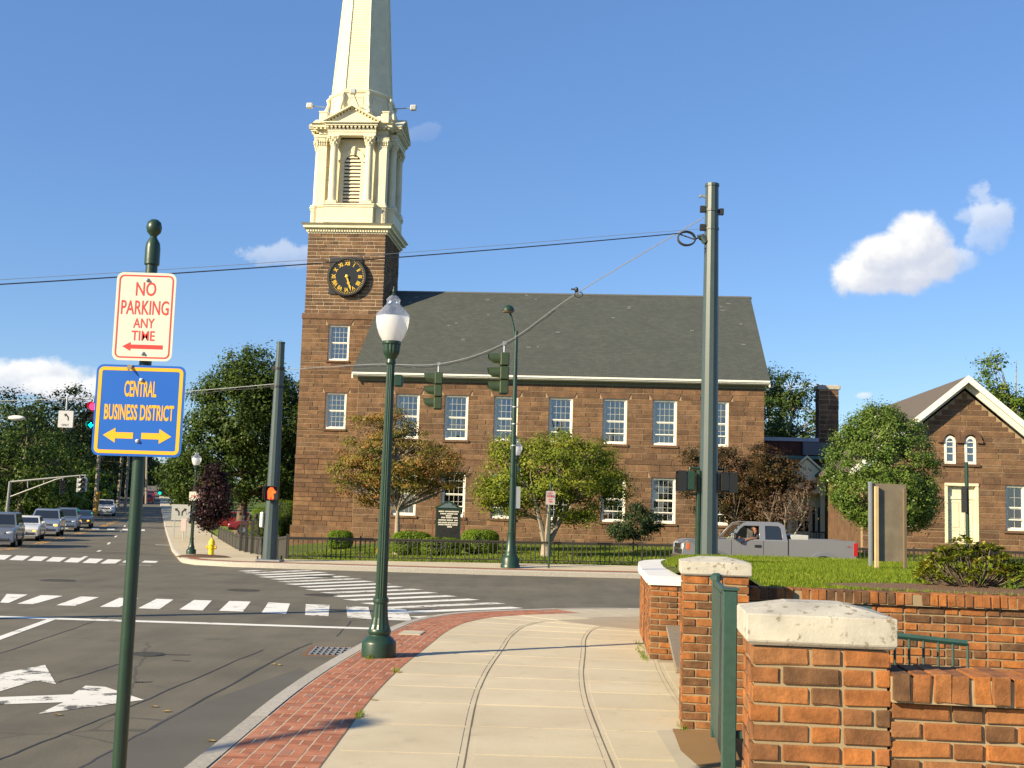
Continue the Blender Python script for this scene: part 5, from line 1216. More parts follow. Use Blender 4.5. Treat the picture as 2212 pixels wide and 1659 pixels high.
for z in (0.25, 1.0): m.bb(0.05, 0.13, -0.025, 0.025, z, z+0.05, 0.005); m.tube([(0.10, 0, z-0.03), (0.10, 0, z+0.09)], 0.014, 8)
m.build('hinge', MT['green2'], gt)
rl = empty('stair_railing', mat=WF @ Matrix.Translation((0.74, 8.05, 0.0))); tag(rl, 'green steel railing rising behind the near pier', 'railing')
m = MB(); m.bb(0.0, 0.035, 0, 0.035, 0, 1.10); m.build('post', MT['green2'], rl)
m = MB(); m.bb(0.0, 0.80, -0.01, 0.045, 1.101, 1.13); m.build('top_rail', MT['green2'], rl)
for k in range(5): m = MB(); m.bb(0.15+k*0.15, 0.165+k*0.15, 0.01, 0.025, 0.0, 1.10); m.build('baluster', MT['green2'], rl)
pa = A(1925, 1372, 8.3); pb = A(2090, 1390, 8.15)
r2 = empty('handrail', (pa.x, pa.y, 0)); tag(r2, 'short green handrail with thin balusters sloping down toward the right', 'railing')
d = pb-pa
m = MB(); m.tube([(-0.9, 0.12, pa.z+0.05), (0, 0, pa.z), (d.x, d.y, pb.z)], [0.022]*3, 4, twist=R(45)); m.build('rail', MT['green2'], r2)
for k in range(6): t = (k+0.25)/5.25; m = MB(); p = d*t; z = lerp(pa.z, pb.z, t); m.tube([(p.x, p.y, 0), (p.x, p.y, z)], 0.010, 4, twist=R(45)); m.build('baluster', MT['green2'], r2)

# ------------------------------------------------------------------ sign post in front
def fit_text(name, body, w, h, mat, depth=0.0016, bold=0.0):
    me = text_mesh(name, body, 1.0, mat, 1.0, bold); co = np.empty(len(me.vertices)*3, dtype=np.float32); me.vertices.foreach_get('co', co); co = co.reshape(-1, 3)
    lo, hi = co.min(0), co.max(0); s = np.array([w/(hi[0]-lo[0]), h/(hi[1]-lo[1]), depth/(hi[2]-lo[2])]); co = (co-(lo+hi)/2)*s
    me.vertices.foreach_set('co', co.ravel().astype(np.float32)); me.update(); return me
def stick(me, parent, x, y, z, nm=None):
    o = bpy.data.objects.new(nm or me.name, me); link(o, parent); o.matrix_basis = Matrix.Translation((x, y, z)) @ FACE; return o
MT['signwhite'] = simple('sign_cream', (0.64, 0.605, 0.50), 0.4, 0, 0.03, 2); MT['signred'] = simple('sign_red', (0.58, 0.045, 0.035), 0.4, 0, 0.06, 4)
MT['signblue'] = simple('sign_blue', (0.012, 0.11, 0.47), 0.35, 0, 0.05, 3); MT['signyellow'] = simple('sign_yellow', (0.85, 0.42, 0.012), 0.4, 0, 0.05, 5); MT['signback'] = simple('aluminium', (0.45, 0.46, 0.46), 0.4, 0.7)
SPX, SPY = -1.884, 5.90
sp = empty('sign_post', (SPX, SPY, 0)); tag(sp, 'dark green round sign post with ball finial in the foreground', 'sign post')
m = MB(); m.tube([(0, 0, -0.2), (0, 0, 2.92)], [0.036, 0.030], 20); m.build('pole', MT['green'], sp, smooth=True)
m = MB(); m.lathe([(0.031, 2.90), (0.038, 2.905), (0.038, 2.99), (0.034, 3.02), (0.022, 3.04), (0.016, 3.052), (0.020, 3.06), (0.034, 3.075), (0.040, 3.10), (0.034, 3.128), (0.018, 3.142), (0.002, 3.145)], 20); m.build('finial', MT['green'], sp, smooth=50)
c1 = A(312, 684, 5.85); c2 = A(300, 887, 5.85)
def arrowpts(l, hh, hl, sh, dirn): return [(-dirn*l/2, 0), (-dirn*(l/2-hl), hh/2), (-dirn*(l/2-hl*1.0), sh/2), (dirn*l/2, sh/2), (dirn*l/2, -sh/2), (-dirn*(l/2-hl*1.0), -sh/2), (-dirn*(l/2-hl), -hh/2)]
s1 = empty('no_parking_sign', tuple(c1)); tag(s1, 'white no parking any time sign with red letters and left arrow', 'sign')
stick(curve_mesh('plate', [rrect(0.305, 0.455, 0.035)], 0.003, MT['signwhite']), s1, 0, 0, 0)
stick(curve_mesh('border', [rrect(0.279, 0.429, 0.026), rrect(0.265, 0.415, 0.020)], 0.001, MT['signred']), s1, 0, -0.0021, 0)
for t, w, h, z in (('NO', 0.103, 0.072, 0.143), ('PARKING', 0.243, 0.074, 0.0465), ('ANY', 0.108, 0.050, -0.034), ('TIME', 0.118, 0.050, -0.099)):
    stick(fit_text('lettering', t, w, h, MT['signred'], 0.001, 0.008), s1, 0, -0.0021, z)
stick(curve_mesh('arrow', [arrowpts(0.206, 0.046, 0.042, 0.021, 1)], 0.001, MT['signred']), s1, 0.0, -0.0021, -0.156)
s2 = empty('district_sign', tuple(c2)); tag(s2, 'blue central business district sign with yellow arrows both ways', 'sign')
stick(curve_mesh('plate', [rrect(0.453, 0.463, 0.036)], 0.003, MT['signblue']), s2, 0, 0, 0)
stick(curve_mesh('border', [rrect(0.429, 0.439, 0.026), rrect(0.394, 0.404, 0.010)], 0.001, MT['signyellow']), s2, 0, -0.0021, 0)
stick(fit_text('lettering', 'CENTRAL', 0.163, 0.082, MT['signyellow'], 0.001, 0.022), s2, 0.002, -0.0021, 0.110)
stick(fit_text('lettering', 'BUSINESS DISTRICT', 0.352, 0.080, MT['signyellow'], 0.001, 0.022), s2, 0.002, -0.0021, -0.010)
stick(curve_mesh('arrow', [arrowpts(0.152, 0.075, 0.062, 0.031, 1)], 0.001, MT['signyellow']), s2, -0.097, -0.0021, -0.128)
stick(curve_mesh('arrow', [arrowpts(0.152, 0.075, 0.062, 0.031, -1)], 0.001, MT['signyellow']), s2, 0.097, -0.0021, -0.128)
for s, zs in ((s1, (0.19, -0.19)), (s2, (0.155, -0.155))):
    for z in zs:
        m = MB(); m.lathe([(0.011, 0.0), (0.011, 0.003), (0.007, 0.004), (0.007, 0.010), (0.002, 0.011)], 6, M=Matrix.Translation((0.004, -0.0025, z)) @ RX); m.build('bolt', MT['galv'], s)
    m = MB(); m.bb(-0.05, 0.05, 0.002, 0.012, zs[0]-0.015, zs[0]+0.015); m.bb(-0.05, 0.05, 0.002, 0.012, zs[1]-0.015, zs[1]+0.015); m.build('bracket', MT['galv'], s)
m = MB(); m.add([(-0.075, -0.004, 0.232), (-0.045, -0.004, 0.232), (-0.06, -0.03, 0.20), (-0.05, -0.03, 0.196)], [(0, 1, 3, 2)]); m.build('torn_strap', MT['wood'], s2)

# ------------------------------------------------------------------ acorn street lamps
def acorn_lamp(name, loc, lab, group='acorn street lamps'):
    r = empty(name, loc); tag(r, lab, 'street lamp', group)
    m = MB(); m.lathe([(0.196, -0.02), (0.196, 0.15), (0.190, 0.17), (0.165, 0.195), (0.150, 0.215), (0.125, 0.23), (0.118, 0.245), (0.130, 0.265), (0.132, 0.29), (0.122, 0.31)], 28); m.build('base', MT['green'], r, smooth=50)
    m = MB(); m.lathe([(0.122, 0.31), (0.105, 0.36), (0.090, 0.44), (0.082, 0.54), (0.078, 0.60)], 32, flute=0.05); m.lathe([(0.088, 0.60), (0.090, 0.62), (0.088, 0.65), (0.078, 0.66)], 24); m.build('bell', MT['green'], r)
    m = MB(); m.lathe([(0.068, 0.66), (0.060, 1.8), (0.046, 3.36)], 32, flute=0.10); m.build('fluted_shaft', MT['green'], r)
    m = MB(); m.lathe([(0.050, 3.34), (0.060, 3.36), (0.055, 3.385), (0.052, 3.40), (0.070, 3.43), (0.092, 3.47)], 24); m.lathe([(0.092, 3.47), (0.098, 3.50), (0.104, 3.575)], 32, flute=0.08); m.lathe([(0.108, 3.575), (0.112, 3.585), (0.112, 3.61), (0.104, 3.615)], 24); m.build('fitter', MT['green'], r)
    b = 3.60; m = MB(); m.lathe([(0.100, b), (0.112, b+0.02), (0.150, b+0.085), (0.180, b+0.17), (0.194, b+0.245), (0.194, b+0.30)], 48, flute=0.015, caps=False); m.build('frosted_globe', MT['frost'], r, smooth=True)
    m = MB(); m.lathe([(0.197, b+0.30), (0.192, b+0.325), (0.172, b+0.355), (0.126, b+0.40), (0.100, b+0.43), (0.080, b+0.45), (0.076, b+0.485), (0.084, b+0.505), (0.066, b+0.525), (0.048, b+0.548), (0.02, b+0.562)], 32, caps=False); m.build('clear_dome', MT['dome'], r, smooth=True)
    m = MB(); m.lathe([(0.02, b+0.555), (0.026, b+0.575), (0.012, b+0.59), (0.018, b+0.61), (0.014, b+0.625), (0.004, b+0.67)], 12); m.build('finial', MT['green'], r, smooth=True)
    m = MB(); m.lathe([(0.045, b), (0.045, b+0.12), (0.035, b+0.20), (0.03, b+0.24)], 12); m.build('lamp_bulb', MT['white'], r, smooth=True)
    m = MB(); m.bb(0.05, 0.15, -0.05, 0.05, 3.08, 3.22, 0.015); m.build('photocell_box', MT['green'], r); return r
fm, nt, b_ = newmat('frosted_acrylic'); b_.inputs['Base Color'].default_value = (0.88, 0.87, 0.84, 1); b_.inputs['Roughness'].default_value = 0.25
tr_ = N(nt, 'ShaderNodeBsdfTranslucent'); tr_.inputs[0].default_value = (0.93, 0.92, 0.90, 1); ms_ = N(nt, 'ShaderNodeMixShader'); ms_.inputs[0].default_value = 0.5
L(nt, b_.outputs[0], ms_.inputs[1]); L(nt, tr_.outputs[0], ms_.inputs[2]); L(nt, ms_.outputs[0], nt.nodes['Material Output'].inputs[0]); MT['frost'] = fm
dm, nt, b_ = newmat('prismatic_dome'); nt.nodes.remove(b_); t1 = N(nt, 'ShaderNodeBsdfTransparent'); t2 = N(nt, 'ShaderNodeBsdfGlossy'); t2.inputs['Roughness'].default_value = 0.08; t3 = N(nt, 'ShaderNodeBsdfTranslucent'); t3.inputs[0].default_value = (0.8, 0.82, 0.86, 1)
m1 = N(nt, 'ShaderNodeMixShader'); m1.inputs[0].default_value = 0.30; L(nt, t1.outputs[0], m1.inputs[1]); L(nt, t3.outputs[0], m1.inputs[2]); m2 = N(nt, 'ShaderNodeMixShader'); m2.inputs[0].default_value = 0.22; L(nt, m1.outputs[0], m2.inputs[1]); L(nt, t2.outputs[0], m2.inputs[2]); L(nt, m2.outputs[0], nt.nodes['Material Output'].inputs[0]); MT['dome'] = dm
near_lamp = acorn_lamp('street_lamp', (-1.42, 13.40, 0), 'tall fluted green lamp post with acorn globe on the near pavers')
m = MB(); m.bb(-0.067, -0.062, -0.03, 0.02, 1.16, 1.21); m.build('yellow_tag', MT['signyellow'], near_lamp)
def lamp_copy(loc, lab):
    c = copy_tree(near_lamp); c.location = loc; c['label'] = lab; return c
lamp_copy((0.21, 38.35, -0.12), 'acorn globe street lamp right behind the tall street light before the church')
p = G(413, 1188, -0.32); lamp_copy((p.x, p.y, prof(p.y)+0.15), 'acorn globe street lamp beside the purple-leaved sapling at the far corner')

# tall street light in front of the church
p = G(1102, 1227, -0.15); tp = empty('street_light', (p.x, p.y, -0.15)); tag(tp, 'tall slender green street light pole with bell head before the church', 'street light')
m = MB(); m.lathe([(0.31, 0), (0.31, 0.10), (0.28, 0.13), (0.28, 0.30), (0.22, 0.38), (0.18, 0.44), (0.20, 0.51), (0.16, 0.58), (0.14, 0.85), (0.115, 1.05), (0.125, 1.10), (0.10, 1.12)], 24); m.build('base', MT['green'], tp, smooth=50)
m = MB(); m.tube([(0, 0, 1.1), (-0.03, 0, 7.65)], [0.10, 0.058], 16); m.build('pole', MT['green'], tp, smooth=True)
m = MB(); m.tube([(-0.03, 0, 7.0), (-0.06, 0, 7.35), (-0.12, 0, 7.75), (-0.22, 0, 8.15), (-0.27, 0, 8.28)], [0.045, 0.045, 0.04, 0.035, 0.035], 8); m.build('arm', MT['green'], tp, smooth=True)
m = MB(); m.lathe([(0.04, 0.17), (0.11, 0.15), (0.18, 0.08), (0.20, 0.0), (0.21, -0.03), (0.02, -0.04)], 20, (-0.32, -0.05, 8.33)); m.build('head', MT['green'], tp, smooth=50)
m = MB(); m.lathe([(0.19, -0.04), (0.17, -0.07), (0.02, -0.09)], 20, (-0.32, -0.05, 8.33)); m.build('lens', MT['wood'], tp)
for z in (3.9, 4.6, 5.15): m = MB(); m.lathe([(0.10, z), (0.10, z+0.03)], 14); m.build('band', MT['galv'], tp)
m = MB(); m.bb(0.11, 0.26, -0.02, 0.02, 1.9, 2.6); m.build('notice_plate', MT['galv'], tp)
# small signs on far posts
def small_sign(name, px, py, zb, h, sz, zc, lab, txt=None, col='signred'):
    p = G(px, py, zb); r = empty(name, (p.x, p.y, zb)); tag(r, lab, 'sign'); m = MB(); m.tube([(0, 0, 0), (0, 0, h)], 0.032, 8); m.build('post', MT['green'], r)
    stick(curve_mesh('plate', [rrect(sz[0], sz[1], 0.03)], 0.004, simple('faded_sign', (0.40, 0.36, 0.34), 0.5)), r, 0, -0.045, zc)
    if txt:
        for t, w, hh, dz in txt: stick(fit_text('lettering', t, w, hh, MT[col], 0.002, 0.01), r, 0, -0.05, zc+dz)
    return r
small_sign('parking_sign', 1185, 1228, -0.14, 2.75, (0.30, 0.44), 2.26, 'small white and red parking sign on a thin post by the fence', [('NO', 0.12, 0.08, 0.16), ('PARKING', 0.25, 0.07, 0.05), ('ANY', 0.13, 0.055, -0.05), ('TIME', 0.14, 0.055, -0.12)])
# ------------------------------------------------------------------ strain poles, span wires, signals
def strain_pole(name, loc, h, rb, rt, lab, sides=12):
    r = empty(name, loc); tag(r, lab, 'pole'); m = MB(); m.tube([(0, 0, 0), (0, 0, h)], [rb, rt], sides); m.build('shaft', MT['steel'], r)
    m = MB(); m.tube([(0, 0, h-0.03), (0, 0, h+0.02)], [rt+0.012, rt+0.012], sides); m.build('cap', MT['steel'], r)
    m = MB(); m.bb(-rb*1.7, rb*1.7, -rb*1.7, rb*1.7, 0.0, 0.05, 0.01); m.build('base_plate', MT['galv'], r)
    for sx in (-1, 1):
        for sy in (-1, 1): m = MB(); m.tube([(sx*rb*1.35, sy*rb*1.35, 0.05), (sx*rb*1.35, sy*rb*1.35, 0.16)], 0.03, 6); m.build('anchor_bolt', MT['iron'], r)
    return r
BP = Vector((3.54, 20.6, 0)); bp = strain_pole('strain_pole', BP, 7.70, 0.185, 0.118, 'tall blue-grey steel strain pole behind the planter wall')
for z in (7.22, 6.88):
    m = MB(); m.tube([(0, 0, z-0.02), (0, 0, z+0.02)], [0.135]*2, 12); m.build('clamp_band', MT['steel'], bp)
    m = MB(); m.box(-0.17, -0.02, z+0.02, 0.09, 0.09, 0.11); m.build('clamp', MT['iron'], bp)
m = MB(); m.box(0.17, -0.02, 7.20, 0.08, 0.09, 0.11); m.build('clamp', MT['iron'], bp)
m = MB(); m.tube([(-0.10, 0, 7.47), (-0.2, 0, 7.50), (-0.22, 0, 7.46)], 0.025, 6); m.build('eye_bolt', MT['galv'], bp)
m = MB(); m.tube([(-0.11, -0.05, 6.62), (-0.19, -0.05, 6.73), (-0.24, -0.05, 6.70)], 0.06, 8); m.build('weatherhead', MT['steel'], bp)
m = MB(); m.bb(-0.21, -0.155, -0.1, 0.1, 1.0, 2.5, 0.01); m.build('cable_box', MT['green'], bp)
m = MB(); m.bb(0.14, 0.155, -0.2, -0.18, 1.6, 1.61)
LPP = G(582, 1211, -0.15); lp = strain_pole('strain_pole', Vector((LPP.x, LPP.y, -0.16)), 7.05, 0.235, 0.13, 'blue-grey strain pole with lit orange hand at the far corner')
for z in (6.2, 5.6): m = MB(); m.tube([(0, 0, z-0.03), (0, 0, z+0.03)], [0.17]*2, 12); m.box(-0.2, 0, z, 0.1, 0.1, 0.14); m.build('clamp_band', MT['iron'], lp)
m = MB(); m.bb(-0.36, -0.24, -0.12, 0.12, 1.05, 1.55, 0.03); m.build('push_button_box', MT['white'], lp)
lp_hand = empty('pedestrian_signal', (LPP.x+0.05, LPP.y-0.42, 1.98)); tag(lp_hand, 'pedestrian signal showing a lit orange hand on the far pole', 'signal')
m = MB(); m.bb(-0.22, 0.22, -0.1, 0.15, -0.23, 0.23, 0.03); m.build('housing', MT['black'], lp_hand)
m = MB(); m.bb(-0.24, 0.24, -0.26, -0.101, 0.22, 0.24); m.bb(-0.24, -0.22, -0.26, -0.101, -0.2, 0.219); m.bb(0.22, 0.24, -0.26, -0.101, -0.2, 0.219); m.build('visor', MT['black'], lp_hand)
MT['orange'] = emis('orange_led', (1.0, 0.065, 0.008), 2.0)
me = curve_mesh('lit_hand', [[(-0.10, -0.17), (-0.02, -0.19), (0.0, -0.05), (0.03, -0.19), (0.09, -0.15), (0.07, 0.0), (0.14, 0.02), (0.15, 0.06), (0.08, 0.13), (0.06, 0.18), (-0.02, 0.2), (-0.09, 0.15), (-0.12, 0.05), (-0.11, -0.05)]], 0.006, MT['orange']); stick(me, lp_hand, 0.0, -0.106, 0.0)
for z in (0.12, -0.12): m = MB(); m.tube([(0, 0.15, z), (0, 0.3, z)], 0.025, 6); m.build('bracket', MT['galv'], lp_hand)
def ped_back(name, loc, rz, lab, side, hm='green'):
    r = empty(name, loc, rz); r.scale = (0.86, 0.62, 0.86); tag(r, lab, 'signal', 'pedestrian signals on the near strain pole'); m = MB(); m.bb(-0.19, 0.19, -0.13, 0.13, -0.20, 0.20, 0.03); m.build('housing', MT[hm], r)
    m = MB(); m.bb(-0.21, -0.192, 0.131, 0.36, -0.21, 0.21); m.bb(0.192, 0.21, 0.131, 0.36, -0.21, 0.21); m.bb(-0.19, 0.19, 0.131, 0.36, 0.193, 0.21); m.bb(-0.19, 0.19, 0.131, 0.36, -0.21, -0.193); m.build('visor', MT['black'], r)
    m = MB(); m.tube([(0, 0, 0.2), (0, 0, 0.26), (side*0.0, -0.0, 0.27), (0, -0.40, 0.27)], 0.024, 8); m.build('bracket', MT['green'], r)
    m = MB(); m.tube([(0, 0, -0.2), (0, -0.02, -0.27), (0, -0.40, -0.27)], 0.024, 8); m.build('bracket', MT['green'], r)
ped_back('pedestrian_signal', (BP.x-0.34, BP.y-0.02, 2.30), R(90), 'green pedestrian signal on a bracket left of the near strain pole', 1)
ped_back('pedestrian_signal', (BP.x+0.28, BP.y+0.10, 2.30), R(-90), 'dark pedestrian signal on a bracket right of the near strain pole', 1, 'black')
def sag(a, b, s, n=24): return [a.lerp(b, i/n) + Vector((0, 0, -4*s*(i/n)*(1-i/n))) for i in range(n+1)]
def wire(name, pts, r, mat, lab, cat='cable'):
    m = MB(); m.tube([tuple(p) for p in pts], r, 5); return tag(m.build(name, mat, smooth=True), lab, cat)
W0 = Vector((BP.x-0.16, BP.y, 7.08)); W1 = Vector((LPP.x+0.14, LPP.y, 6.0))
YS = [W0, A(1245, 634, 23.9), A(1090, 741, 26.2), A(948, 786, 28.6), A(800, 787, 32.0), W1]
def smoothpts(P, n=8):
    out = []
    for i in range(len(P)-1):
        a, b, c, d = P[max(i-1, 0)], P[i], P[i+1], P[min(i+2, len(P)-1)]
        for k in range(n): t = k/n; out.append(0.5*((2*b) + (c-a)*t + (2*a-5*b+4*c-d)*t*t + (3*b-a-3*c+d)*t**3))
    return out+[P[-1]]
span = smoothpts(YS); wire('span_wire', span, 0.010, MT['strand'], 'steel span wire with signals hung between the two strain poles')
sig_cab = [p + Vector((0, 0, -0.035-0.03*abs(math.sin(i*1.3)))) for i, p in enumerate(span) if 10 <= i <= 36]
wire('signal_cable', sig_cab, 0.010, MT['wire'], 'dark signal cable lashed in loops under the span wire')
for i in range(9, 36, 2):
    pass
Q0 = Vector((BP.x-0.17, BP.y, 6.70)); Q1 = A(-700, 652, 15.5)
lw_ = sag(Q0 + Vector((-0.45, 0, 0.08)), Q1, 0.09, 30)
wire('overhead_cable', lw_, 0.010, MT['wire'], 'black overhead cable crossing the sky to the left')
wire('messenger_wire', [Q0 + Vector((0, 0, 0.18))] + [p + Vector((0, 0, 0.07)) for p in lw_[2:]], 0.004, MT['strand'], 'thin messenger wire above the black overhead cable')
cp = []
for i in range(40): a = 2*math.pi*i/20; cp.append(Vector((Q0.x-0.30+0.16*math.cos(a), Q0.y-0.05-0.004*i, 6.66+0.13*math.sin(a))))
wire('cable_coil', [Q0+Vector((-0.02, 0, 0.05))]+cp+[lw_[0]], 0.014, MT['wire'], 'coil of black cable hanging beside the top of the near pole')
# far pole outside the frame that carries the cable
up = empty('utility_pole', (Q1.x, Q1.y, -0.15)); tag(up, 'wooden utility pole left of the frame carrying the overhead cable', 'pole'); m = MB(); m.tube([(0, 0, 0), (0, 0, Q1.z+1.2+0.15)], [0.16, 0.12], 10); m.build('shaft', MT['wood'], up); m = MB(); m.bb(-0.9, 0.9, -0.06, 0.06, Q1.z+0.7, Q1.z+0.82); m.build('crossarm', MT['wood'], up)
LENS = {'r': simple('red_lens', (0.16, 0.01, 0.008), 0.2), 'a': simple('amber_lens', (0.18, 0.09, 0.01), 0.2), 'g': simple('green_lens', (0.01, 0.10, 0.07), 0.2)}
LIT = {'r': emis('lit_red', (1.0, 0.02, 0.06), 3.0), 'g': emis('lit_green', (0.0, 0.9, 0.75), 3.0)}
def signal(name, top, rz, lab, lit='', s=0.95, body=None, drop=0.22, shaped=False):
    body = body or MT['sig']; r = empty(name, top, rz); tag(r, lab, 'traffic signal'); r.scale = (s, s, s)
    m = MB(); m.tube([(0, 0, 0.04), (0, 0, -drop)], 0.03, 8); m.bb(-0.05, 0.05, -0.04, 0.04, -0.03, 0.06); m.build('hanger', MT['strand'], r)
    for k, c in enumerate('rag'):
        z = -drop-0.17-k*0.345; m = MB(); m.bb(-0.17, 0.17, -0.10, 0.12, z-0.165, z+0.165, 0.025); sec = m.build('section', body, r)
        m = MB(); m.lathe([(0.001, 0.102), (0.135, 0.102)], 20, M=Matrix.Translation((0, 0, z)) @ RX, caps=False)
        if not (shaped and c == 'g' and 'g' in lit): m.build('lens', LIT[c] if c in lit else LENS[c], sec)
        else: stick(curve_mesh('arrow_lens', [arrowpts(0.24, 0.22, 0.11, 0.06, 1)], 0.004, LIT['g']), sec, 0, -0.106, z)
        m = MB(); n = 14
        for j in range(n):
            a0, a1 = R(-40+260*j/n), R(-40+260*(j+1)/n); l0, l1 = 0.30-0.16*max(0, -math.sin(a0))-0.03*(1-math.sin(a0)), 0.30-0.16*max(0, -math.sin(a1))-0.03*(1-math.sin(a1))
            for rr in (0.152,): m.quad((rr*math.cos(a0), -0.10, z+rr*math.sin(a0)), (rr*math.cos(a1), -0.10, z+rr*math.sin(a1)), (rr*math.cos(a1)*0.98, -0.10-l1, z+rr*math.sin(a1)*0.9), (rr*math.cos(a0)*0.98, -0.10-l0, z+rr*math.sin(a0)*0.9))
        m.build('visor', body, sec, smooth=True)
    return r
signal('traffic_signal', tuple(YS[2]+Vector((0, 0, -0.02))), R(-84), 'nearer dark green traffic signal hung on the span wire', s=0.93)
signal('traffic_signal', tuple(YS[3]+Vector((0, 0, -0.02))), R(-86), 'farther dark green traffic signal hung lower on the span wire', s=0.90)
hb = A(1245, 626, 23.9); m = MB(); m.ell((0, 0, 0), (0.045, 0.07, 0.06), 8, 6); m.box(-0.06, 0, 0.01, 0.1, 0.03, 0.03); m.box(0.03, 0, -0.05, 0.03, 0.03, 0.06); m.tube([(0.05+0.09*math.cos(a/10*6.28), 0, -0.10+0.06*math.sin(a/10*6.28)) for a in range(11)], 0.01, 5); o = m.build('wire_clamp', MT['wire'], loc=tuple(hb)); tag(o, 'small dark clamp and cable loop halfway along the span wire', 'clamp')

# ------------------------------------------------------------------ iron fences
BAL = MB().tube([(0, 0, 0), (0, 0, 0.66)], 0.018, 6).mesh('baluster', MT['rail_iron'])
def iron_fence(name, lab, pts, zf, sp=0.158, h=0.70):
    r = empty(name, (pts[0][0], pts[0][1], 0)); tag(r, lab, 'fence', 'iron fences round the church lawn'); O_ = Vector((pts[0][0], pts[0][1], 0))
    top = MB(); bot = MB(); arc = MB(); posts = []; n = 0
    for (a, b) in zip(pts[:-1], pts[1:]):
        a = Vector((a[0], a[1], 0)); b = Vector((b[0], b[1], 0)); l = (b-a).length; d = (b-a)/l; k = int(l/sp); ang = math.atan2(d.y, d.x)
        for i in range(0, k+1):
            p = a+d*(i*sp); z = zf(p.x, p.y)
            if i % 15 == 0:
                m = MB(); m.bb(-0.03, 0.03, -0.03, 0.03, 0.0, h+0.05, 0.004); m.ell((0, 0, h+0.07), (0.035, 0.035, 0.035), 8, 6); o = m.build('post', MT['rail_iron'], r, loc=tuple(p-O_+Vector((0, 0, z)))); o.rotation_euler.z = ang
            elif n < 298: o = inst('baluster', BAL, r, tuple(p-O_+Vector((0, 0, z+0.03)))); n += 1
            else: bot.tube([tuple(p-O_+Vector((0, 0, z+0.03))), tuple(p-O_+Vector((0, 0, z+h-0.02)))], 0.018, 5)
            if i < k:
                q = a+d*((i+1)*sp); z2 = zf(q.x, q.y); M_ = Matrix.Translation((p+q)/2-O_) @ Matrix.Rotation(ang, 4, 'Z')
                arc.tube([tuple(M_ @ Vector((sp/2*math.cos(t), 0, (z+z2)/2+h-0.13+0.09*math.sin(t)))) for t in [math.pi*j/6 for j in range(7)]], 0.013, 4)
        st = max(1, int(l/2))
        for i in range(st):
            p = a+d*(l*i/st); q = a+d*(l*(i+1)/st)
            for (mbx, zz, rr) in ((top, h, 0.036), (bot, 0.10, 0.018)): mbx.tube([tuple(p-O_+Vector((0, 0, zf(p.x, p.y)+zz))), tuple(q-O_+Vector((0, 0, zf(q.x, q.y)+zz)))], rr, 6)
    top.build('top_rail', MT['rail_iron'], r); bot.build('bottom_rail', MT['rail_iron'], r); tag(arc.build('arched_scrolls', MT['rail_iron'], r), kind='stuff')
    return r
iron_fence('iron_fence', 'low iron fence with arched bars along the church front lawn', [(-7.24, 38.68), (27, yf(27)+0.03)], lambda x, y: zin(x)+0.01)
iron_fence('iron_fence', 'low iron fence receding along the left side of the church lawn', [(-7.30, 38.75), (xf(76), 76)], lambda x, y: lerp(zin(-7)+0.01, prof(y)+0.18, min(1, (y-38.7)/3)), sp=0.17, h=0.72)
for i, y in enumerate((50.5, 53.5, 56.5)):
    r = empty('gate_post', (xf(y), y, prof(y)+0.15)); tag(r, ('nearest', 'middle', 'farthest')[i]+' of three tall dark iron gate posts in the side fence', 'post', 'iron gate posts'); m = MB()
    for (a, b) in ((-0.12, -0.12), (0.12, -0.12), (0.12, 0.12), (-0.12, 0.12)): m.bb(a-0.03, a+0.03, b-0.03, b+0.03, 0, 1.45)
    m.bb(-0.16, 0.16, -0.16, 0.16, 0.9, 0.96); m.bb(-0.16, 0.16, -0.16, 0.16, 1.3, 1.36); m.build('cage', MT['iron'], r); m = MB(); m.lathe([(0.17, 1.46), (0.12, 1.52), (0.05, 1.56), (0.09, 1.62), (0.09, 1.68), (0.03, 1.76)], 12); m.build('finial', MT['iron'], r)

# ------------------------------------------------------------------ church notice board
p = A(967, 1150, 51.5); nb = empty('notice_board', (p.x, p.y, 0.05)); tag(nb, 'dark gabled church notice board with white lettering behind the hedges', 'notice board')
m = MB(); m.bb(-0.55, 0.55, -0.06, 0.06, 0.25, 1.62); m.build('cabinet', MT['green'], nb)
me = curve_mesh('gable', [[(-0.66, 0), (0.66, 0), (0.0, 0.36)]], 0.16, MT['green']); stick(me, nb, 0, 0, 1.62); me = curve_mesh('gable_panel', [[(-0.46, 0.03), (0.46, 0.03), (0.0, 0.28)]], 0.01, simple('slate_blue_panel', (0.10, 0.14, 0.16), 0.4)); stick(me, nb, 0, -0.088, 1.62)
m = MB(); m.bb(-0.49, 0.49, -0.068, -0.061, 0.3, 1.56); m.build('letter_panel', MT['black'], nb)
lt = MB(); r_ = random.Random(11)
for row, (z, spans) in enumerate(((1.49, ((-0.42, -0.2), (-0.14, 0.2), (0.24, 0.44))), (1.39, ((-0.35, -0.1), (-0.05, 0.22), (0.26, 0.42))), (1.30, ((-0.1, 0.14),)), (1.22, ((-0.3, -0.14), (-0.1, 0.14), (0.2, 0.4))), (1.11, ((-0.42, -0.1), (-0.05, 0.2), (0.28, 0.44))), (1.00, ((-0.44, -0.3), (-0.26, -0.04), (0.0, 0.44))), (0.91, ((-0.42, -0.2), (-0.15, 0.12), (0.18, 0.42))), (0.82, ((-0.02, 0.16),)))):
    for (a, b) in spans:
        x = a
        while x < b: w = r_.uniform(0.018, 0.03); lt.bb(x, x+w, -0.074, -0.069, z-0.028, z+0.028); x += w+0.01
tag(lt.build('lettering', MT['white'], nb), kind='stuff')
BPM = simple('brown_post', (0.16, 0.06, 0.035), 0.8)
for (a, b, zz) in ((-0.70, -0.64, 1.55), (-0.52, -0.46, 0.249), (0.46, 0.52, 0.249), (0.66, 0.70, 1.5)): m = MB(); m.bb(a, b, -0.03, 0.03, -0.1, zz); m.build('post', BPM, nb)

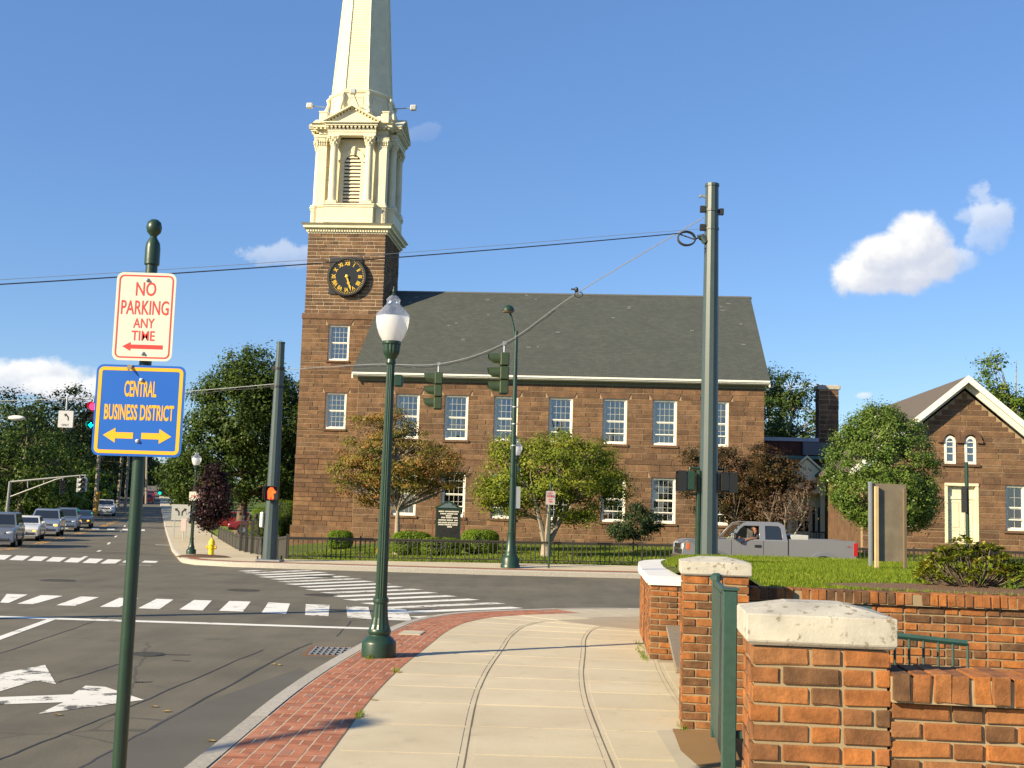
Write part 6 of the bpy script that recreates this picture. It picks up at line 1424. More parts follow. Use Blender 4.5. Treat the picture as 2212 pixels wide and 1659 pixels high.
# ------------------------------------------------------------------ yellow hydrant
p = G(456, 1197, -0.33); hy = empty('fire_hydrant', (p.x, p.y, prof(p.y)+0.16)); tag(hy, 'bright yellow fire hydrant on the far corner', 'hydrant'); MT['hyd'] = simple('hydrant_yellow', (0.78, 0.52, 0.01), 0.4)
m = MB(); m.lathe([(0.14, 0), (0.14, 0.05), (0.10, 0.06), (0.10, 0.42), (0.135, 0.43), (0.135, 0.47), (0.115, 0.50)], 18); m.build('barrel', MT['hyd'], hy, smooth=50)
m = MB(); m.lathe([(0.118, 0.50), (0.11, 0.56), (0.075, 0.62), (0.035, 0.65), (0.035, 0.70), (0.002, 0.705)], 18); m.build('bonnet', MT['hyd'], hy, smooth=50)
for ang in (0, 90, 180):
    m = MB(); m.lathe([(0.055, 0.08), (0.055, 0.14), (0.068, 0.145), (0.068, 0.19), (0.03, 0.20)], 12, M=Matrix.Translation((0, 0, 0.33)) @ Matrix.Rotation(R(ang-90), 4, 'Z') @ RX); m.build('nozzle_cap', MT['hyd'], hy, smooth=50)

# ------------------------------------------------------------------ plywood board and thin sign on the raised lawn
pa = A(1884, 1232, 15.5); pb = A(1960, 1234, 15.58); ply = empty('plywood_board', (pa.x, pa.y, 1.07)); tag(ply, 'back of a weathered plywood sign board standing on the raised lawn', 'board')
an = math.atan2(pb.y-pa.y, pb.x-pa.x); w_ = (pb-pa).length; M_ = Matrix.Rotation(an, 4, 'Z')
m = MB(); m.bb(0.0, w_, 0.02, 0.035, 0.10, 1.13, M=M_); m.build('plywood_sheet', simple('grey_plywood', (0.20, 0.16, 0.11), 0.85, 0, 0.35, 5, 0.2), ply)
m = MB(); m.bb(0.035, 0.08, -0.03, 0.018, -0.05, 1.09, M=M_); m.build('post', MT['newwood'], ply); m = MB(); m.bb(w_-0.05, w_-0.015, -0.02, 0.018, -0.05, 1.07, M=M_); m.build('post', simple('dark_lumber', (0.15, 0.11, 0.07), 0.85), ply)
m = MB(); m.bb(-0.025, -0.002, -0.01, 0.06, 0.04, 1.15, M=M_); m.build('front_panel_edge', MT['signback'], ply)
p = A(2092, 1190, 21.2); ts = empty('street_sign', (p.x, p.y, 0.05)); tag(ts, 'thin green sign post with its plate edge-on before the hall', 'sign'); m = MB(); m.tube([(0, 0, 0), (-0.02, 0, 2.77)], 0.035, 10); m.build('post', MT['green'], ts)
m = MB(); m.bb(-0.075, -0.06, -0.12, 0.12, 1.85, 2.32); m.build('plate', MT['iron'], ts); m = MB(); m.box(-0.045, 0, 2.2, 0.05, 0.06, 0.03); m.box(-0.045, 0, 1.95, 0.05, 0.06, 0.03); m.build('bracket', MT['galv'], ts)
# ------------------------------------------------------------------ vegetation
def leaf_mesh(name, centers, size, mat, nr, flat=0.4, tonebase=None, aspect=0.6, droop=0.0, out=None):
    """many small leaves: each a bent quad, its face turned mostly outward from its clump"""
    n = len(centers); c = np.asarray(centers, dtype=np.float32)
    if out is None: out = np.zeros((n, 3))
    nn = (np.asarray(out)+nr.normal(size=(n, 3))*0.42+np.array([0, 0, 0.30])).astype(np.float32); nn /= np.linalg.norm(nn, axis=1)[:, None]+1e-6
    s = np.cross(nn, nr.normal(size=(n, 3))).astype(np.float32); s /= np.linalg.norm(s, axis=1)[:, None]+1e-6
    d = np.cross(nn, s); sz = size*nr.uniform(0.6, 1.35, size=(n, 1)).astype(np.float32)
    v = np.empty((n, 4, 3), dtype=np.float32)
    v[:, 0] = c-d*sz*0.5; v[:, 1] = c+s*sz*aspect*0.5+nn*sz*0.08; v[:, 2] = c+d*sz*0.5; v[:, 3] = c-s*sz*aspect*0.5+nn*sz*0.08
    t = nr.uniform(0, 1, size=n) if tonebase is None else np.clip(tonebase+nr.normal(0, 0.16, size=n), 0, 1)
    return mesh_np(name, v.reshape(-1, 3), np.arange(4*n), 4, mat, np.repeat(t, 4))
def clumps(nr, lobes, n_cl, per, cr, shell=0.55, zsq=0.75):
    """leaf positions: clumps spread through the lobes (centre, radii), denser toward the outside"""
    w = np.array([l[1][0]*l[1][1]*l[1][2] for l in lobes])**0.7; w /= w.sum(); cc = []
    for l, k in zip(lobes, nr.multinomial(n_cl, w)):
        d = nr.normal(size=(k, 3)); d /= np.linalg.norm(d, axis=1)[:, None]; r = shell+(1-shell)*nr.uniform(0, 1, size=(k, 1))**0.6
        cc.append(np.array(l[0])+d*r*np.array(l[1]))
    cc = np.concatenate(cc); tn = nr.uniform(0.15, 0.85, size=len(cc))
    rad = cr*nr.uniform(0.6, 1.3, size=(len(cc), 1))
    pts = (cc[:, None, :]+nr.normal(size=(len(cc), per, 3))*np.array([1, 1, zsq])*rad[:, :, None]*0.5).reshape(-1, 3)
    ctr = np.average(np.array([l[0] for l in lobes]), axis=0, weights=w); oc_ = cc-ctr; oc_ /= np.linalg.norm(oc_, axis=1)[:, None]+1e-6
    loc_ = pts-np.repeat(cc, per, axis=0); loc_ /= np.linalg.norm(loc_, axis=1)[:, None]+1e-6
    return cc, pts, np.repeat(tn, per), 0.75*loc_+0.55*np.repeat(oc_, per, axis=0)
def tree(name, base, lobes, lab, mat, n_cl, per, cr, leaf, trunk_r, trunk_h, seed, cat='tree', group=None, bark='bark', flat=0.5, shell=0.5, forks=1, limb=0.3, zsq=0.75, twigs=60, droop=0.0, lean=(0, 0)):
    nr = np.random.default_rng(seed); r_ = random.Random(seed); root = empty(name, base); tag(root, lab, cat, group)
    cc, pts, tn, outv = clumps(nr, lobes, n_cl, per, cr, shell, zsq)
    zmin = min(l[0][2]-l[1][2] for l in lobes)
    me = leaf_mesh('crown', pts, leaf, mat, nr, flat, tn, droop=droop, out=outv); link(bpy.data.objects.new('crown', me), root)
    m = MB(); tops = []
    if forks == 1:
        th = trunk_h; pl = [Vector((lean[0]*t+0.06*trunk_h*math.sin(3*t+seed)*0.3, lean[1]*t, th*t)) for t in np.linspace(0, 1, 7)]
        m.tube([tuple(p) for p in pl], [trunk_r*(1.35 if i == 0 else 1-0.09*i) for i in range(7)], 9); tops.append((pl[-1], trunk_r*0.5)); tops.append((pl[4], trunk_r*0.6))
        ztop = max(l[0][2]+l[1][2]*0.6 for l in lobes); q = [pl[-1], Vector((pl[-1].x+r_.uniform(-.2, .2), pl[-1].y, lerp(th, ztop, 0.5))), Vector((pl[-1].x+r_.uniform(-.3, .3), pl[-1].y, ztop))]
        m.tube([tuple(p) for p in q], [trunk_r*0.45, trunk_r*0.3, trunk_r*0.08], 7); tops += [(q[1], trunk_r*0.3)]
    else:
        m.tube([(0, 0, -0.1), (0, 0, 0.25*trunk_h)], [trunk_r*1.3, trunk_r], 9)
        for k in range(forks):
            a = 2*math.pi*k/forks+r_.uniform(-.4, .4); sp = trunk_h*0.42
            pl = [Vector((0, 0, 0.15*trunk_h)), Vector((0.3*sp*math.cos(a), 0.3*sp*math.sin(a), 0.45*trunk_h)), Vector((sp*math.cos(a)*0.75, sp*math.sin(a)*0.75, 0.8*trunk_h)), Vector((sp*math.cos(a)*1.3, sp*math.sin(a)*1.3, 1.2*trunk_h))]
            m.tube([tuple(p) for p in pl], [trunk_r*0.75, trunk_r*0.62, trunk_r*0.48, trunk_r*0.3], 7); tops += [(pl[2], trunk_r*0.4), (pl[3], trunk_r*0.3)]
    m.build('trunk', MT[bark], root, smooth=True)
    m = MB(); idx = nr.choice(len(cc), min(twigs, len(cc)), replace=False)
    for i in idx:
        c = Vector(cc[i]); s = min(tops, key=lambda q: (q[0]-c).length+max(0, q[0].z-c.z)*1.5); a = s[0]; mid = a.lerp(c, 0.5)+Vector((r_.uniform(-1, 1), r_.uniform(-1, 1), r_.uniform(-.2, 1)))*0.10*(c-a).length
        r0 = min(s[1], s[1]*limb*2*min(1.0, 0.5+(c-a).length/4)); m.tube([tuple(a), tuple(a.lerp(mid, 0.5)+Vector((0, 0, 0.03))), tuple(mid), tuple(c)], [r0, r0*0.75, r0*0.5, r0*0.15], 5, caps=False)
    tag(m.build('branches', MT[bark], root, smooth=True), kind='stuff'); return root
FOL = {
 'oak': foliage('oak_leaves', [(0, (0.022, 0.041, 0.009)), (0.45, (0.055, 0.094, 0.017)), (1, (0.115, 0.158, 0.030))], 0.25),
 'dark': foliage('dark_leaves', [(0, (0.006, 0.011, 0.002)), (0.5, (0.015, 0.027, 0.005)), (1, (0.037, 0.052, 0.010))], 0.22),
 'bright': foliage('bright_leaves', [(0, (0.054, 0.101, 0.014)), (0.5, (0.115, 0.182, 0.024)), (1, (0.216, 0.270, 0.047))], 0.3),
 'dog': foliage('dogwood_autumn', [(0, (0.078, 0.095, 0.018)), (0.35, (0.174, 0.174, 0.031)), (0.65, (0.296, 0.183, 0.044)), (0.85, (0.347, 0.139, 0.052)), (1, (0.208, 0.208, 0.052))], 0.3),
 'dog2': foliage('dogwood_green', [(0, (0.075, 0.112, 0.012)), (0.45, (0.165, 0.210, 0.021)), (0.8, (0.270, 0.292, 0.033)), (1, (0.270, 0.195, 0.045))], 0.32),
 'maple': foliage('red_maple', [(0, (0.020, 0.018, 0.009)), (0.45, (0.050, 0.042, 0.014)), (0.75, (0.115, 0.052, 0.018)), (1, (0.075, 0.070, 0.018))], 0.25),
 'purple': foliage('purple_leaves', [(0, (0.013, 0.008, 0.009)), (0.6, (0.042, 0.019, 0.021)), (1, (0.091, 0.046, 0.042))], 0.2),
 'brown': foliage('brown_leaves', [(0, (0.065, 0.039, 0.026)), (0.6, (0.156, 0.098, 0.065)), (1, (0.247, 0.169, 0.117))], 0.25),
 'pear': foliage('pear_leaves', [(0, (0.047, 0.090, 0.015)), (0.5, (0.101, 0.163, 0.028)), (1, (0.217, 0.279, 0.062))], 0.25, 0.3),
 'hedge': foliage('hedge_leaves', [(0, (0.060, 0.112, 0.007)), (0.5, (0.128, 0.210, 0.012)), (1, (0.225, 0.300, 0.022))], 0.3),
 'ever': foliage('evergreen_leaves', [(0, (0.016, 0.029, 0.010)), (0.6, (0.039, 0.065, 0.023)), (1, (0.078, 0.117, 0.039))], 0.15),
 'shrub': foliage('shrub_leaves', [(0, (0.11, 0.16, 0.018)), (0.5, (0.24, 0.28, 0.03)), (0.85, (0.36, 0.36, 0.05)), (1, (0.30, 0.16, 0.04))], 0.3, 0.3)}
def at(px, py, Y, z=None): p = A(px, py, Y); return Vector((p.x, p.y, z if z is not None else p.z))
def sc(px_w, Y): return px_w*Y/FPX
# autumn dogwood left
Y = 47.0; zb = zlawn(-4.6, Y); b = at(858, 1170, Y, zb); h = lambda y: EYE+(1093-y)*Y/FPX-zb
tree('dogwood_tree', tuple(b), [((-0.2, 0, h(990)), (2.3, 2.2, 1.35)), ((-1.7, 0.2, h(1030)), (1.35, 1.3, 0.85)), ((1.5, -0.2, h(1010)), (1.15, 1.2, 0.95)), ((-0.6, 0, h(915)), (1.4, 1.3, 0.7)), ((0.5, -0.3, h(1055)), (1.3, 1.2, 0.5)), ((-0.9, 0.4, h(1080)), (0.9, 1.0, 0.35))],
     'spreading dogwood with rusty brown and green leaves left of the notice board', FOL['dog'], 380, 85, 0.42, 0.09, 0.16, 1.75, 21, bark='palebark', flat=0.25, shell=0.25, zsq=0.4, twigs=120, limb=0.35)
# green multi-stem dogwood
Y = 44.5; zb = zlawn(1.4, Y); b = at(1180, 1180, Y, zb); h = lambda y: EYE+(1103-y)*Y/FPX-zb
tree('dogwood_tree', tuple(b), [((0.2, 0, h(1020)), (2.5, 2.2, 1.45)), ((-1.5, 0, h(1055)), (1.3, 1.3, 1.15)), ((0.3, 0, h(960)), (1.2, 1.2, 0.7)), ((1.7, 0, h(985)), (0.95, 1.0, 0.7)), ((-1.6, 0, h(975)), (0.8, 0.8, 0.5)), ((2.4, 0, h(1045)), (0.85, 1.0, 0.9)), ((-2.1, 0, h(1070)), (0.7, 0.8, 0.6)), ((1.3, 0, h(1105)), (0.9, 0.8, 0.5))],
     'many-stemmed dogwood in yellow-green leaf in front of the nave windows', FOL['dog2'], 460, 92, 0.42, 0.092, 0.19, 1.7, 22, bark='palebark', forks=5, flat=0.4, shell=0.3, zsq=0.6, twigs=110)
# dark shrub by the wall
Y = 50.0; zb = zlawn(6, Y); b = at(1368, 1170, Y, zb); h = lambda y: EYE+(1109-y)*Y/FPX-zb
tree('holly_bush', tuple(b), [((0, 0, h(1135)), (0.95, 0.8, 0.65)), ((0.1, 0, h(1105)), (0.5, 0.5, 0.35)), ((0.75, 0, h(1125)), (0.45, 0.5, 0.5)), ((-0.6, 0, h(1150)), (0.5, 0.5, 0.4))], 'rounded dark evergreen bush against the nave wall', FOL['ever'], 110, 70, 0.25, 0.09, 0.06, 0.5, 23, cat='bush', twigs=20)
# japanese maple
Y = 47.0; zb = zlawn(10, Y); b = at(1608, 1165, Y, zb); h = lambda y: EYE+(1114-y)*Y/FPX-zb
tree('maple_tree', tuple(b), [((-1.4, 0, h(985)), (1.2, 1.2, 0.6)), ((-0.2, 0.2, h(1040)), (1.55, 1.5, 1.1)), ((0.7, 0, h(990)), (0.7, 0.8, 0.6)), ((-0.9, 0, h(1085)), (1.2, 1.2, 0.9)), ((0.5, 0, h(1090)), (1.1, 1.1, 0.8)), ((-1.9, 0, h(1050)), (0.6, 0.7, 0.7)), ((0.3, 0, h(1130)), (1.2, 0.9, 0.6))],
     'dark red-brown maple behind the near strain pole', FOL['maple'], 330, 85, 0.34, 0.08, 0.14, 1.2, 24, forks=3, flat=0.35, shell=0.3, zsq=0.55, twigs=60)
# half bare tree
Y = 46.0; zb = zlawn(11.5, Y); b = at(1695, 1160, Y, zb); h = lambda y: EYE+(1117-y)*Y/FPX-zb
tree('half_bare_tree', tuple(b), [((-0.1, 0, h(1100)), (1.1, 0.9, 0.9)), ((0.6, 0, h(1060)), (0.6, 0.6, 0.5))], 'half bare tree with withered brown leaves before the porch', FOL['brown'], 120, 26, 0.35, 0.085, 0.07, 1.2, 25, forks=4, bark='palebark', flat=0.4, shell=0.2, twigs=90, limb=0.5)
tree('maple_tree', (b.x-0.15, b.y+0.4, zb), [((0.1, 0, h(1012)), (0.85, 0.7, 0.5)), ((0.8, 0, h(1045)), (0.7, 0.6, 0.35)), ((-0.4, 0, h(1035)), (0.6, 0.6, 0.3))], 'small maple crown with mixed green and rust leaves above the bare branches', FOL['maple'], 90, 50, 0.3, 0.09, 0.06, 2.2, 26, flat=0.3, zsq=0.5, twigs=30)
# pear tree
Y = 43.0; zb = zlawn(13.6, Y); b = at(1905, 1175, Y, zb); h = lambda y: EYE+(1124-y)*Y/FPX-zb
tree('pear_tree', tuple(b), [((0, 0, h(1010)), (2.05, 1.95, 2.05)), ((-0.15, 0, h(935)), (1.15, 1.15, 1.05)), ((0.1, 0, h(1075)), (1.9, 1.7, 1.1)), ((0.75, 0, h(1095)), (1.15, 1.0, 0.85))], 'dense egg-shaped pear tree in glossy green leaf before the hall', FOL['pear'], 900, 70, 0.30, 0.085, 0.13, 1.6, 27, flat=0.8, shell=0.80, twigs=40, droop=0.2)
# oak behind the far corner and trees behind the buildings
Y = 78.0; b = at(520, 1130, Y, -0.6); h = lambda y: EYE+(1083-y)*Y/FPX+0.6
tree('oak_tree', tuple(b), [((0, 0, h(900)), (3.6, 3.6, 3.4)), ((0.2, 0, h(810)), (2.2, 2.4, 1.9)), ((-2.2, 0, h(960)), (2.4, 2.4, 2.4)), ((2.4, 0, h(880)), (2.6, 2.6, 2.8)), ((-2.6, 0, h(850)), (1.2, 1.4, 1.0)), ((2.6, 1, h(1010)), (2.8, 2.4, 2.0)), ((-3.6, 0, h(1040)), (2.0, 2.0, 1.4)), ((0, 0, h(1030)), (2.8, 2.4, 1.6))], 'large green oak left of the clock tower', FOL['oak'], 620, 110, 0.80, 0.20, 0.42, 4.0, 31, shell=0.45, twigs=70)
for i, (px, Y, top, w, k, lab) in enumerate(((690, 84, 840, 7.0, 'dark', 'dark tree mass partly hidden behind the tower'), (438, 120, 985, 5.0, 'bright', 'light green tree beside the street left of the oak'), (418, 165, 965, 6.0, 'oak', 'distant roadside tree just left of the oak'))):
    b = at(px, 1100, Y, prof(Y)); hz = 1104-(1668-px)*0.0305+0.0; ht = EYE+(1100-(1106-px)*0.0305-top)*Y/FPX-b.z
    tree('roadside_tree', tuple(b), [((0, 0, ht*0.62), (w*0.5, w*0.5, ht*0.38)), ((-w*0.25, 0, ht*0.42), (w*0.35, w*0.35, ht*0.25)), ((w*0.25, 0, ht*0.5), (w*0.35, w*0.35, ht*0.3))], lab, FOL[k], 220, 60, 0.9, 0.30, 0.3, ht*0.35, 40+i, group='roadside trees', twigs=20)
# wood along the left street, each tree its own
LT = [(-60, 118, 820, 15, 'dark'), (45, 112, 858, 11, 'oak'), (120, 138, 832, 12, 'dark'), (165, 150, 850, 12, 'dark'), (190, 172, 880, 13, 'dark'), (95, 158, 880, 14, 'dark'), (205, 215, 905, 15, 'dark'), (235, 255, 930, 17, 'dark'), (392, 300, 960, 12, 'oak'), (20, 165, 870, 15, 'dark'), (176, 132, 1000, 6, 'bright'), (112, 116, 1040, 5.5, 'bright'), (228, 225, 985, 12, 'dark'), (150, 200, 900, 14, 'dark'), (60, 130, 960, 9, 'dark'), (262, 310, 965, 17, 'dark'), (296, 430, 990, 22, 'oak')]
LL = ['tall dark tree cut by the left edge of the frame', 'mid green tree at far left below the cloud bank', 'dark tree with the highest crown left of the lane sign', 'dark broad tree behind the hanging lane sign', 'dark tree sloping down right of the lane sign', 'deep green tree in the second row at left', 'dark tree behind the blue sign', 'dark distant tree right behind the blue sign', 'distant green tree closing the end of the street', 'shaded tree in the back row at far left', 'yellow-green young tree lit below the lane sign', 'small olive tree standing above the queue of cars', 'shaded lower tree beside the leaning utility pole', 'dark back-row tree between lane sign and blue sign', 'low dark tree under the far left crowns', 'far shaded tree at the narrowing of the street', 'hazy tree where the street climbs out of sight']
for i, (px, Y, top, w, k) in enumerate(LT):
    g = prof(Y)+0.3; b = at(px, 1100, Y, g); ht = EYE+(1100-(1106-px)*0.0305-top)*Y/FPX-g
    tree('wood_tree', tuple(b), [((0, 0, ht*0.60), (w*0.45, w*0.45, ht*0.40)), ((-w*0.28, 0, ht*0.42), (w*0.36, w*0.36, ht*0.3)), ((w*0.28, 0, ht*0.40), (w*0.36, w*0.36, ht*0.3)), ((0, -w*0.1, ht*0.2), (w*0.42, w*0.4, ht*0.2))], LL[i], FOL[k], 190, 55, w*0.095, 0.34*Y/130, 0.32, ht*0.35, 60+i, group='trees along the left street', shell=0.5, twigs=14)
for i, (x, y, ht, w) in enumerate(((-52, 62, 10, 9), (-58, 78, 12, 10), (-66, 98, 12, 10), (-44, 46, 8, 7))):
    tree('wood_tree', (x, y, prof(y)), [((0, 0, ht*0.6), (w*0.5, w*0.5, ht*0.4))], ('first', 'second', 'third', 'fourth')[i]+' street tree standing outside the frame at far left', FOL['dark'], 120, 40, 1.0, 0.35, 0.3, ht*0.4, 90+i, group='trees outside the frame', twigs=10)
# behind church and hall
for i, (px, Y, top, bot, w, k, lab) in enumerate(((1705, 84, 805, 950, 3.4, 'oak', 'leafy tree rising behind the low wing'), (1655, 92, 795, 950, 3.0, 'oak', 'tree crown showing past the corner of the church'), (2195, 78, 850, 1000, 4.0, 'bright', 'tall thin tree behind the hall roof at right'))):
    g = 0.5; b = at(px, 1100, Y, g); hh = lambda y: EYE+(1100+(px-1106)*0.0305-y)*Y/FPX-g
    if i < 2: lob = [((0, 0, lerp(hh(bot), hh(top), 0.35)), (w*0.8, w*0.7, (hh(top)-hh(bot))*0.42)), ((0.1, 0, lerp(hh(bot), hh(top), 0.75)), (w*0.45, w*0.45, (hh(top)-hh(bot))*0.28)), ((-0.5, 0, hh(bot)-1.5), (w*0.8, w*0.8, 2.0))]
    else: lob = [((-1.5, 0, hh(790)), (0.9, 0.8, 0.8)), ((-1.7, 0, hh(845)), (1.3, 0.9, 0.8)), ((-0.3, 0, hh(885)), (1.6, 1.0, 1.0)), ((1.4, 0, hh(870)), (1.3, 1, 1.2)), ((0.8, 0, hh(940)), (1.5, 1.2, 1.3))]
    tree('back_tree', tuple(b), lob, lab, FOL[k], 200 if i < 2 else 130, 60, 0.6, 0.20, 0.25, hh(bot), 110+i, group='trees behind the church', twigs=50, bark='palebark', limb=0.4)
# purple sapling and mulch at the far corner
p = G(452, 1196, -0.33); Y = p.y; h = lambda y: EYE+(1080-y)*Y/FPX-prof(Y)-0.16
tree('purple_sapling', (p.x-0.02, p.y+0.3, prof(Y)+0.16), [((-0.05, 0, h(1075)), (0.72, 0.7, 0.95)), ((0.0, 0, h(1035)), (0.45, 0.45, 0.6)), ((-0.3, 0, h(1105)), (0.6, 0.6, 0.5)), ((0.35, 0, h(1100)), (0.5, 0.5, 0.5)), ((-0.15, 0, h(1128)), (0.35, 0.4, 0.25))], 'young purple-leaved tree beside the yellow hydrant', FOL['purple'], 150, 60, 0.26, 0.10, 0.035, 1.3, 33, flat=0.8, twigs=20)
# clipped hedges
def hedge(px, py, Y, w, d, hgt, lab, seed, box=False):
    nr = np.random.default_rng(seed); zb = zlawn(A(px, py, Y).x, Y); b = at(px, py, Y, zb); r = empty('clipped_hedge', tuple(b)); tag(r, lab, 'hedge', 'clipped hedges before the church')
    n = 9000; q = nr.normal(size=(n, 3)); q /= np.linalg.norm(q, axis=1)[:, None]; pw_ = 0.62 if not box else 0.45
    q = np.sign(q)*np.abs(q)**pw_; q /= np.maximum(1.0, np.abs(q).max(1))[:, None]
    pts = q*np.array([w/2, d/2, hgt/2])*nr.uniform(0.93, 1.04, size=(n, 1)); pts[:, 2] += hgt/2+0.02
    link(bpy.data.objects.new('foliage', leaf_mesh('foliage', pts, 0.055, FOL['hedge'], nr, 1.0, out=q*1.0)), r)
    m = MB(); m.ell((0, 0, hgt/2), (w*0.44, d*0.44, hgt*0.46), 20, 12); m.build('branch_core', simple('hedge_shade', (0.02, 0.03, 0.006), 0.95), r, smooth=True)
hedge(735, 1163, 55, 1.15, 1.1, 0.86, 'small bright rounded hedge beside the foot of the tower', 51)
hedge(889, 1186, 46, 1.55, 1.3, 0.90, 'dark rounded hedge left of the notice board', 52)
hedge(953, 1188, 45, 1.50, 1.1, 0.66, 'low flat-topped hedge in front of the notice board', 53, True)
hedge(1037, 1187, 46, 1.45, 1.3, 0.92, 'rounded hedge right of the notice board', 54)
for i, (px, py, Y, w, hg) in enumerate(((610, 1125, 74, 2.2, 2.4), (575, 1130, 72, 2.0, 2.0))): hedge(px, py, Y, w, 2.0, hg, ('tall green shrub just left of the tower foot', 'green shrub glimpsed behind the far strain pole')[i], 55+i)
# garden shrub on the raised lawn: whorls of long leaves
nr = np.random.default_rng(77); root = empty('rhododendron_bush', (4.28, 10.75, 1.10)); tag(root, 'low yellow-green leafy bush on the mulch of the raised lawn', 'bush')
cen = []; m = MB(); r_ = random.Random(8)
for k in range(150):
    a = r_.uniform(0, 6.28); rr = math.sqrt(r_.random()); x = 0.54*rr*math.cos(a); y = 0.30*rr*math.sin(a); z = 0.10+0.36*(1-rr**2)*r_.uniform(0.6, 1.1); cen.append((x, y, z)); m.tube([(x*0.3, y*0.3, 0), (x*0.8, y*0.8, z*0.6), (x, y, z)], [0.006, 0.005, 0.003], 4, caps=False)
tag(m.build('stems', MT['bark'], root), kind='stuff'); V = []; T = []
for c in cen:
    tn = r_.random()
    for j in range(16):
        a = r_.uniform(0, 6.28); el = r_.uniform(-0.2, 0.9); d_ = Vector((math.cos(a)*math.cos(el), math.sin(a)*math.cos(el), math.sin(el))); s_ = d_.cross(Vector((0, 0, 1))).normalized(); l = r_.uniform(0.05, 0.085); w_ = l*0.17; c_ = Vector(c)
        V += [tuple(c_), tuple(c_+d_*l*0.5+s_*w_), tuple(c_+d_*l-Vector((0, 0, l*0.25))), tuple(c_+d_*l*0.5-s_*w_)]; T += [min(1, max(0, tn+r_.gauss(0, .15)))]*4
link(bpy.data.objects.new('leaves', mesh_np('leaves', V, np.arange(len(V)), 4, FOL['shrub'], T)), root)
for (px, py, Y, hgt, lab) in ((2180, 1275, 10.5, 0.12, 'pale striped hosta leaves at the right edge of the mulch'), (2018, 1235, 11.4, 0.22, 'light green leafy perennial left of the yellow-green bush')):
    b = at(px, py, Y, 1.10); r = empty('leafy_perennial', tuple(b)); tag(r, lab, 'plant'); V = []; T = []
    for j in range(140 if hgt > 0.2 else 26):
        a = r_.uniform(0, 6.28); el = r_.uniform(0.2, 1.3); d_ = Vector((math.cos(a)*math.cos(el), math.sin(a)*math.cos(el), math.sin(el))); s_ = d_.cross(Vector((0, 0, 1))).normalized(); l = hgt*r_.uniform(0.35, 0.8); w_ = l*0.16; c_ = Vector((r_.gauss(0, hgt*0.3), r_.gauss(0, hgt*0.3), r_.uniform(0, hgt*0.45)))
        V += [tuple(c_), tuple(c_+d_*l*0.5+s_*w_), tuple(c_+d_*l), tuple(c_+d_*l*0.5-s_*w_)]; T += [r_.uniform(0.3, 0.75)]*4
    link(bpy.data.objects.new('leaves', mesh_np('leaves', V, np.arange(len(V)), 4, FOL['shrub'] if hgt > 0.2 else FOL['bright'], T)), r)
# grass blades
def grass(name, fn, n, hgt, seed, wid=0.006):
    nr = np.random.default_rng(seed); P_ = fn(nr, n); n = len(P_); a = nr.uniform(0, 6.28, n); l = hgt*nr.uniform(0.5, 1.3, n); ln = nr.uniform(0.1, 0.6, n)*l
    b = nr.uniform(0, 6.28, n); dx = np.stack([np.cos(a), np.sin(a), np.zeros(n)], 1); tip = np.stack([np.cos(b)*ln, np.sin(b)*ln, l], 1)
    v = np.empty((n, 3, 3), dtype=np.float32); v[:, 0] = P_-dx*wid; v[:, 1] = P_+dx*wid; v[:, 2] = P_+tip
    me = mesh_np(name, v.reshape(-1, 3), np.arange(3*n), 3, MT['blade'], np.repeat(nr.uniform(0, 1, n), 3)); o = bpy.data.objects.new(name, me); link(o); return tag(o, kind='stuff')
def near_lawn(nr, n):
    x = 2.3+nr.uniform(0, 1, n)**1.5*11; y = nr.uniform(10.0, 19.8, n); lim = np.interp(y, [10, 13.7, 13.9, 15.4, 17.2, 18.3, 19.1, 19.6, 20], [2.25, 2.7, 2.15, 2.2, 2.33, 2.5, 2.9, 3.6, 4.6])
    ymin = 10.2-(x-1.1)*math.tan(WA); k = (x > lim) & (y > ymin) & ((((x-4.35)/1.4)**2+((y-10.75)/0.65)**2) > 1); x, y = x[k], y[k]
    y = np.where(x > 6, ymin[k]+(y-10.0)/9.8*(19.5-ymin[k]), y)
    z = np.array([zl2(a, b) for a, b in zip(x, y)]); return np.stack([x, y, z], 1)
tag(grass('lawn_grass', near_lawn, 150000, 0.034, 5, 0.004), 'short bright grass of the raised lawn', 'grass')
def far_lawn(nr, n):
    x = nr.uniform(-9, 22, n); y = 39.2+nr.uniform(0, 1, n)**1.3*16; k = (y > np.array([yf(a) for a in x])+0.12) & (x > np.array([xf(b) for b in y])+0.2); x, y = x[k], y[k]
    return np.stack([x, y, np.array([zlawn(a, b) for a, b in zip(x, y)])], 1)
tag(grass('church_grass', far_lawn, 60000, 0.07, 6, 0.014), 'mown grass of the church lawn behind the fence', 'grass')
def tufts(nr, n):
    out = []
    for (x, y, s, k) in ((1.68, 14.4, 0.25, 60), (1.66, 13.95, 0.12, 60), (1.75, 15.2, 0.3, 40), (-1.15, 9.6, 0.07, 50), (-1.10, 12.2, 0.04, 30), (-1.5, 13.15, 0.06, 40), (1.45, 9.5, 0.08, 40)): out.append(np.stack([x+nr.normal(0, 0.02, k), y+nr.normal(0, s, k), np.full(k, 0.0)], 1))
    return np.concatenate(out)
tag(grass('weeds', tufts, 1, 0.05, 9, 0.004), 'small weeds growing along the wall foot and joints', 'weeds')
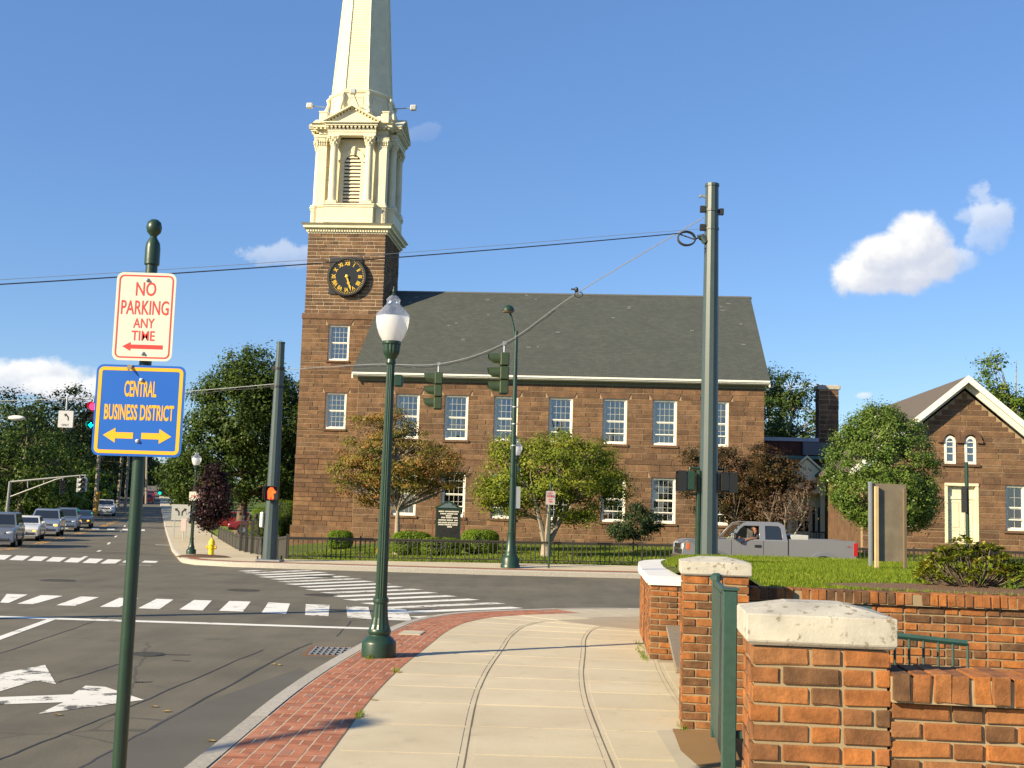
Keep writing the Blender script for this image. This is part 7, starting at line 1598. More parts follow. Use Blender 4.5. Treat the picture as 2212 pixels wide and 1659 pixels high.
# ------------------------------------------------------------------ vehicles
def carpaint(name, col, metal=0.5): return simple(name, col, 0.28, metal, 0.03, 2, 0, 0.5, 0.8)
MT['carglass'] = simple('tinted_glass', (0.018, 0.022, 0.026), 0.05, 0, 0.1, 3, 0, 0.8)
MT['chrome'] = simple('chrome', (0.62, 0.62, 0.62), 0.15, 0.95); MT['lampglass'] = simple('headlamp', (0.62, 0.64, 0.66), 0.1, 0.4); MT['taillamp'] = simple('tail_lamp', (0.40, 0.012, 0.012), 0.2)
MT['plate'] = simple('number_plate', (0.5, 0.55, 0.6), 0.5); MT['amber'] = emis('lit_amber', (1.0, 0.42, 0.03), 2.5); MT['rim'] = simple('alloy_rim', (0.40, 0.40, 0.41), 0.3, 0.8); MT['trim'] = simple('grey_trim', (0.06, 0.06, 0.065), 0.6)
UPX = Matrix.Rotation(R(90), 4, 'X')       # XY outline to XZ, thickness along -Y/+Y
def arcpts(cx, cz, r, a0, a1, n=10): return [(cx+r*math.cos(R(lerp(a0, a1, i/n))), cz+r*math.sin(R(lerp(a0, a1, i/n)))) for i in range(n+1)]
def wheels(root, xs, hw, r, wd=0.22):
    for x in xs:
        for s in (-1, 1):
            M_ = Matrix.Translation((x, s*(hw-wd/2-0.02), r)) @ Matrix.Rotation(R(90), 4, 'X'); o = MB().lathe([(r*0.62, -wd/2), (r*0.93, -wd/2), (r, -wd/2+0.03), (r, wd/2-0.03), (r*0.93, wd/2), (r*0.62, wd/2)], 22, M=M_, caps=False).build('wheel', MT['rubber'], root, smooth=50)
            m = MB(); m.lathe([(0.02, -wd*0.3), (r*0.62, -wd*0.42), (r*0.64, wd*0.42), (0.02, wd*0.3)], 18, M=M_); 
            for k in range(5):
                for e in (-1, 1): m.box(r*0.33, 0, e*wd*0.40, r*0.55, r*0.14, wd*0.08, M_ @ Matrix.Rotation(R(72*k), 4, 'Z'))
            m.build('rim', MT['rim'], o)
def car(name, loc, heading, lab, kind, mat, sig=None, group=None, grille='trim'):
    """car with its nose toward local +X; heading is the direction the nose points in the world"""
    r = empty(name, loc, heading); tag(r, lab, 'car', group)
    Lc, hw, rw, hood, belt, roof, (g0, g1, g2, g3) = {'suv': (4.7, 0.92, 0.36, 1.02, 1.10, 1.74, (3.55, 2.85, 0.35, 0.05)), 'sedan': (4.6, 0.88, 0.32, 0.90, 0.98, 1.43, (3.45, 2.55, 1.15, 0.55)), 'van': (4.9, 0.97, 0.34, 1.02, 1.10, 1.75, (4.0, 3.0, 0.3, 0.05)), 'truck': (5.4, 0.98, 0.38, 1.12, 1.20, 1.80, (3.95, 3.35, 2.2, 2.05))}[kind]
    b = 0.09; xa, xb = 0.85, Lc-0.9; zl = 0.30
    ol = [(b, zl+b)] + [(p[0], max(p[1], zl+b)) for p in arcpts(xa, rw, rw+0.07, 170, 10)] + [(p[0], max(p[1], zl+b)) for p in arcpts(xb, rw, rw+0.07, 170, 10)] + [(Lc-b, zl+b), (Lc-b+0.02, 0.62), (Lc-0.13-b, hood-0.20), (Lc-0.45, hood-b-0.05), (g0, belt-b), (0.3, belt-b+0.01), (b*1.2, belt-b-0.08), (b*0.9, 0.6)]
    me = curve_mesh('body', [ol], (hw-b)*2, mat, b); o = bpy.data.objects.new('body', me); link(o, r); o.matrix_basis = UPX; shade(me, 50)
    me.transform(Matrix.Identity(4))
    tb = 0.87; w0, w1 = hw*0.94, hw*0.76; zt = roof
    P_ = lambda x, z: w0+(w1-w0)*max(0, min(1, (z-belt)/(zt-belt)))
    m = MB(); m.add([(g3, -w0, belt-0.06), (g0, -w0, belt-0.06), (g0, w0, belt-0.06), (g3, w0, belt-0.06), (g2, -w1, zt-0.05), (g1, -w1, zt-0.05), (g1, w1, zt-0.05), (g2, w1, zt-0.05), (g2+0.15, -w1*0.85, zt), (g1-0.15, -w1*0.85, zt), (g1-0.15, w1*0.85, zt), (g2+0.15, w1*0.85, zt)], [(0, 1, 5, 4), (1, 2, 6, 5), (2, 3, 7, 6), (3, 0, 4, 7), (4, 5, 9, 8), (5, 6, 10, 9), (6, 7, 11, 10), (7, 4, 8, 11), (8, 9, 10, 11)]); cab = m.build('cabin', mat, r, smooth=35)
    def pane(nm, q):
        q = [Vector(p) for p in q]; nn = (q[1]-q[0]).cross(q[3]-q[0]).normalized(); m = MB(); c = sum(q, Vector())/4
        if nn.dot(c-Vector(((g0+g3)/2, 0, belt))) < 0: nn = -nn
        v = [tuple(p+nn*0.006) for p in q]; m.add(v, [(0, 1, 2, 3)]); m.build(nm, MT['carglass'], cab)
    za, zb = belt+0.03, zt-0.11; fx = lambda z: lerp(g0, g1, (z-belt+0.06)/(zt-0.05-belt+0.06)); rx = lambda z: lerp(g3, g2, (z-belt+0.06)/(zt-0.05-belt+0.06)); yy = lambda z: lerp(w0, w1, (z-belt+0.06)/(zt-0.05-belt+0.06))
    pane('windshield', [(fx(za), -yy(za)*0.90, za), (fx(za), yy(za)*0.90, za), (fx(zb), yy(zb)*0.88, zb), (fx(zb), -yy(zb)*0.88, zb)])
    pane('rear_window', [(rx(za), -yy(za)*0.86, za), (rx(za), yy(za)*0.86, za), (rx(zb), yy(zb)*0.84, zb), (rx(zb), -yy(zb)*0.84, zb)])
    nwin = 1 if kind == 'truck' else (2 if kind == 'sedan' else 3); 
    for s in (-1, 1):
        for k in range(nwin):
            ta, tb_ = k/nwin, (k+1)/nwin; xa0, xb0 = lerp(rx(za)+0.12, fx(za)-0.16, ta)+0.03, lerp(rx(za)+0.12, fx(za)-0.16, tb_)-0.03; xa1, xb1 = lerp(rx(zb)+0.10, fx(zb)-0.10, ta)+0.03, lerp(rx(zb)+0.10, fx(zb)-0.10, tb_)-0.03
            pane('side_window', [(xa0, s*yy(za), za), (xb0, s*yy(za), za), (xb1, s*yy(zb), zb), (xa1, s*yy(zb), zb)])
        m = MB(); m.box(g0-0.25, s*(hw+0.10), belt+0.07, 0.12, 0.20, 0.14, bev=0.03); m.build('mirror', mat, r)
        m = MB(); m.ell((Lc-0.10, s*(hw-0.24), hood-0.27), (0.09, 0.20, 0.085), 12, 8); hl = m.build('headlight', MT['lampglass'], r, smooth=True)
        m = MB(); m.ell((0.03, s*(hw-0.14), 0.85), (0.05, 0.10, 0.14), 10, 6); m.build('tail_light', MT['taillamp'], r, smooth=True)
        if sig and s in sig: m = MB(); m.ell((Lc-0.02, s*(hw-0.26), hood-0.30), (0.06, 0.13, 0.06), 10, 6); m.build('indicator', MT['amber'], r)
    m = MB(); m.box(Lc-0.045, 0, hood-0.30, 0.08, (hw-0.48)*2, 0.16, bev=0.02); m.build('grille', MT[grille], r)
    m = MB(); m.box(Lc-0.02, 0, 0.44, 0.12, hw*1.5, 0.14, bev=0.04); m.build('bumper_intake', MT['trim'], r)
    m = MB(); m.box(Lc+0.045, 0, 0.50, 0.015, 0.32, 0.16); m.build('number_plate', MT['plate'], r)
    if kind in ('suv', 'van'):
        m = MB()
        for s in (-1, 1): m.tube([(g2+0.3, s*w1*0.8, zt+0.01), (g2+0.4, s*w1*0.8, zt+0.06), (g1-0.5, s*w1*0.8, zt+0.06), (g1-0.4, s*w1*0.8, zt+0.01)], 0.02, 6)
        m.build('roof_rack', MT['trim'], r)
    wheels(r, (xa, xb), hw, rw); return r
SD = Vector((-0.304, 1, 0)).normalized(); HD = math.atan2(-SD.y, -SD.x)
def on_street(y, u, dz=0.0): return Vector((xk(y)+u, y, prof(y)+dz))
def facing(name, y, u, lab, kind, mat, **k):
    p = on_street(y, u); Lc = {'suv': 4.7, 'sedan': 4.6, 'van': 4.9, 'truck': 5.4}[kind]; q = p + SD*Lc
    dz = (prof(y)-prof(q.y))/Lc; return car(name, (q.x, q.y, prof(q.y)), HD, lab, kind, mat, **k)
QG = 'cars queued on the left street'
facing('parked_suv', 57.5, -8.8, 'silver-grey sport utility vehicle cut by the left edge, first in the queue', 'suv', carpaint('silver_grey', (0.22, 0.23, 0.24)), group=QG, grille='chrome')
facing('sedan', 67.0, -8.5, 'white sedan with lit amber indicator behind the first vehicle', 'sedan', carpaint('white_car', (0.68, 0.67, 0.63), 0.0), group=QG, sig=(1,))
facing('minivan', 75.5, -8.1, 'silver minivan with amber indicator, third in the queue', 'van', carpaint('silver_car', (0.33, 0.36, 0.40)), group=QG, sig=(1,))
facing('suv', 86.0, -7.6, 'blue-grey vehicle half hidden behind the silver minivan', 'suv', carpaint('bluegrey_car', (0.20, 0.24, 0.28)), group=QG)
facing('sedan', 95.0, -7.0, 'dark sedan with amber indicator at the back of the queue', 'sedan', carpaint('dark_car', (0.05, 0.055, 0.06)), group=QG, sig=(1,))
facing('oncoming_truck', 128, -6.4, 'white front of an oncoming vehicle farther up the street', 'truck', carpaint('white_truck', (0.60, 0.60, 0.58), 0.0), grille='trim')
p = on_street(205, -2.2); car('red_car', (p.x, p.y, p.z), HD+math.pi, 'small red car driving away far up the street', 'suv', carpaint('red_car_paint', (0.45, 0.02, 0.02), 0.0))
p = on_street(235, -2.0); car('red_car', (p.x, p.y, p.z), HD+math.pi, 'red vehicle farther ahead under the green light', 'van', carpaint('red_paint2', (0.38, 0.03, 0.03), 0.0))
p = on_street(112, 3.2, 0.15); car('dark_car', (p.x, p.y, p.z), HD, 'dark parked car beside the lane sign at the far kerb', 'sedan', carpaint('black_paint', (0.015, 0.017, 0.02)))
p = at(572, 1133, 90, -0.5); car('parked_red_car', (p.x, p.y, p.z), R(190), 'red parked car behind the purple sapling', 'sedan', carpaint('red_paint3', (0.20, 0.010, 0.012), 0.0))
p = at(650, 1137, 77, -0.45); car('parked_maroon_car', (p.x, p.y, p.z), R(187), 'dark red parked car beside the foot of the tower', 'sedan', carpaint('maroon_paint', (0.20, 0.012, 0.015), 0.2))

# ------------------------------------------------------------------ grey pickup in front of the church
tk = empty('pickup_truck', (10.32, 35.40, zr(8, 35.4))); tk.rotation_euler = (0, 0, math.pi); tag(tk, 'grey extended cab pickup truck with tool box driving left', 'pickup truck')
PG = carpaint('pewter_paint', (0.25, 0.247, 0.248), 0.35); TH_ = 0.96; RW = 0.39
def panel(nm, ols, y, th, mat, parent=tk, bev=0.0, tilt=0.0, zp=1.27):
    me = curve_mesh(nm, ols, th, mat, bev); o = bpy.data.objects.new(nm, me); link(o, parent)
    o.matrix_basis = Matrix.Translation((0, y, zp)) @ Matrix.Rotation(tilt, 4, 'X') @ Matrix.Translation((0, 0, -zp)) @ UPX; return o
XA, XB = 0.98, 4.22
lower = [(0.03, 0.62), (0.45, 0.55)] + arcpts(XA, RW+0.02, RW+0.10, 165, 15) + [(1.55, 0.52), (3.60, 0.52)] + arcpts(XB, RW+0.02, RW+0.10, 165, 15) + [(4.78, 0.55), (5.12, 0.58), (5.16, 0.80), (5.10, 1.16), (4.9, 1.24), (3.74, 1.29), (2.03, 1.29), (2.0, 1.34), (0.05, 1.35), (0.02, 0.9)]
for s in (-1, 1): panel('side_panel', [lower], s*(TH_-0.035), 0.05, PG, bev=0.012)
fw_ = [(3.66, 1.31), (3.44, 1.62), (3.32, 1.72), (2.86, 1.73), (2.86, 1.31)]; rw_ = [(2.70, 1.31), (2.70, 1.73), (2.30, 1.73), (2.22, 1.66), (2.17, 1.31)]
cabo = [(3.80, 1.27), (3.52, 1.60), (3.34, 1.79), (3.20, 1.82), (2.24, 1.82), (2.12, 1.74), (2.04, 1.27)]
for s in (-1, 1):
    c = panel('cab_side', [cabo, fw_, rw_], s*(TH_-0.05), 0.04, PG, bev=0.008, tilt=s*R(9) if s > 0 else -R(9))
    panel('rear_side_window', [rw_], s*(TH_-0.052), 0.01, MT['carglass'], tilt=s*R(9))
    if s < 0: panel('side_window', [fw_], s*(TH_-0.052), 0.01, MT['carglass'], tilt=s*R(9))
    panel('wheel_flare', [arcpts(XA, RW+0.02, RW+0.19, 172, 8, 14)+arcpts(XA, RW+0.02, RW+0.10, 10, 170, 14)], s*(TH_-0.0), 0.05, carpaint('flare_paint', (0.24, 0.24, 0.245), 0.4), bev=0.012)
    panel('wheel_flare', [arcpts(XB, RW+0.02, RW+0.19, 172, 8, 14)+arcpts(XB, RW+0.02, RW+0.10, 10, 170, 14)], s*(TH_-0.0), 0.05, carpaint('flare_paint2', (0.24, 0.24, 0.245), 0.4), bev=0.012)
    m = MB(); m.box(2.92, s*(TH_+0.005), 1.12, 0.20, 0.03, 0.08, bev=0.01); m.build('door_handle', MT['black'], tk)
    m = MB(); m.bb(2.755, 2.765, s*(TH_-0.002)-0.008, s*(TH_-0.002)+0.008, 0.6, 1.28); m.bb(3.70, 3.71, s*(TH_-0.002)-0.008, s*(TH_-0.002)+0.008, 0.62, 1.28); m.bb(2.005, 2.04, s*(TH_-0.004)-0.008, s*(TH_-0.004)+0.008, 0.52, 1.34); m.build('door_seams', MT['black'], tk)
    m = MB(); m.box(3.62, s*(TH_+0.14), 1.40, 0.10, 0.20, 0.20, bev=0.04); m.tube([(3.6, s*(TH_-0.05), 1.33), (3.6, s*(TH_+0.1), 1.36)], 0.03, 6); m.build('mirror', MT['black'], tk); m = MB(); m.box(3.675, s*(TH_+0.14), 1.40, 0.02, 0.16, 0.14, bev=0.008); m.build('mirror_shell', PG, tk)
    m = MB(); m.box(5.08, s*(TH_-0.16), 1.04, 0.16, 0.30, 0.22, bev=0.04); m.build('headlight', MT['lampglass'], tk); m = MB(); m.box(4.98, s*(TH_-0.015), 1.06, 0.10, 0.05, 0.20, bev=0.01); m.build('side_marker', simple('amber_reflector', (0.55, 0.12, 0.03), 0.3), tk)
    m = MB(); m.box(0.035, s*(TH_-0.055), 1.10, 0.14, 0.13, 0.40, bev=0.02); m.build('tail_light', MT['taillamp'], tk)
m = MB(); m.add([(4.95, -0.88, 1.20), (3.72, -0.90, 1.30), (3.72, 0.90, 1.30), (4.95, 0.88, 1.20), (5.10, -0.80, 1.10), (5.10, 0.80, 1.10), (4.5, -0.5, 1.29), (4.5, 0.5, 1.29), (3.72, -0.5, 1.34), (3.72, 0.5, 1.34)], [(0, 6, 8, 1), (6, 7, 9, 8), (7, 3, 2, 9), (0, 4, 5, 3, 7, 6)]); m.build('hood', PG, tk, smooth=30)
m = MB(); m.bb(5.08, 5.16, -0.62, 0.62, 0.82, 1.12, 0.02); m.build('grille', MT['black'], tk); m = MB(); m.bb(5.10, 5.24, -0.93, 0.93, 0.52, 0.78, 0.05); m.build('front_bumper', MT['chrome'], tk); m = MB(); m.bb(5.161, 5.175, -0.62, 0.62, 0.95, 1.0); m.build('grille_bar', MT['chrome'], tk)
m = MB(); m.bb(-0.10, 0.04, -0.93, 0.93, 0.52, 0.70, 0.03); m.build('rear_bumper', MT['chrome'], tk); m = MB(); m.bb(0.03, 0.08, -0.78, 0.78, 0.72, 1.33, 0.01); m.build('tailgate', PG, tk)
m = MB(); m.bb(0.09, 2.0, -0.86, 0.86, 0.70, 0.76); m.bb(1.96, 2.0, -0.86, 0.86, 0.77, 1.30); m.bb(2.05, 5.05, -0.88, 0.88, 0.50, 0.58); m.build('floor', MT['trim'], tk)
m = MB(); m.bb(2.25, 3.20, -0.78, 0.78, 1.80, 1.84, 0.015); m.build('roof', PG, tk)
m = MB(); m.add([(3.80, -0.86, 1.29), (3.80, 0.86, 1.29), (3.33, 0.76, 1.79), (3.33, -0.76, 1.79)], [(0, 1, 2, 3)]); m.build('windshield', MT['clear'], tk); m = MB(); m.add([(2.05, -0.84, 1.29), (2.05, 0.84, 1.29), (2.16, 0.76, 1.77), (2.16, -0.76, 1.77)], [(3, 2, 1, 0)]); m.build('rear_window', MT['carglass'], tk)
for k in range(4): m = MB(); m.add([(3.80-0.10*k-0.02, 0.70, 1.29+0.108*k+0.03), (3.80-0.10*k-0.02, 0.82-0.012*k, 1.29+0.108*k+0.03), (3.80-0.10*k-0.07, 0.81-0.012*k, 1.29+0.108*k+0.085), (3.80-0.10*k-0.07, 0.70, 1.29+0.108*k+0.085)], [(0, 1, 2, 3)]); o = m.build('windshield_sticker', simple('sticker', (0.18, 0.42, 0.55) if k else (0.3, 0.5, 0.15), 0.6), tk); o.location.x = 0.006; o.location.z = 0.004
m = MB(); m.bb(1.38, 1.92, -0.80, 0.80, 1.10, 1.48, 0.02); m.build('tool_box', simple('tool_box_grey', (0.42, 0.42, 0.38), 0.5), tk)
for s in (0.42, -0.42): m = MB(); m.bb(2.55, 3.1, s-0.24, s+0.24, 0.60, 0.85, 0.05); m.box(2.62, s, 1.15, 0.16, 0.46, 0.62, bev=0.06); m.box(2.6, s, 1.55, 0.1, 0.26, 0.18, bev=0.04); m.build('seat', MT['trim'], tk)
m = MB(); m.tube([(3.42+0.06*math.cos(a), 0.42+0.17*math.sin(a), 1.25+0.15*math.cos(a)) for a in [k/12*6.283 for k in range(13)]], 0.015, 6); m.build('steering_wheel', MT['black'], tk); m = MB(); m.bb(3.55, 3.75, -0.8, 0.8, 1.0, 1.26, 0.04); m.build('dashboard', MT['trim'], tk)
m = MB(); 
for s in (-1, 1): m.box(0.22, s*(TH_-0.003), 1.17, 0.22, 0.012, 0.05); 
m.build('badge', MT['chrome'], tk)
m = MB()
for s in (-1, 1): m.box(0.23, s*(TH_+0.004), 1.185, 0.06, 0.012, 0.035)
m.build('red_badge', MT['taillamp'], tk)
wheels(tk, (XA, XB), 0.97, RW, 0.26)

# driver: one skinned figure, forearm on the window sill
SKIN = simple('skin', (0.27, 0.125, 0.07), 0.55); SHIRT = simple('dark_shirt', (0.03, 0.03, 0.035), 0.9); HAIR = simple('dark_hair', (0.02, 0.014, 0.01), 0.7)
def skinned(name, verts, edges, root_i, mat, parent, sub=2):
    me = bpy.data.meshes.new(name); me.from_pydata([v[:3] for v in verts], edges, []); o = bpy.data.objects.new(name, me); COL.objects.link(o)
    md = o.modifiers.new('skin', 'SKIN'); md.use_smooth_shade = True
    for i, v in enumerate(verts):
        sv = me.skin_vertices[0].data[i]; rr = v[3]; sv.radius = (rr, rr) if not isinstance(rr, tuple) else rr; sv.use_root = (i == root_i)
    s2_ = o.modifiers.new('sub', 'SUBSURF'); s2_.levels = sub; s2_.render_levels = sub
    dg = bpy.context.evaluated_depsgraph_get(); res = bpy.data.meshes.new_from_object(o.evaluated_get(dg)); bpy.data.objects.remove(o)
    res.materials.clear(); [res.materials.append(x) for x in mat]; ob = bpy.data.objects.new(name, res); link(ob, parent); return ob
DR = empty('person', (10.32, 35.40, zr(8, 35.4))); DR.rotation_euler = (0, 0, math.pi); tag(DR, 'driver in a dark shirt with forearm out of the pickup window', 'person')
vv = [(2.85, 0.42, 0.92, 0.17), (2.80, 0.42, 1.12, 0.165), (2.80, 0.42, 1.30, (0.19, 0.13)), (2.82, 0.42, 1.42, (0.15, 0.11)), (2.86, 0.43, 1.50, 0.058), (2.89, 0.44, 1.58, 0.078), (2.90, 0.44, 1.66, 0.088), (2.88, 0.44, 1.735, 0.06),
      (2.82, 0.62, 1.40, 0.062), (2.86, 0.72, 1.35, 0.055), (2.92, 0.82, 1.335, 0.046), (2.98, 0.88, 1.345, 0.042), (3.14, 0.94, 1.33, 0.038), (3.28, 0.975, 1.29, 0.028), (3.33, 0.985, 1.265, 0.03), (3.375, 0.99, 1.235, 0.028),
      (2.84, 0.24, 1.40, 0.06), (2.95, 0.20, 1.22, 0.05), (3.10, 0.24, 1.22, 0.042), (3.30, 0.33, 1.34, 0.03), (3.37, 0.36, 1.37, 0.03),
      (3.05, 0.44, 0.90, 0.11), (3.30, 0.46, 0.86, 0.085), (3.05, 0.30, 0.90, 0.10), (3.30, 0.28, 0.86, 0.08)]
ee = [(0, 1), (1, 2), (2, 3), (3, 4), (4, 5), (5, 6), (6, 7), (3, 8), (8, 9), (9, 10), (10, 11), (11, 12), (12, 13), (13, 14), (14, 15), (3, 16), (16, 17), (17, 18), (18, 19), (19, 20), (0, 21), (21, 22), (0, 23), (23, 24)]
fi = []
for k, (dy, l) in enumerate(((-0.022, 0.075), (-0.007, 0.085), (0.008, 0.08), (0.022, 0.062))):
    n = len(vv); vv += [(3.385, 0.99+dy*0.6, 1.225+dy*0.4, 0.0095), (3.385+l*0.5, 0.992+dy, 1.205+dy*0.4, 0.009), (3.385+l*0.75, 0.99+dy, 1.180+dy*0.4, 0.008)]; ee += [(15, n), (n, n+1), (n+1, n+2)]
n = len(vv); vv += [(3.34, 0.965, 1.24, 0.011), (3.37, 0.95, 1.21, 0.010), (3.395, 0.952, 1.195, 0.008)]; ee += [(14, n), (n, n+1), (n+1, n+2)]
body = skinned('body', vv, ee, 0, [SHIRT, SKIN], DR)
for pl in body.data.polygons:
    c = pl.center; pl.material_index = 1 if (c.z > 1.475 and c.x > 2.7 and c.y < 0.6) or (c.x > 2.93 and c.y > 0.8) or (c.x > 3.05 and c.y < 0.4 and c.z > 1.1) else 0
m = MB(); m.ell((2.865, 0.44, 1.70), (0.092, 0.082, 0.075), 14, 10); m.build('hair', HAIR, DR, smooth=True)
m = MB(); m.ell((2.982, 0.44, 1.635), (0.018, 0.013, 0.025), 8, 6); m.build('nose', SKIN, DR, smooth=True)
for s in (-1, 1): m = MB(); m.ell((2.89, 0.44+s*0.087, 1.64), (0.02, 0.012, 0.03), 8, 6); m.build('ear', SKIN, DR, smooth=True)
m = MB()
for s in (-1, 1): m.ell((2.972, 0.44+s*0.033, 1.662), (0.01, 0.014, 0.009), 8, 6)
m.build('eyes', MT['black'], DR)
m = MB(); m.ell((2.974, 0.44, 1.592), (0.008, 0.026, 0.007), 8, 6); m.build('mouth', simple('lips', (0.28, 0.09, 0.07), 0.5), DR)

# ------------------------------------------------------------------ signals, signs and poles along the left street
WL0 = Vector((LPP.x, LPP.y, 5.55)); WL1 = A(-420, 862, 46); wl_ = sag(WL0, WL1, 0.30, 24)
def on_wire(px):
    best = None
    for i in range(len(wl_)-1):
        for k in range(10):
            p = wl_[i].lerp(wl_[i+1], k/10); v = p-CAMP; x = 1106+FPX*v.dot(RI)/v.dot(FW)
            if best is None or abs(x-px) < best[0]: best = (abs(x-px), p)
    return best[1]
wire('span_wire', wl_, 0.012, MT['strand'], 'span wire over the left street carrying the lane sign')
wire('signal_cable', [p+Vector((0, 0, -0.05-0.05*abs(math.sin(i*1.7)))) for i, p in enumerate(wl_)], 0.012, MT['wire'], 'dark cable sagging under the left span wire')
pz = empty('utility_pole', (WL1.x, WL1.y, prof(46))); tag(pz, 'wooden pole left of the frame holding the span wire', 'pole'); m = MB(); m.tube([(0, 0, 0), (0, 0, WL1.z+1.2)], [0.18, 0.13], 10); m.build('shaft', MT['wood'], pz); m = MB(); m.bb(-0.8, 0.8, -0.05, 0.05, WL1.z+0.6, WL1.z+0.72); m.build('crossarm', MT['wood'], pz)
p = on_wire(145); os_ = empty('lane_sign', tuple(p)); tag(os_, 'hanging white left turn only sign over the left street', 'sign'); k = p.y/FPX
m = MB(); m.tube([(0, 0, 0.03), (0, 0, -26*k)], 0.035, 8); m.build('hanger', MT['strand'], os_); zc = -(26+19)*k; w_ = 33*k; h_ = 37*k
m = MB(); m.bb(-w_/2, w_/2, -0.02, 0.06, zc-h_/2, zc+h_/2, 0.01); m.build('sign_box', MT['galv'], os_); stick(curve_mesh('plate', [rrect(w_*0.97, h_*0.97, 0.03)], 0.004, simple('grey_sign_face', (0.50, 0.50, 0.50), 0.5)), os_, 0, -0.024, zc)
stick(fit_text('lettering', 'ONLY', w_*0.48, h_*0.12, MT['black'], 0.003, 0.01), os_, 0, -0.029, zc-h_*0.34)
aw = [(0.10, -0.14), (0.16, -0.14), (0.16, -0.02), (0.13, 0.06), (0.05, 0.12), (0.05, 0.17), (-0.10, 0.15), (-0.02, 0.03), (0.0, 0.08), (0.06, 0.04), (0.10, -0.03)]; stick(curve_mesh('arrow', [[(x*w_*1.3, y*h_*1.3) for x, y in aw]], 0.003, MT['black']), os_, 0, -0.029, zc+h_*0.10)
p = on_wire(203); signal('traffic_signal', tuple(p), 0.08, 'traffic signal with red light and green arrow beside the blue sign', 'rg', s=0.95, body=MT['black'], drop=0.18, shaped=True)
# mast arm far left
MT['mastgrey'] = simple('mast_grey', (0.24, 0.24, 0.23), 0.5, 0.3)
Ym = 97; pb_ = at(14, 1110, Ym, prof(Ym)); ma = empty('mast_arm_pole', tuple(pb_)); tag(ma, 'grey signal mast arm with trussed arm above the queued cars', 'mast arm'); q = lambda px, py: A(px, py, Ym)-pb_
m = MB(); m.tube([(0, 0, 0), tuple(q(22, 1040))], [0.15, 0.12], 10); m.build('pole', MT['mastgrey'], ma); m = MB(); m.tube([tuple(q(22, 1041)), tuple(q(130, 1031)), tuple(q(186, 1026))], [0.085, 0.07, 0.055], 8); m.tube([tuple(q(22, 1073)), tuple(q(120, 1036)), tuple(q(150, 1029))], [0.06, 0.055, 0.045], 8)
for px in (60, 95): m.tube([tuple(q(px, 1038)), tuple(q(px, 1060-(px-22)*0.28+4))], 0.05, 6)
m.build('truss_arm', MT['mastgrey'], ma)
for (px, py, rz, lit, lab) in ((136, 1033, 0.3, '', 'dark signal hung at the middle of the mast arm'), (173, 1028, 0.9, '', 'grey signal seen from the side at the arm end'), (184, 1027, 0.1, '', 'signal at the very tip of the mast arm')):
    p = A(px, py, Ym-0.1); signal('traffic_signal', tuple(p), rz, lab, lit, s=1.15, body=MT['galv'] if px > 140 else MT['black'], drop=0.15)
p = A(347, 1046, 215); signal('traffic_signal', tuple(p), 0.15, 'distant signal showing green far up the street', 'g', s=1.5, body=MT['black']); wire('span_wire', [A(250, 1040, 213), p, A(430, 1036, 217)], 0.03, MT['wire'], 'far span wire carrying the distant green signal')
# cobra head light at far left
Yc = 62; h0 = A(40, 903, Yc); cb = empty('cobra_light', (h0.x-3.6, h0.y, prof(Yc))); tag(cb, 'cobra head street light reaching in from the left edge', 'street light'); m = MB(); m.tube([(0, 0, 0), (0, 0, h0.z-0.4-prof(Yc))], [0.12, 0.08], 10); m.build('pole', MT['galv'], cb)
m = MB(); m.tube([(0, 0, h0.z-0.6-prof(Yc)), (1.6, 0, h0.z-0.15-prof(Yc)), (3.1, 0, h0.z+0.02-prof(Yc))], 0.04, 8); m.build('arm', MT['green'], cb); m = MB(); m.ell((3.5, 0, h0.z-prof(Yc)), (0.48, 0.18, 0.14), 12, 8); m.build('head', MT['white'], cb, smooth=True)
# wooden utility poles
for i, (x0, y0, x1, y1, Y, r_0, lab) in enumerate(((204, 1120, 222, 940, 126, 0.24, 'nearest leaning wooden utility pole with yellow guard'), (254, 1092, 274, 930, 150, 0.24, 'second wooden utility pole up the left street'), (270, 1098, 284, 960, 145, 0.20, 'thin utility pole between the second and third'), (286, 1090, 298, 970, 170, 0.22, 'farthest utility pole before the sign post'), (316, 1080, 318, 990, 200, 0.2, 'distant pole with crossarm at the end of the street'))):
    a = A(x0, y0, Y); b = A(x1, y1-60, Y); up_ = empty('utility_pole', (a.x, a.y, prof(Y)+0.1)); tag(up_, lab, 'pole', 'utility poles along the left street'); m = MB(); m.tube([(0, 0, 0), tuple(b-Vector((a.x, a.y, prof(Y)+0.1)))], [r_0, r_0*0.7], 10); m.build('shaft', MT['palebark'], up_)
    e = b-Vector((a.x, a.y, prof(Y)+0.1)); m = MB(); m.bb(e.x-1.2, e.x+1.2, e.y-0.06, e.y+0.06, e.z-0.6, e.z-0.45); m.build('crossarm', MT['wood'], up_)
    if i == 0: m = MB(); m.tube([(0.05, 0, 0.2), (0.18, 0, 2.6)], [0.27, 0.25], 10); m.build('yellow_guard', MT['yellow_paint'], up_)
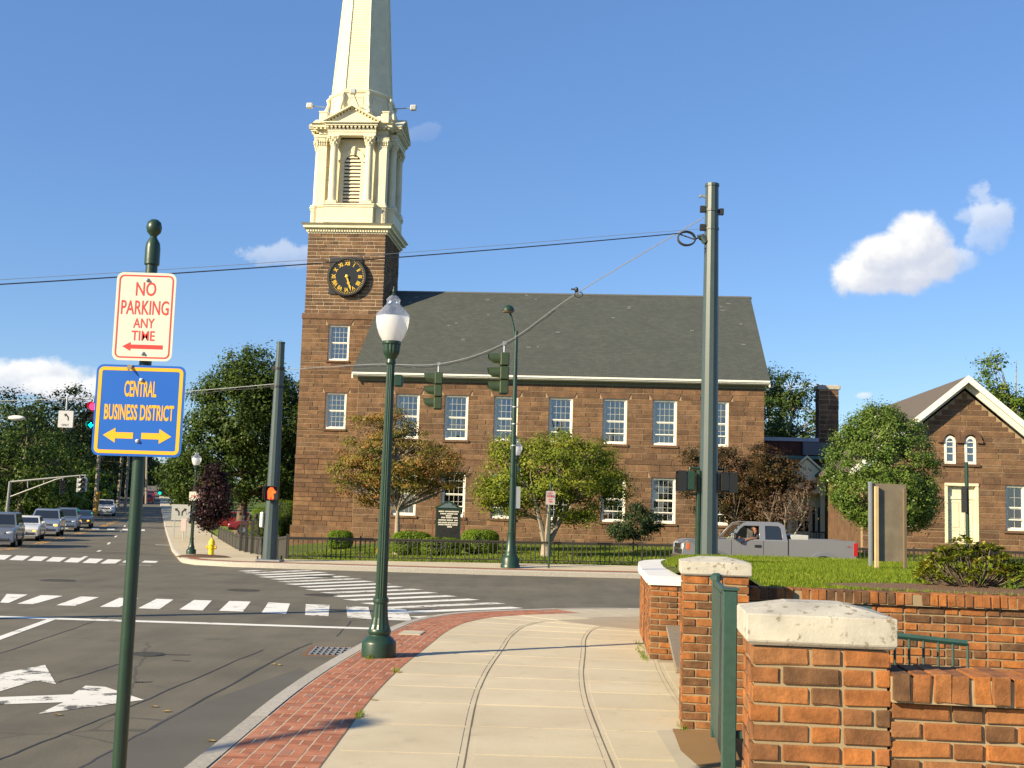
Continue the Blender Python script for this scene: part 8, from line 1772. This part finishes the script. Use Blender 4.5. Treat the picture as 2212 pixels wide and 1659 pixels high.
# lane board at the far kerb and the red-white flag
p = at(390, 1122, 74, prof(74)+0.15); lb_ = empty('lane_board', tuple(p)); tag(lb_, 'white lane use board with two black arrows at the far kerb', 'sign'); zt = EYE+(1078-1105)*74/FPX-p.z
m = MB(); m.bb(-0.4, -0.35, 0, 0.05, 0, zt); m.bb(0.35, 0.40, 0, 0.05, 0, zt); m.build('legs', MT['galv'], lb_); stick(curve_mesh('plate', [rrect(1.18, 1.0, 0.04)], 0.02, simple('grey_lane_board', (0.36, 0.36, 0.34), 0.5)), lb_, 0, -0.02, zt)
for dx, fl in ((-0.28, 1), (0.25, -1)): stick(curve_mesh('arrow', [[(fl*x*1.3, y*1.5) for x, y in aw]], 0.006, MT['black']), lb_, dx, -0.036, zt)
p = at(396, 1140, 72, prof(72)+0.15); sm = empty('small_sign', tuple(p)); tag(sm, 'narrow pinkish sign panel below the lane use board', 'sign'); m = MB(); m.tube([(0, 0, 0), (0, 0, 1.3)], 0.03, 6); m.build('post', MT['galv'], sm); stick(curve_mesh('plate', [rrect(0.3, 0.75, 0.03)], 0.01, simple('pink_sign', (0.62, 0.42, 0.38), 0.5)), sm, 0, -0.03, 0.95)
p = on_street(60, 0.6, 0.15); 
gp = G(413, 1188, -0.32); s_ = empty('restriction_sign', (gp.x-0.02, gp.y-0.12, prof(gp.y)+0.15)); tag(s_, 'small white and red sign on the far corner acorn lamp', 'sign'); stick(curve_mesh('plate', [rrect(0.48, 0.36, 0.03)], 0.006, MT['signwhite']), s_, 0.08, 0, 2.35); stick(fit_text('lettering', 'NO', 0.3, 0.12, MT['signred'], 0.003, 0.01), s_, 0.08, -0.006, 2.35)

# unseen light pole added left of the frame, shaped to shadow the near pavers
cl = empty('street_light', (-12.6, 0.6, -0.15)); tag(cl, 'unseen light pole added outside the frame to shadow the near pavers', 'street light'); m = MB(); m.tube([(0, 0, 0), (0, 0, 5.6)], [0.11, 0.07], 10); m.build('pole', MT['galv'], cl)
m = MB(); m.tube([(0, 0, 5.45), (0.5, 0.7, 5.62), (1.35, 1.9, 5.66)], 0.05, 8); m.build('arm', MT['galv'], cl); m = MB(); m.ell((1.55, 2.2, 5.66), (0.15, 0.24, 0.09), 12, 8); m.build('head', MT['galv'], cl, smooth=True)
